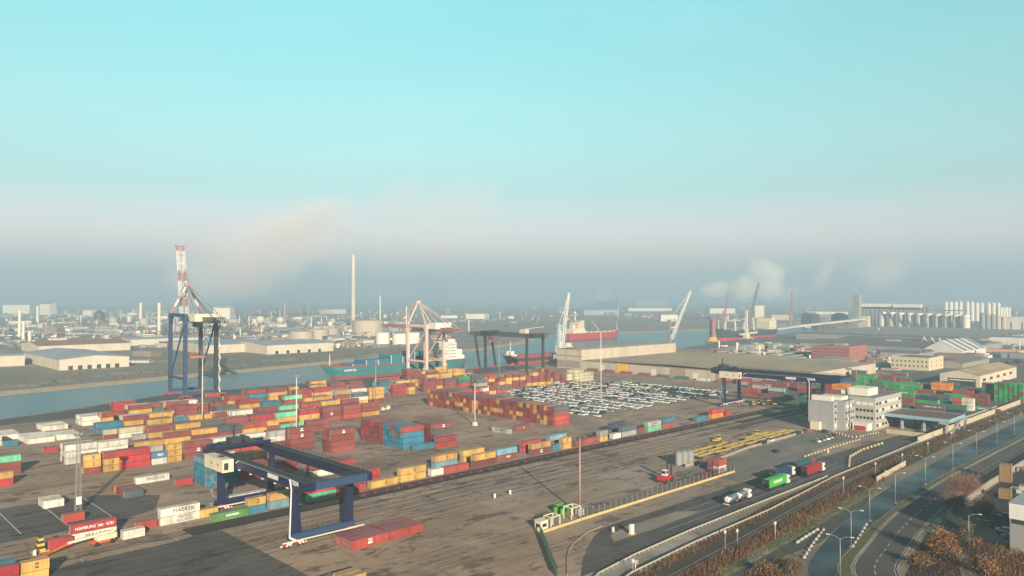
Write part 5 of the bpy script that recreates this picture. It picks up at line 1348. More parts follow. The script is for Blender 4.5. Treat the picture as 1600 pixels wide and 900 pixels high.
chimney(59, 2300, 478, 4, 3.5, [M_SILO], 'hazy stack on the left skyline'); chimney(220, 2300, 473, 5, 4, [M_SILO], 'hazy ribbed stack left of the cream chimney'); chimney(594, 2500, 462, 2.4, 2, [M_SILO], 'thin hazy stack trailing a little white smoke')
chimney(635, 1500, 479, 1.6, 1.3, [M_SILO], 'thin mast like stack left of the pink crane apex'); chimney(482, 1600, 468, 1.2, 1, [M_GREY], 'thin grey stack between spheres and tall chimney'); chimney(445, 2000, 474, 3, 4, [M_GREY], 'hazy water tower behind the two spheres')
# minor clutter of the refinery plains: pipe racks, halls and tanks too small to name
M_MIX = [M_LWALL, M_SILO, M_RUSTR, M_LROOF, M_SILOG, M_TANK, M_GROOF]
b = MB(); frnd = random.Random(5)
zones = [((0,640,486,545), 1050), ((640,900,478,505), 120), ((900,1300,480,500), 160), ((1250,1600,478,502), 200), ((1120,1262,541,572), 150), ((1250,1400,560,580), 60), ((1340,1600,526,560), 110), ((1500,1600,500,560), 70)]
for (xa, xb, ya, yb_), n in zones:
    for _ in range(n):
        px = frnd.uniform(xa, xb); py = ya+(yb_-ya)*frnd.random()**1.3; p = P(px, py)
        if xa == 0 and p.y < 760+p.x*.25: continue
        w = frnd.choice((6,9,14,22,40))*frnd.uniform(.7,1.3); dd = w*frnd.uniform(.3,.9); h = frnd.choice((3,3,4,5,6,8,11))*(1 if py < 520 else .55); w *= 1 if py < 520 else .6; a = radians(frnd.choice((-12,-8,78,0,90)))
        t = frnd.random(); mi = frnd.randrange(7)
        if t < .16: b.cyl((p.x,p.y,0),(p.x,p.y,h),h*frnd.uniform(.5,1.3),n=12,m=mi)
        elif t < .24: b.cyl((p.x,p.y,0),(p.x,p.y,h*2.6),1.1,n=7,m=1)
        elif t < .34:
            d = Vector((cos(a),sin(a),0)); q = p+d*w*2.5; b.beam((p.x,p.y,5),(q.x,q.y,5),2.5,1.2,m=4)
            for k in range(6): s_ = p+d*w*.5*k; b.beam((s_.x,s_.y,0),(s_.x,s_.y,4.5),.6,.6,m=4)
        else:
            c_, s_ = cos(a), sin(a); f = lambda x, y: (p.x+x*c_-y*s_, p.y+x*s_+y*c_)
            b.prism([f(-w/2,-dd/2),f(w/2,-dd/2),f(w/2,dd/2),f(-w/2,dd/2)], 0, h, mi, frnd.choice((3,6,3,2)))
tag(b.build('distant_works', M_MIX), 'crowded low works, tanks and pipe racks filling the hazy plain', 'industrial works', None, 'stuff')
# ------------------------------------------------------------------ vehicles
def objcol_mat(name, rough=.35):
    m, nt, b = new_mat(name); c = N(nt, 'ShaderNodeObjectInfo').outputs['Color']
    f = ramp(nt, pos_noise(nt, (1,1,1), .8, 3, .6), [(.4, 1.0), (.8, .8)])
    L(nt, mix(nt, 1.0, c, f, 'MULTIPLY'), b.inputs['Base Color']); b.inputs['Roughness'].default_value = rough; return m
M_CAR = objcol_mat('car_paint'); M_BODY = objcol_mat('trailer_paint', .5)
M_CHROME = flat('polished_steel', (.55,.55,.54), .28, .85)
def car_bm(scale=1.0, van=False):
    b = MB()
    if van: lower = [(-2.3,.35),(2.3,.35),(2.35,.9),(2.2,1.15),(-2.35,1.15),(-2.4,.7)]; top = [(-2.3,1.15),(1.6,1.15),(1.0,1.9),(-2.25,1.95)]
    else: lower = [(-2.25,.32),(2.2,.32),(2.32,.68),(2.2,.92),(1.2,1.08),(-2.1,1.12),(-2.3,.9)]; top = [(-2.0,1.11),(1.15,1.07),(.45,1.64),(-1.6,1.66)]
    def ext(pr, w0, w1, ms, zlim):
        A = [(x, -(w0 if z < zlim else w1), z) for x, z in pr]; B = [(x, (w0 if z < zlim else w1), z) for x, z in pr]
        b.face(A, ms[1]); b.face(B[::-1], ms[1])
        n = len(pr)
        for i in range(n):
            j = (i+1) % n; b.face([A[j], A[i], B[i], B[j]], ms[2] if (i == n-2 and len(ms) > 3) else (ms[0] if ms[3:] == () or i in (0, n-2) else ms[1]))
    ext(lower, .93, .91, (0,0,0), .5); ext(top, .89, .72, (0,1,0,1), 1.3)
    for x in (-1.35, 1.35):
        for y in (-.89, .79): b.cyl((x, y, .32), (x, y+.1, .32), .32, n=8, m=2)
    return b
ME_CAR = car_bm().build('new_car', [M_CAR, M_GLASS, M_TYRE]); car0 = ME_CAR; ME_CARD = car0.data; bpy.data.objects.remove(car0)
t0 = car_bm(van=True).build('van', [M_CAR, M_GLASS, M_TYRE]); ME_VAN = t0.data; bpy.data.objects.remove(t0)
CARC = [((.76,.75,.72),'white'),((.33,.34,.35),'silver'),((.03,.035,.04),'black'),((.10,.12,.16),'slate'),((.30,.03,.03),'red')]
extra = []; rr = random.Random(4); ncar = 0
lines = []; X = 351.0
while X < 513: lines += [X, X+2.7, X+5.4][:rr.choice((2,3,3))]; X = lines[-1]+7.4
cand = []
for li, X in enumerate(lines):
    y0 = 295+rr.uniform(0,4); y1 = 427-max(0,(402-X))*1.75 - max(0,(X-480))*.9
    if X < 362: y0, y1 = 291, 322
    y1 = min(y1, 424); y = y0+2
    while y < y1:
        if rr.random() < (.86 if sin(y*.21+X*.5) > -.5 else .3): cand.append((X+rr.uniform(-.15,.15), y, li))
        y += 4.95
cand.sort(key=lambda c: c[0]*cos(YAW)+c[1]*sin(YAW))
for X, y, li in cand:
    ci = rr.choices(range(4), (76,9,9,6))[0]; col, cn = CARC[ci]
    if ncar >= 298: extra.append((X, y, ci)); continue
    o = link('new_car', ME_CARD, None, (X, y, .03)); o.rotation_euler = (0,0,pi/2 if rr.random() < .9 else -pi/2)
    o.color = (*[v*rr.uniform(.92,1.05) for v in col], 1); ncar += 1
    tag(o, f'{cn} new car parked nose to tail in the {ORD[li] if li < 30 else "last"} line of the car lot', 'car', 'new cars in the lot')
b = MB()
cb = car_bm()
for X, y, ci in extra:
    k = len(b.v); b.v += [(X-q[1], y+q[0], q[2]+.03) for q in cb.v]; b.f += [tuple(i+k for i in f) for f in cb.f]; b.m += [((0,3,4,4)[ci] if m_ == 0 else m_) for m_ in cb.m]; b.sm += cb.sm
if extra: tag(b.build('new_cars', [M_WHITE, M_GLASS, M_TYRE, M_GREY, M_DARK]), 'further white new cars filling the lines of the car lot', 'cars', None, 'stuff')
for k in range(9):
    o = link('shipping_container', ME['40'], None, (574, 486-k*20.5-12.3, .03)); o.rotation_euler = (0,0,pi/2); cc = 'MMRMKVWRS'[k]; o.color = (*CC[cc],1)
    tag(o, f'{CN[cc]} long container on the ground, {ORD[k]} of those along the tan warehouse wall', 'container', 'shipping containers stacked in the yard')
p = P(800,677.5); o = link('shipping_container', ME['40'], None, (p.x, p.y, .03)); o.rotation_euler = (0,0,pi/2+.1); o.color = (*CC['S'],1); tag(o, 'silver grey long container lettered in black, turned across the apron near the white mast', 'container', 'shipping containers stacked in the yard')
lettering('MAERSK',1.7,'k',o,(6.4,2.46,1.35),(pi/2,0,pi),0.0)
def parked(px, py, ci, label, rz=None, van=False, name='parked_car'):
    p = P(px, py); o = link('parked_van' if van else name, ME_VAN if van else ME_CARD, None, (p.x, p.y, .09)); o.rotation_euler = (0,0,rnd.uniform(-.1,.1)+pi*.32 if rz is None else rz)
    o.color = (*CARC[ci][0], 1); return tag(o, label, 'van' if van else 'car')
parked(1212,707,2,'lone black car on the marked bays before the navy truck')
for k,(px,py,ci,l) in enumerate(((1277,691,0,'first white car of the short row by the office'),(1284,689,1,'silver car second in the short row by the office'),(1291,687,0,'white car third in the short row by the office'),(1297,685,1,'silver car next to the red one by the office'),(1304,682.5,4,'red car ending the short row by the office'))): parked(px,py,ci,l)
parked(1247,679,2,'dark van parked at the end of the yellow trailers',0,True); parked(1259,676,4,'red car beside the dark van at the trailer end',0); parked(1289,676,2,'dark car parked at the office wall',0)
parked(1193,694,2,'dark van standing by the concrete kerb below the yellow trailers',0.1,True); parked(1205,690,0,'white van parked behind the dark one at the kerb',0.1,True)
parked(1434,678,2,'dark car in the lane by the gate wall',0.1)
for k,(x,y,ci) in enumerate(((268,63,0),(272,69,1),(279,62,3),(286,67,4),(262,60,1),(293,64,2))):
    o = link('scrap_car', ME_CARD, None, (x,y,.06)); o.rotation_euler=(0,0,rnd.uniform(0,3)); o.color=(*[v*.7 for v in CARC[ci][0]],1); tag(o, f'old {CARC[ci][1]} car standing in the dark scrapyard, {ORD[k]} from the shed', 'car', 'old cars in the scrapyard')

# trucks (drawn heading +x)
M_TRK = {'w': M_WHITE, 'r': paint('cab_red', (.45,.03,.02), .4, 0, .2, .6)}
def wheels(b, xs, W=1.2, r=.5, m=0):
    for x in xs:
        for y in (-W, W-.35): b.cyl((x,y,r),(x,y+.35,r),r,n=10,m=m)
def cab(r, x, mc, h=3.6):
    b = MB(); b.prism([(x,-1.2),(x+2.0,-1.2),(x+2.25,-1.0),(x+2.25,1.0),(x+2.0,1.2),(x,1.2)], .75, h-.5, 0)
    b.prism([(x,-1.15),(x+1.6,-1.15),(x+1.6,1.15),(x,1.15)], h-.5, h, 0)
    b.beam((x-.9,-.45,1.0),(x+2,-.45,1.0),.2,.3,1); b.beam((x-.9,.45,1.0),(x+2,.45,1.0),.2,.3,1)
    c = b.build('cab', [mc, M_DARK], r)
    b = MB(); b.box(x+2.26,-.95,1.9,x+2.3,.95,2.75); b.box(x+1.0,-1.23,1.9,x+1.9,-1.21,2.7); b.build('windscreen', M_GLASS, c)
    b = MB()
    for y in (-1.35,1.25): b.box(x+1.95,y,2.0,x+2.15,y+.12,2.7)
    b.build('mirror', M_DARK, c)
def semi(loc, col, mc, label, text=None, rz=0, name='articulated_truck', box=True):
    r = empty(name, loc, rz); tag(r, label, 'truck')
    b = MB(); b.box(-6.1,-1.22,1.25,6.1,1.22,3.95,0)
    for x in (-6.1,-3,0,3,5.98): b.box(x,-1.26,1.2,x+.12,1.26,4.0,0)
    t = b.build('trailer_body', M_BODY, r); t.color = (*col,1)
    b = MB(); b.box(-6.1,-1.0,.95,6.1,1.0,1.24); b.box(-2,-1.1,.45,2.5,-.95,1.0); b.box(-6.15,-1.2,.5,-6.0,1.2,.7); b.build('chassis', M_DARK, r)
    b = MB(); wheels(b,(-5,-3.7,-2.4)); wheels(b,(5.6,9.2)); b.build('wheels', M_TYRE, r)
    cab(r, 6.9, mc)
    b = MB(); b.box(-6.14,-.02,1.4,-6.1,.02,3.8,1)
    for y in (-.9,-.35,.35,.9): b.cyl((-6.15,y,1.35),(-6.15,y,3.85),.03,n=6,m=0)
    b.build('rear_door', [M_BAR, M_DARK], r)
    if text: lettering(text,1.15,'w',r,(0,-1.27,2.7),ROT_S,.04)
    r.scale = (1.1,1.06,1.06)
    return r
p = P(1200,768); semi((p.x+6.2,137.0,.06),(.06,.40,.05),M_WHITE,'green trailer truck with white lettering stopped on the truck lane','EVERGREEN')
p = P(1262,747); semi((p.x+6,136.9,.06),(.30,.025,.03),M_WHITE,'dark red container truck with white cab ahead of the green one')
semi((283.5,142.0,.06),(.025,.04,.12),M_WHITE,'navy container truck in the second lane beside the red one')
semi((303,142.6,.06),(.03,.10,.16),M_TRK['r'],'blue container truck with red cab at the head of the lane')
p = P(1140,792); r = empty('tanker_truck', (p.x+4,136.6,.06)); tag(r,'polished two tank lorry with white cab on the truck lane','truck')
for x0,x1 in ((-4,1.8),(3.2,8.2)):
    b = MB(); n=16; k=len(b.v)
    b.cyl((x0,0,2.2),(x1,0,2.2),1.2,n=18,m=0); b.box(x0+.2,-1,.75,x1-.2,1,1.0,1)
    for f in (.3,.7): b.cyl((x0+(x1-x0)*f,0,3.35),(x0+(x1-x0)*f,0,3.55),.3,n=10,m=1)
    b.build('tank', [M_CHROME, M_DARK], r)
    b = MB(); b.cyl((x0-.25,0,2.2),(x0,0,2.2),.7,1.2,n=18); b.build('tank_end', M_WHITE, r)
b = MB(); wheels(b,(-3,-1.6,.8,4.2,5.5,10.6)); b.build('wheels', M_TYRE, r)
b = MB(); b.box(-4.4,-1.2,.5,-4.2,1.2,.8); b.beam((1.8,0,.8),(3.2,0,.8),.2,.2); b.build('bumper', M_WHITE, r)
cab(r, 8.9, M_WHITE, 3.5)

M_TRY = paint('trailer_yellow', (.44,.32,.10), .6, 0, .7, .5)
# yellow trailers parked in rows
def trailer(loc, rz, label):
    r = empty('container_trailer', loc, rz); tag(r, label, 'trailer', 'yellow trailers parked beside the kerb')
    b = MB()
    for y in (-.55,.55): b.box(-6,y-.16,1.05,6,y+.16,1.5)
    for x in (-5.8,0,5.6): b.box(x,-1.22,1.1,x+.3,1.22,1.4)
    b.box(-6.3,-1.25,1.35,-5.9,1.25,1.9); b.box(5.7,-1.25,1.35,6.1,1.25,2.0)
    b.build('frame', M_TRY, r)
    b = MB(); wheels(b,(-5,-3.6)); b.build('wheels', M_TYRE, r)
    b = MB(); b.box(4.2,-.9,0,4.5,-.6,1.1); b.box(4.2,.6,0,4.5,.9,1.1); b.build_each('landing_leg', M_DARK, r); return r
k = 0
for X, n in ((298,3),(311,3),(325,3),(339,2),(352,3),(365,3),(378,2)):
    for j in range(n):
        trailer((X+rnd.uniform(-1,1), 184.8+(X-298)*.012+j*3.9+rnd.uniform(-.5,.5), .03), rnd.uniform(-.12,.12), f'yellow container trailer, {ORD[j]} abreast in the {ORD[(298,311,325,339,352,365,378).index(X)]} rank from the grey tanks')
# yellow straddle frames further back
for k in range(6):
    p = P(1178+k*8, 633-(k%2)*2); trailer((p.x,p.y,.03), .5, f'{ORD[k]} yellow trailer frame dumped at the foot of the far gantry')
# terminal tractor cab among the trailers
for px, py, lab in ((1120,690,'yellow terminal tractor parked behind the trailer ranks'),(1180,682,'second yellow tractor farther along the trailer ranks')):
    p = P(px,py); r = empty('terminal_tractor', p, .1); tag(r, lab, 'tractor'); b = MB(); b.box(-2.6,-1.2,.6,2.6,1.2,1.2); b.box(.6,-1.1,1.2,2.4,.4,3.1); b.build('body', M_YEL, r)
    b = MB(); b.box(.55,-1.12,2.0,2.45,.42,2.8); b.build('cab_window', M_GLASS, r); b = MB(); wheels(b,(-1.7,1.7)); b.build('wheels', M_TYRE, r)
# reach stacker
p = P(1050,752); r = empty('reach_stacker', (p.x-2,171.5,.03), .15); tag(r,'red forklift stacker with raised black mast behind the fence','stacker')
b = MB(); b.box(-4,-1.7,.9,2.2,1.7,2.5); b.box(-4.4,-1.5,1.2,-3.6,1.5,2.9); b.build('body', M_RED, r)
b = MB(); b.box(-1.6,-.9,2.5,.4,.9,4.6); b.build('cab', M_WHITE, r); b = MB(); b.box(-1.65,-.7,3.2,.45,.95,4.3); b.box(-1.4,-.95,3.2,.2,-.9,4.3); b.build('cab_window', M_GLASS, r)
b = MB(); b.beam((3.1,-.9,.4),(3.1,-.9,8.5),.5,.5); b.beam((3.1,.9,.4),(3.1,.9,8.5),.5,.5)
for z in (2,4.2,6.4,8.2): b.beam((3.1,-.9,z),(3.1,.9,z),.35,.35)
b.build('mast', M_DARK, r); b = MB(); b.box(3.3,-3,1.0,3.8,3,1.5); b.box(3.3,-.8,.5,3.7,.8,2.4); b.build('spreader', M_RED, r)
b = MB(); wheels(b,(-3,2.0),1.9,.85); b.build('wheels', M_TYRE, r)
# three upright steel tanks in a bund
for k in range(3):
    p = P(1060+k*9, 726-k*1.2); r = empty('fuel_tank', (p.x,p.y,0)); tag(r, f'{ORD[k]} of three grey upright tanks behind the red stacker','tank','grey upright yard tanks')
    b = MB(); b.lathe((0,0,.1),[(1.9,0),(1.9,5.0),(1.2,5.6),(.1,5.8)],16,0); b.build('shell', M_GREY, r)
    b = MB(); b.beam((-2.0,0,0),(-2.0,0,6.2),.1,.1); b.beam((-2.0,.5,0),(-2.0,.5,6.2),.1,.1); b.build('ladder', M_DARK, r)
wall('bund_wall','low grey bund wall round the upright tanks',[(275,180),(285,180),(285,189)],1.2,.25,M_PLINTH)
for px, py, lab in ((1100,738,'red steel rack lying behind the yellow fence'),(1090,741,'second red steel rack behind the yellow fence')):
    p = P(px,py); r = empty('spreader_rack', (p.x,163.5,0)); tag(r, lab, 'rack'); b = MB()
    for y in (0,2.2):
        b.beam((-5,y,1.6),(5,y,1.6),.25,.25); b.beam((-5,y,.3),(5,y,.3),.25,.25)
        for x in (-5,-2.5,0,2.5,5): b.beam((x,y,0),(x,y,1.7),.22,.22)
    for x in (-5,0,5): b.beam((x,0,1.6),(x,2.2,1.6),.22,.22)
    b.build('frame', M_RED, r)
for i,(x,y,z,c,lab) in enumerate(((275.5,164.6,0,'W','white short container at the bottom by the car park kerb'),(275.5,164.6,1,'O','orange-red short container on top by the car park kerb'),(275.5,167.3,0,'M','maroon short container at the bottom behind the white one'),(275.5,167.3,1,'M','maroon short container on top behind the orange-red one'))):
    o = link('shipping_container', ME['20'], None, (x,y,.07+z*H_C)); o.color=(*CC[c],1); tag(o, lab, 'container', 'shipping containers stacked in the yard')
    for yy in (.16,1.23): d_=link('door', ME_DOOR, o, (.03,yy,.16)); d_.color=o.color
# empty flat wagons along the yard track
M_WRED = paint('wagon_red', (.065,.03,.028), .7, 0, .5, .5)
def flat_wagon(x, y, label):
    r = empty('flat_wagon', (x,y,.05)); tag(r, label, 'wagon', 'empty flat wagons on the yard track')
    b = MB()
    for s in (-1.15,1.15): b.box(-9.4,s-.12,.95,9.4,s+.12,1.3)
    for k in range(7): b.box(-9.2+k*3,-1.1,1.0,-8.9+k*3,1.1,1.25)
    b.box(-9.6,-1.2,.9,-9.3,1.2,1.4); b.box(9.3,-1.2,.9,9.6,1.2,1.4)
    b.build('frame', M_WRED, r)
    b = MB()
    for x0 in (-7,7):
        for dx in (-.9,.9):
            for y0 in (-.85,.7): b.cyl((x0+dx,y0,.46),(x0+dx,y0+.15,.46),.46,n=9)
        b.box(x0-1.5,-1.05,.4,x0+1.5,-.9,.75); b.box(x0-1.5,.9,.4,x0+1.5,1.05,.75)
    b.build('bogie', M_DARK, r)
    b = MB()
    for k in range(4): b.box(-8+k*5,-1.32,.95,-7.4+k*5,-1.18,1.5)
    b.build_each('stanchion', M_RED, r); return r
for k in range(14): flat_wagon(158+k*20.2, 232.6, f'{ORD[k]} empty red-brown flat wagon from the near gantry on the dark track')

# ------------------------------------------------------------------ fences, rails, lamps
def fence(name, label, a, c, h, mats, step=3.0, base=None, mesh=True, cat='fence'):
    a, c = Vector((*a,0)), Vector((*c,0)); r = empty(name, a); tag(r, label, cat); d = c-a; n = max(1, int(d.length/step))
    if base:
        b = MB(); bh = base[0]
        for k in range(int(d.length/1.5)): b.beam(d*((k+.02)/int(d.length/1.5))+Vector((0,0,bh/2)), d*((k+.98)/int(d.length/1.5))+Vector((0,0,bh/2)), .55, bh, up=(0,0,1))
        b.build('base', base[1], r)
    for k in range(n+1):
        q = d*(k/n); b = MB(); b.beam((q.x,q.y,0),(q.x,q.y,h),.2,.2); b.build('post', mats[0], r)
    if mesh:
        b = MB(); nn = int(d.length/.28)
        for k in range(nn): q = d*(k/nn); b.beam((q.x,q.y,base[0] if base else .1),(q.x,q.y,h-.1),.03,.03)
        for z in (.3,.65,1.0): b.beam(Vector((0,0,h*z-.05)), d+Vector((0,0,h*z-.05)), .05,.05)
        b.build('mesh_panel', mats[1], r)
    return r
M_FYEL = paint('kerb_yellow', (.58,.45,.20), .8, 0, .6, .5, streak=False); M_FGRN = paint('fence_green', (.05,.13,.07), .6, 0, .3, .5)
fence('security_fence','wire fence on a yellow concrete base beside the truck lane',(185.5,160.3),(281.5,161),3.4,(M_GREY,M_DARK),3.0,(.85,M_FYEL))
fence('low_barrier','yellow concrete barrier at the wash bay corner',(167.6,159.8),(185.3,160.3),.9,(M_FYEL,M_FYEL),6,(.8,M_FYEL),False,'barrier')
fence('security_fence','green mesh fence running down to the frame bottom',(165.6,159.2),(143,131.5),2.8,(M_FGRN,M_FGRN),2.6)
def guardrail(label, pts, h=.95):
    r = empty('guard_rail', (*pts[0],0)); tag(r, label, 'guard rail'); o = Vector((*pts[0],0)); b = MB(); pb = MB(); n = 0
    for a, c in zip(pts[:-1], pts[1:]):
        a, c = Vector((*a,0))-o, Vector((*c,0))-o; b.beam(a+Vector((0,0,h-.2)), c+Vector((0,0,h-.2)), .14, .42)
        m = int((c-a).length/2.2)
        for k in range(m): q = a+(c-a)*(k/m); pb.beam((q.x,q.y,0),(q.x,q.y,h+.05),.16,.16)
    b.build('rail', M_RAILW, r); o2 = pb.build('posts', M_RAILW, r); o2['kind'] = 'stuff'; return r
M_RAILW = paint('rail_white', (.47,.43,.35), .6, .1, .3, .4)
guardrail('white guard rail between the truck lane and outer lane', [(138,119.5),(151.7,125.3),(170,127.6),(200,129.2),(249.4,130.1),(300,130.6)])
guardrail('pale guard rail along the reed covered railway strip', [(140,114.6),(157.6,119.4),(190,121.7),(236,123.0),(270,125.6),(299.8,128.2),(404,130.6)], 1.15)
r = empty('kerb_rail', P(886.3,898.6)); tag(r, 'thin pale kerb line curving round the truck lane end', 'kerb'); b = MB(); o_ = P(886.3,898.6); kp = [P(*q)-o_ for q in ((886.3,898.6),(886,874),(889,859.6),(896.6,849.5),(906.7,840.8),(918,832),(940,823))]
for a_, c_ in zip(kp[:-1], kp[1:]): b.beam(a_+Vector((0,0,.15)), c_+Vector((0,0,.15)), .28, .3)
b.build('kerb', M_PLINTH, r)
def lamp_post(p, h, arms, label, group, mat=M_GREY, th=.2, name='street_lamp', ang=None):
    r = empty(name, p); tag(r, label, 'street lamp', group)
    b = MB(); b.cyl((0,0,0),(0,0,h),th,th*.6,n=8); b.box(-.35,-.35,0,.35,.35,.4); b.build('pole', mat, r)
    for s in arms:
        d = Vector((-.3*s, 1.0*s, 0)).normalized() if ang is None else Vector((cos(ang)*s, sin(ang)*s, 0))
        b = MB(); q0 = Vector((0,0,h-.3)); q1 = q0+d*1.1+Vector((0,0,.75)); q2 = q0+d*2.4+Vector((0,0,.95))
        b.beam(q0,q1,th*.7,th*.7); b.beam(q1,q2,th*.6,th*.6); a = b.build('arm', mat, r)
        b = MB(); b.beam(q2,q2+d*.9,.34,.16); b.build('lamp_head', M_WHITE, a)
    return r
for k,(px,py,ar) in enumerate(((1313,905,(1,-1)),(1330,856,(1,-1)),(1359,815,(1,-1)),(1399,787,(1,-1)),(1446,758,(1,-1)),(1489,733,(1,-1)),(1526,711,(1,-1)),(1558,693,(1,-1)),(1585,679,(1,-1)))):
    p = P(px,py); lamp_post((p.x,p.y,.1), 10.2, ar, f'{ORD[k]} twin arm street lamp from the frame bottom on the road median', 'street lamps on the median', M_GREY, .16)
p = P(1514,852); lamp_post((p.x,p.y,0), 8.6, (-1,), 'single arm lamp post beside the scrapyard trees', None, M_GREY, .15)
# yard masts
def mast(px, py, ytop, label, mat, th=.42, lattice=False, crown=8, base=True, rust=False):
    p = P(px,py); D = p.x*cos(YAW)+p.y*sin(YAW); h = zat(ytop, D); r = empty('light_mast', (p.x,p.y,.02)); tag(r, label, 'light mast', 'light masts in the yard')
    b = MB()
    if lattice:
        b.lattice((0,0,.4),(0,0,h),1.7,1.7,18,.13,up=(1,0,0),w2=.8,h2=.8); b.box(-.8,-.9,2.6,.8,-.8,5.2,1)
    else: b.cyl((0,0,0),(0,0,h),th,th*.55,n=10)
    b.build('pole', [mat, M_WHITE], r)
    b = MB()
    if crown:
        b.cyl((0,0,h-.5),(0,0,h-.3),1.4,n=12)
        for k in range(crown):
            a = 2*pi*k/crown; b.box(1.3*cos(a)-.3,1.3*sin(a)-.3,h-.3,1.3*cos(a)+.3,1.3*sin(a)+.3,h+.35)
    else: b.beam((-1.6,0,h),(1.6,0,h),.2,.2); b.box(-1.7,-.25,h-.2,-1.1,.25,h+.15); b.box(1.1,-.25,h-.2,1.7,.25,h+.15)
    b.build('lamp_crown', M_GREY if crown else M_DARK, r)
    if base: b = MB(); b.box(-1,-1,0,1,1,1.9); b.build('plinth', M_WHITE if not rust else M_PLINTH, r)
    return r
M_POLE = paint('mast_white', (.58,.56,.50), .5, .1, .2, .3); M_POLEB = paint('mast_brown', (.36,.25,.18), .6, .1, .3, .3)
mast(122,800,678,'pale lattice light mast on the open apron near the stacks', M_GREY, lattice=True, crown=6, base=False)
mast(316,672,558,'slim white light mast before the tall blue quay crane', M_POLE, crown=8)
mast(463,702,587,'slim white light mast just behind the near gantry', M_POLE, crown=8)
mast(587,637,564,'grey light mast among the middle stacks', M_GREY, crown=10)
mast(742,665,598,'white light mast on the apron by the teal block', M_POLE, crown=0)
mast(780,603,530,'slim grey mast beyond the dense block', M_GREY, crown=0, base=False)
mast(939,631,516,'tall white light mast standing in the car lot', M_POLE, .45, crown=6)
mast(906,804,684,'brownish light mast beside the green wash machine', M_POLEB, .42, crown=0)
mast(1327,674,576,'thin dark mast in front of the office', M_DARK, .22, crown=6, base=False)
mast(1338,630,553,'thin mast behind the office among orange containers', M_GREY, .25, crown=0, base=False)
mast(885,580,495,'thin mast at the tan warehouse corner', M_GREY, .2, crown=0, base=False)
mast(1065,578,540,'slim pole rising from behind the ochre roof', M_GREY, .2, crown=0, base=False)
mast(775,512,489,'thin far mast at the basin edge', M_GREY, .3, crown=0, base=False); mast(850,512,476,'thin far pole across the basin', M_GREY, .3, crown=0, base=False); mast(924,516,482,'thin far pole behind the red tanker', M_GREY, .3, crown=0, base=False)
for k,(px,py,h) in enumerate(((1133,859,5.5),(1152,851,4.5),(1211,843,5.2),(1211.5,840,4.8),(1318,773,6.5),(1368,742,5),(1410,727,5),(1450,708,5),(1486,690,5),(989,898,4))):
    p = P(px,py); r = empty('signal_post', p); tag(r, f'{ORD[k]} thin pale post standing along the reed covered railway strip', 'post', 'posts along the railway strip')
    b = MB(); b.cyl((0,0,0),(0,0,h),.14,.10,n=7); b.build('pole', M_SILOG, r); b = MB(); b.box(-.25,-.2,h-.9,.25,.2,h); b.build('signal_box', M_WHITE, r)
p = P(993,896); r = empty('crossing_sign', (p.x,p.y,0)); tag(r,'white crossing sign with X shaped arms at the frame bottom','sign'); b=MB(); b.cyl((0,0,0),(0,0,3.2),.1,n=7); b.build('pole',M_WHITE,r); b=MB(); b.beam((-.1,-.9,3.6),(-.1,.9,2.8),.1,.24); b.beam((-.1,-.9,2.8),(-.1,.9,3.6),.12,.24); b.build('cross_arms',M_WHITE,r)
M_BLK = paint('block_whitewash', (.50,.48,.43), .8, 0, .5, .8, streak=False)
# concrete blocks
def blocks(name, pts, n, mat, label, group, size=(1.3,.6,.7)):
    pv = [P(*q) for q in pts]; seg = [(pv[i+1]-pv[i]).length for i in range(len(pv)-1)]; tot = sum(seg)
    b = MB(); s = size; b.prism([(-s[0]/2,-s[1]/2),(s[0]/2,-s[1]/2),(s[0]/2,s[1]/2),(-s[0]/2,s[1]/2)],0,.28); b.prism([(-s[0]/2+.03,-s[1]*.3),(s[0]/2-.03,-s[1]*.3),(s[0]/2-.03,s[1]*.3),(-s[0]/2+.03,s[1]*.3)],.28,s[2])
    first = b.build(name, mat)
    for k in range(n):
        t = tot*k/max(1,n-1); i = 0
        while i < len(seg)-1 and t > seg[i]: t -= seg[i]; i += 1
        q = pv[i]+(pv[i+1]-pv[i])*min(1,t/seg[i]); o = first if k == 0 else first.copy()
        if k: COL.objects.link(o)
        d = pv[i+1]-pv[i]; o.location = (q.x,q.y,.06); o.rotation_euler = (0,0,atan2(d.y,d.x)+rnd.uniform(-.08,.08)); tag(o, label, 'barrier', group)
blocks('concrete_block',[(1247,848),(1262,838),(1277,829)],6,M_BLK,'white concrete block in the upper line closing the old lane by the wet road','upper line of white blocks',(1.9,.6,.6))
blocks('concrete_block',[(1257,872),(1270,851),(1287,829)],9,M_BLK,'white concrete block in the lower line closing the old lane by the wet road','lower line of white blocks',(1.3,.6,.6))
blocks('concrete_block',[(1333,855),(1345,836),(1354,821)],7,M_BLK,'white concrete block on the median tip between the two road lamps','white blocks on the median',(1.3,.55,.6))
blocks('lane_barrier',[(1327,729),(1328,715),(1347,704),(1378,694)],16,M_FYEL,'yellow concrete lane barrier curving before the gate','curved yellow lane barriers',(2,.7,.95))
blocks('lane_barrier',[(1258,714),(1300,700),(1342,688)],18,M_FYEL,'small pale lane block dividing the car park from the truck lane','lane blocks beside the car park',(1.6,.5,.7))
blocks('bollard',[(1302,676),(1330,684),(1345,683),(1372,677)],16,M_WHITE,'small white bollard in the curve before the office','white bollards before the office',(.4,.4,.8))
wall('kerb_wall','long pale kerb wall beside the yellow trailers',[(279,176.2),(330,181.8),(390,182.6)],.9,.4,M_PLINTH)
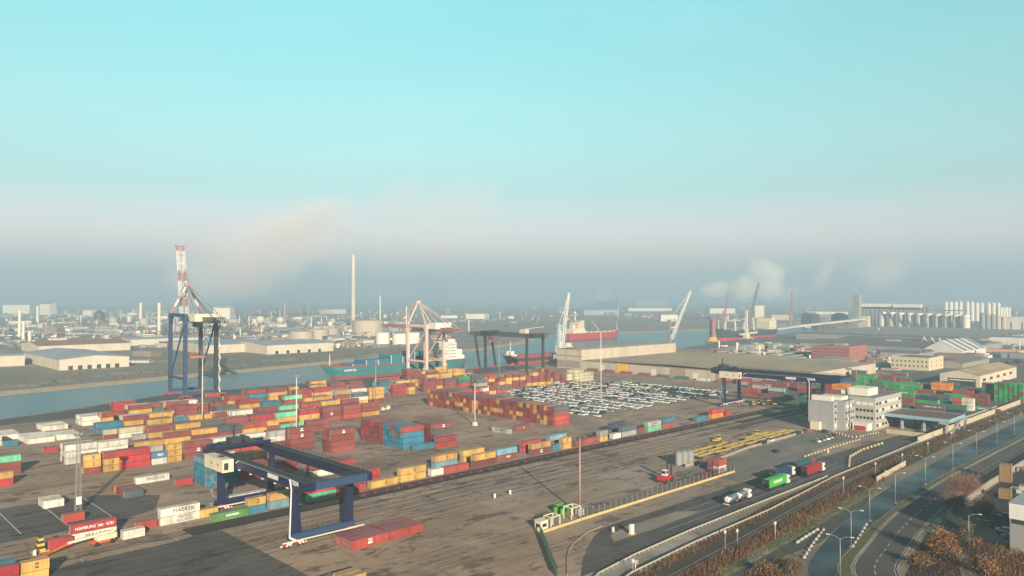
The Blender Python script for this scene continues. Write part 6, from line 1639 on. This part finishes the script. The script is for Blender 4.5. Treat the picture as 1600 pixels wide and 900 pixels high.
# wash bay: white portals, kiosk and green machine
p = P(846,828); r = empty('kiosk', (p.x,p.y,0)); tag(r,'small cream kiosk at the yellow barrier corner','kiosk'); b=MB(); b.box(-1.6,-1.3,0,1.6,1.3,3); b.box(-1.8,-1.5,3,1.8,1.5,3.2); b.build('wall',M_CREAM,r); b=MB(); b.box(-1.64,-.8,1.2,-1.6,.8,2.2); b.box(-.9,-1.34,1.2,.9,-1.3,2.2); b.build('window',M_GLASS,r)
def portal(px,py,w,dp,h,label):
    p=P(px,py); r=empty('wash_portal',(p.x,p.y,0)); tag(r,label,'portal frame'); b=MB()
    for x in (0,w):
        for y in (0,dp): b.beam((x,y,0),(x,y,h),.28,.28)
    for x in (0,w): b.beam((x,0,h),(x,dp,h),.26,.26)
    for y in (0,dp): b.beam((0,y,h),(w,y,h),.26,.26)
    b.build('frame',M_CREAM,r)
portal(861,827,4,3.0,3.6,'white steel portal frame nearest the cream kiosk'); portal(893,813,4.4,3.4,3.8,'white steel portal frame beside the green machine')
p=P(881,806); r=empty('wash_machine',(p.x,p.y+1,0)); tag(r,'lime green wash gantry between the white portal and brown mast','machine'); M_LIME=paint('lime_green',(.13,.42,.03),.5,0,.3,.6); b=MB()
for y in (0,3.6): b.box(0,y,0,1.0,y+1.2,4.2); b.box(5,y,0,6,y+1.2,4.2)
b.box(0,0,3.4,6,1.2,4.4); b.box(0,3.6,3.4,6,4.8,4.4); b.box(2,1.2,3.6,4,3.6,4.2); b.build('frame',M_LIME,r)
b=MB()
for x in (1.4,3,4.6): b.cyl((x,2.4,.3),(x,2.4,3.4),.5,n=10)
b.build_each('brush',M_FGRN,r)
r.scale=(.72,.72,.62)
# boom lift and small yard gear
p=P(160,850); r=empty('boom_lift',(p.x,p.y,.02),.15); tag(r,'orange and white boom lift before the white lettered container','boom lift')
b=MB(); b.box(-3,-1.3,.7,3,1.3,1.4); b.build('chassis',M_ORANGE,r); b=MB(); wheels(b,(-2.2,2.2),1.5,.65); b.build('wheels',M_TYRE,r)
b=MB(); b.box(-1.8,-1.2,1.4,3.6,1.2,2.8); b.build('turntable',M_CREAM,r)
b=MB(); b.beam((3.2,0,3.1),(-9.5,0,2.6),.7,.8,0,.55,.6); b.beam((-9.2,0,2.5),(-13.5,-.4,1.5),.5,.5,1); b.build('boom',[M_CREAM,M_ORANGE],r)
b=MB(); b.beam((-13.5,-.4,1.6),(-19,-2.4,.9),.45,.45); a=b.build('jib',M_ORANGE,r)
b=MB(); b.box(-21.5,-3.6,.3,-19,-1.6,.45)
for x,y in ((-21.4,-3.5),(-19.1,-3.5),(-19.1,-1.7),(-21.4,-1.7)): b.beam((x,y,.4),(x,y,1.5),.1,.1)
for z in (.95,1.5): b.beam((-21.4,-3.5,z),(-19.1,-3.5,z),.1,.1); b.beam((-21.4,-1.7,z),(-19.1,-1.7,z),.1,.1); b.beam((-21.4,-3.5,z),(-21.4,-1.7,z),.1,.1); b.beam((-19.1,-3.5,z),(-19.1,-1.7,z),.1,.1)
b.build('basket',M_ORANGE,r)
p=P(63,862); r=empty('safety_marker',(p.x,p.y,0)); tag(r,'yellow and black striped crash buffer at the rail end','buffer'); b=MB()
for k in range(6): b.prism([(-1.1+k*.12,-.9),(1.1-k*.12,-.9),(1.1-k*.12,.9),(-1.1+k*.12,.9)],.2+k*.75,.2+k*.75+.74,k%2)
b.box(-2.2,-1.2,0,2.2,1.2,.2,0); b.build('striped_body',[M_YEL,M_DARK],r)
for px,py,lab in ((773,779,'small white hydrant post alone on the big open slab'),(797,773,'second small white post on the open slab'),(54,869,'small white box by the striped buffer'),(987,835,'white cabinet on a yellow base in the truck lane'),(958,832,'white bollard box in the truck lane'),(1294,720-12,'white marker post at the lane blocks')):
    p=P(px,py); r=empty('service_post',(p.x,p.y,.05)); tag(r,lab,'post'); b=MB(); h=3.0 if 'cabinet' in lab else 1.6; w=.7 if 'cabinet' in lab else .35; b.box(-w,-w*.6,.3,w,w*.6,h); b.build('body',M_WHITE,r); b=MB(); b.box(-w*1.5,-w,0,w*1.5,w,.3); b.build('base',M_FYEL if 'yellow' in lab else M_PLINTH,r)
# tyre-like ring and mooring clutter at the middle mast
for k,(dx,dy) in enumerate(((-7,-3),(-3,-6),(2,-5),(6,-4),(9,-1),(-10,1))):
    p=P(587,640); o=MB(); o.prism([(-1,-1),(1,-1),(1,1),(-1,1)],0,1.1); o.prism([(-.6,-.6),(.6,-.6),(.6,.6),(-.6,.6)],1.1,1.8); q_=o.build('ballast_block',M_CREAM,None,(p.x+dx,p.y+dy,.02)); tag(q_,'cream ballast block lying round the foot of the middle mast','block','ballast blocks at the middle mast')
# scrapyard gear
M_WOOD2=paint('batten_wood',(.32,.20,.085),.85,0,.4,.6)
def crate(x,y,z,s,label,mat):
    r=empty('crate',(x,y,z),.15); tag(r,label,'crate'); b=MB(); b.box(-s/2,-s/2,0,s/2,s/2,s*.9); b.build('panel',mat,r); b=MB()
    for i in (-1,1):
        for j in (-1,1): b.box(i*s/2-.15,j*s/2-.15,0,i*s/2+.15,j*s/2+.15,s*.94)
    for zz in (0,s*.42,s*.82):
        b.box(-s/2-.08,-s/2-.08,zz,s/2+.08,-s/2,zz+.25); b.box(-s/2-.08,-s/2,zz,-s/2,s/2,zz+.25)
    b.build_each('batten',M_WOOD2,r)
M_WOOD=paint('crate_wood',(.24,.145,.06),.85,0,.4,.6)
p=P(1572,752); crate(p.x,p.y,.05,3.7,'lower wooden crate of the pair beside the scrapyard wall',M_WOOD); crate(p.x,p.y,3.53,3.6,'upper wooden crate stacked on another by the scrapyard',M_WOOD)
p=P(1571,778); crate(p.x,p.y,.05,3.5,'single weathered crate in front of the crate pair',M_WOOD)
for k in range(6):
    p=P(1590+rnd.uniform(-6,10),742+rnd.uniform(-10,30)); r=empty('scrap_bin',(p.x,p.y,.05),rnd.uniform(0,1)); tag(r,f'{ORD[k]} grey scrap bin among the crates in the scrapyard','bin','scrap bins'); b=MB(); b.prism([(-1.6,-1),(1.6,-1),(1.6,1),(-1.6,1)],0,1.4); b.build('body',M_GREY if k%2 else M_TANK,r)
wall('scrapyard_wall','broken pale wall between road trees and scrapyard',[(262,72),(272,79.5),(300,81),(330,82),(420,82.5)],2.2,.3,M_PLINTH)
# ------------------------------------------------------------------ plants
def leafmat(name, col, var=.35):
    m, nt, b = new_mat(name); f = ramp(nt, pos_noise(nt, (1,1,1), .9, 3, .6), [(.3, 1-var), (.7, 1+var)])
    L(nt, mix(nt, 1.0, col, f, 'MULTIPLY'), b.inputs['Base Color']); b.inputs['Roughness'].default_value = .9; return m
M_REED = [leafmat('reed_orange', (.21,.085,.028)), leafmat('reed_rust', (.14,.05,.022)), leafmat('reed_straw', (.27,.17,.07)), leafmat('bramble_brown', (.06,.035,.02)), leafmat('weed_green', (.07,.10,.02))]
vr = random.Random(21)
def blades(name, area, n, h0, h1, w, mix_, label, clump=3.2):
    """upright tufts scattered in clumps along a strip (list of x, ylow, yhigh)"""
    b = MB()
    for _ in range(int(n/9)):
        i = vr.randrange(len(area)-1); t = vr.random(); a, c = area[i], area[i+1]
        x = a[0]+(c[0]-a[0])*t; yl = a[1]+(c[1]-a[1])*t; yh = a[2]+(c[2]-a[2])*t
        cx, cy = x, yl+(yh-yl)*vr.random(); mi = vr.choices(range(5), mix_)[0]; hs = vr.uniform(.5,1.15)
        for _k in range(9):
            x = cx+vr.gauss(0,clump*.4); y = cy+vr.gauss(0,clump*.3); h = vr.uniform(h0,h1)*hs; a_ = vr.uniform(0,pi); ww = w*vr.uniform(.6,1.5)
            dx, dy = cos(a_)*ww, sin(a_)*ww; lx, ly = vr.gauss(0,.25)*h, vr.gauss(0,.25)*h
            b.face([(x-dx,y-dy,.02),(x+dx,y+dy,.02),(x+lx+dx*.5,y+ly+dy*.5,h),(x+lx-dx*.4,y+ly-dy*.4,h*.92)], mi)
    o = b.build(name, M_REED); tag(o, label, 'undergrowth', None, 'stuff'); return o
blades('reeds', [(140,113.2,115.6),(157,117.0,119.0),(200,119.8,121.5),(249,124.2,127.0),(300,126.2,127.8),(345,127.6,129.0)], 6500, .35,1.1,.07,(4,4,1,4,1),'low rusty reeds along the pale guard rail')
blades('reeds', [(150,103.0,108.5),(176,106.6,110.5),(215,108.4,113.0),(250,110.0,116.0),(300,112.5,119),(345,117.5,122)], 13000, .4,1.7,.065,(4,4,2,6,1),'tall orange brown reeds between the railway and service road')
blades('reeds', [(345,117.5,127),(420,119.5,128),(527,120.5,128.5),(700,121,128.5)], 12000, .3,1.2,.09,(2,2,1,7,5),'mixed brambles and weeds along the far railway strip')
blades('roadside_grass', [(150,101.2,103.6),(176,103.2,105.8),(215,105.0,107.2),(250,107.2,109.6),(300,109.6,112)], 9000, .12,.4,.09,(0,0,1,0,9),'short green grass beside the service road')
blades('roadside_scrub', [(148,78,96),(170,88,98),(196,93.4,98.5)], 7000, .3,1.5,.1,(3,4,1,4,3),'red and green scrub in the corner by the old lane')
blades('corner_scrub', [(182,20,44),(200,45,66),(215,50,72),(240,64,75),(252,70,78)], 9000, .25,1.1,.07,(1,2,0,12,0),'dark brown scrub inside the road bend')
blades('dry_grass', [(205,38,56),(222,28,58),(240,32,64),(252,52,68)], 12000, .5,2.0,.05,(3,3,4,7,0),'tall pale dry grass in the frame corner')
blades('median_weeds', [(167,41,41.4),(178,61,61.5),(197.6,82,82.4),(226,88.6,89.4),(257,93.1,94),(296,96.4,97.6),(334,98.0,99.6),(457,98.6,100.4),(800,99.8,101.2)], 6000, .08,.3,.1,(0,0,1,2,7),'thin weeds on the road median')
M_BARK = leafmat('bark', (.11,.075,.05))
def tree(x, y, h, R, mats, weights, n, label, name, cz=.6, twig=1.0, seed=1, bare=False, trunk=.22):
    tr = random.Random(seed); r = empty(name, (x,y,0)); tag(r, label, 'tree' if h > 3 else 'bush')
    b = MB(); tips = []
    def limb(p, d, ln, rad, lvl):
        q = p+d*ln; b.cyl(p, q, rad, rad*.62, n=6 if lvl < 2 else 4, caps=False)
        if lvl >= 3: tips.append(q); return
        for k in range(tr.choice((3,4,4)) if lvl < 2 else 3):
            a = tr.uniform(0,2*pi); t = tr.uniform(.35,.95); dd = (d*t+Vector((cos(a),sin(a),tr.uniform(-.1,.5)))*.62).normalized()
            limb(p+d*ln*tr.uniform(.55,1), dd, ln*tr.uniform(.6,.85), rad*.55, lvl+1); 
    limb(Vector((0,0,-.1)), Vector((tr.uniform(-.1,.1),tr.uniform(-.1,.1),1)).normalized(), h*.3, trunk, 0)
    b.build('trunk', M_BARK, r)
    b = MB()
    cl = [(Vector((tr.gauss(0,.38)*R, tr.gauss(0,.38)*R, h*cz+tr.gauss(0,.22)*h)), tr.uniform(.16,.36)*R, tr.choices(range(len(mats)), weights)[0]) for _ in range(26)]+[(t, .2*R, tr.choices(range(len(mats)), weights)[0]) for t in tips]
    for _ in range(n):
        c, s, mi = tr.choice(cl); p = c+Vector((tr.gauss(0,1),tr.gauss(0,1),tr.gauss(0,.9)))*s*.8
        if p.z < h*.12: continue
        if bare:
            o = (p-Vector((0,0,h*.25))).normalized()+Vector((tr.gauss(0,.35),tr.gauss(0,.35),tr.gauss(0,.35))); e = p+o.normalized()*tr.uniform(.5,1.4)*twig
            a = Vector((tr.gauss(0,1),tr.gauss(0,1),tr.gauss(0,1))).normalized()*.035*twig; b.face([p-a,p+a,e+a*.4,e-a*.4], mi)
        else:
            u = Vector((tr.gauss(0,1),tr.gauss(0,1),tr.gauss(0,1))).normalized(); v = u.orthogonal().normalized(); s2 = tr.uniform(.12,.3)*twig
            b.face([p-u*s2,p+v*s2*.6,p+u*s2,p-v*s2*.6], mi)
    b.build('crown', mats, r)
M_TW = [leafmat('twig_red_brown', (.26,.135,.09)), leafmat('twig_grey_brown', (.15,.10,.075)), leafmat('leaf_ochre', (.34,.16,.035)), leafmat('leaf_rust', (.20,.08,.025)), leafmat('leaf_olive', (.11,.10,.04))]
p = P(1505,790); tree(p.x, p.y, 11.5, 6.6, M_TW, (6,3,0,0,0), 7800, 'big bare reddish brown tree beside the main road', 'bare_tree', .58, 1.2, 3, True, .3)
p = P(1492,802); tree(p.x, p.y, 8.5, 4.8, M_TW, (4,5,0,0,0), 4200, 'smaller bare brown tree in front of the big one', 'bare_tree', .55, 1.1, 4, True)
p = P(1535,815); tree(p.x, p.y, 7.5, 4.0, M_TW, (2,5,0,0,0), 2600, 'dark bare tree at the scrapyard edge', 'bare_tree', .55, 1.1, 5, True)
p = P(1467,868); tree(p.x, p.y, 7.6, 3.6, M_TW, (1,0,6,3,0), 3600, 'golden leaved tree at the bend of the main road', 'autumn_tree', .6, 1.0, 6)
p = P(1484,872); tree(p.x, p.y, 6.2, 3.0, M_TW, (1,0,5,4,0), 2600, 'smaller golden tree beside the footpath', 'autumn_tree', .58, 1.0, 7)
p = P(1508,850); tree(p.x, p.y, 6.2, 2.3, M_TW, (1,3,0,0,4), 1900, 'thin olive tree behind the single arm lamp post', 'autumn_tree', .6, .9, 8)
p = P(1435,884); tree(p.x, p.y, 4.0, 3.4, M_TW, (2,2,1,5,1), 2200, 'rust coloured bush inside the road bend', 'autumn_bush', .5, 1.0, 9)
p = P(1545,900); tree(p.x, p.y, 4.6, 3.2, M_TW, (2,1,5,2,0), 2200, 'straw coloured bush below the lamp post', 'autumn_bush', .55, 1.0, 10)
p = P(1195,897); tree(p.x, p.y, 3.4, 3.0, M_TW, (2,1,1,6,1), 2000, 'red leaved bush at the frame bottom by the old lane', 'autumn_bush', .5, .9, 11)
p = P(1236,893); tree(p.x, p.y, 3.2, 2.8, M_TW, (0,2,0,1,6), 1700, 'dark green bush next to the red leaved one', 'autumn_bush', .5, .9, 12)
for k,(px,py,h) in enumerate(((1375,655,5),(1388,652,6),(1322,557,9),(1352,552,8),(1372,556,9),(1210,560,8),(1240,552,9),(1575,575,9),(1590,572,10),(1425,558,8))):
    p = P(px,py); tree(p.x,p.y,h,h*.42,M_TW,(1,3,0,1,6),500,f'{ORD[k]} small dark green tree among the buildings past the office','green_tree',.6,2.4,30+k)
# woods and hedges of the plain beyond the canal
b = MB(); wr = random.Random(8); M_WOODS = [leafmat('far_wood_dark', (.075,.085,.05)), leafmat('far_wood_brown', (.13,.11,.075))]
def clump(x, y, R, n, h):
    for _ in range(n):
        px_, py_ = x+wr.gauss(0,R), y+wr.gauss(0,R); z = h*wr.random()**.6; s = h*wr.uniform(.16,.34)
        u = Vector((wr.gauss(0,1),wr.gauss(0,1),wr.gauss(0,1))).normalized(); v = u.orthogonal().normalized()
        c = Vector((px_,py_,z+s*.2)); b.face([c-u*s,c+v*s*.8,c+u*s,c-v*s*.8], wr.randrange(2))
for _ in range(260):
    px = wr.uniform(0,1600); py = 480+48*wr.random()**2.2; q = P(px,py)
    if px < 640 and py > 545: continue
    if 640 < px < 1300 and q.y < 1010: continue
    if px > 1300 and py > 500: continue
    clump(q.x,q.y,wr.uniform(8,45),26,wr.uniform(5,11))
for k in range(46):
    t = k/45; x = 130+t*560; y = 704+(x-193)*.232; clump(x+wr.uniform(-4,4), y+14+wr.uniform(-5,30), 5, 10, wr.uniform(2,4.5))
tag(b.build('far_woods', M_WOODS), 'dark hedges and woods scattered over the hazy plain', 'woods', None, 'stuff')
# ------------------------------------------------------------------ steam and smoke
def plume(px, py, D, wpx, hpx, tilt, dens, col, label, nscale=2.2, thr=.42, depth=1.0):
    s = D/FPX; c = at(px, D); c.z = zat(py, D)
    m = bpy.data.materials.new('steam'); m.use_nodes = True; nt = m.node_tree; nt.nodes.clear()
    out = N(nt, 'ShaderNodeOutputMaterial'); pv = N(nt, 'ShaderNodeVolumePrincipled'); pv.inputs['Color'].default_value = (*col,1); pv.inputs['Anisotropy'].default_value = -.12
    tc = N(nt, 'ShaderNodeTexCoord'); ln = N(nt, 'ShaderNodeVectorMath', operation='LENGTH'); L(nt, tc.outputs['Object'], ln.inputs[0])
    fall = ramp(nt, ln.outputs['Value'], [(.15,1.0),(.6,.55),(1.0,0.0)])
    mp = N(nt, 'ShaderNodeMapping'); mp.inputs['Scale'].default_value = (wpx/hpx,depth,1); L(nt, tc.outputs['Object'], mp.inputs['Vector'])
    no = N(nt, 'ShaderNodeTexNoise'); no.inputs['Scale'].default_value = nscale; no.inputs['Detail'].default_value = 7; no.inputs['Roughness'].default_value = .66; L(nt, mp.outputs[0], no.inputs['Vector'])
    ad = N(nt, 'ShaderNodeMath', operation='ADD'); L(nt, no.outputs['Fac'], ad.inputs[0]); fm = N(nt, 'ShaderNodeMath', operation='MULTIPLY_ADD'); L(nt, fall, fm.inputs[0]); fm.inputs[1].default_value = .72; fm.inputs[2].default_value = -.42
    L(nt, fm.outputs[0], ad.inputs[1]); sh = ramp(nt, ad.outputs[0], [(thr,0),(thr+(.30 if nscale > 2.25 else .5),1)])
    mu = N(nt, 'ShaderNodeMath', operation='MULTIPLY'); L(nt, sh, mu.inputs[0]); mu.inputs[1].default_value = dens
    L(nt, mu.outputs[0], pv.inputs['Density']); L(nt, pv.outputs[0], out.inputs['Volume'])
    b = MB(); b.lathe((0,0,0), [(max(.02,sin(pi*k/10)), -cos(pi*k/10)) for k in range(11)], 20, 0, True)
    o = b.build('steam_plume', m, None, c); o.rotation_euler = Matrix.Rotation(YAW-pi/2, 3, 'Z').to_euler()
    o.rotation_mode = 'QUATERNION'
    o.rotation_quaternion = (Matrix.Rotation(YAW-pi/2, 3, 'Z') @ Matrix.Rotation(radians(-tilt), 3, 'Y')).to_quaternion()
    o.scale = (wpx*s, hpx*s*depth, hpx*s); tag(o, label, 'smoke', None, 'stuff'); return o
PK = (.95,.86,.83); WH = (.97,.95,.94)
plume(405,396,2600,215,84,25,.0072,PK,'long pinkish smoke bank drifting up from behind the blue quay crane',1.6,.30)
plume(500,345,2700,100,52,16,.0050,PK,'billowing middle of the pinkish smoke bank',2.0,.33)
plume(620,312,2800,80,50,30,.0036,PK,'second billow of the pinkish smoke bank above the tall chimney',2.0,.33)
plume(700,330,2900,150,80,10,.0026,PK,'faint upper end of the pinkish smoke bank',1.6,.34)
plume(1125,452,2300,50,21,4,.020,WH,'white steam bank low over the works across the basin',3.4,.36)
plume(1197,436,2400,40,52,20,.015,WH,'white steam column rising beyond the cream harbour crane',3.0,.36)
plume(1162,450,2250,34,30,70,.017,WH,'middle puff of the white steam beside the red cranes',3.2,.36)
plume(1228,458,2350,34,15,10,.012,WH,'low trailing steam right of the white steam column',2.2,.31)
plume(1286,430,2600,44,15,58,.022,PK,'thin slanting pink steam beside the elevator',2.0,.33)
plume(1376,428,2700,58,40,10,.0095,PK,'faint pink smoke above the grain elevator',1.8,.33)
plume(628,458,2500,36,8,6,.012,WH,'small white smoke trail from the thin hazy stack',2.0,.36)
plume(940,460,2600,30,17,20,.010,WH,'faint white steam beyond the red tanker')
plume(60,515,1250,28,14,0,.008,WH,'low white steam patch over the far bank works',2,.36)
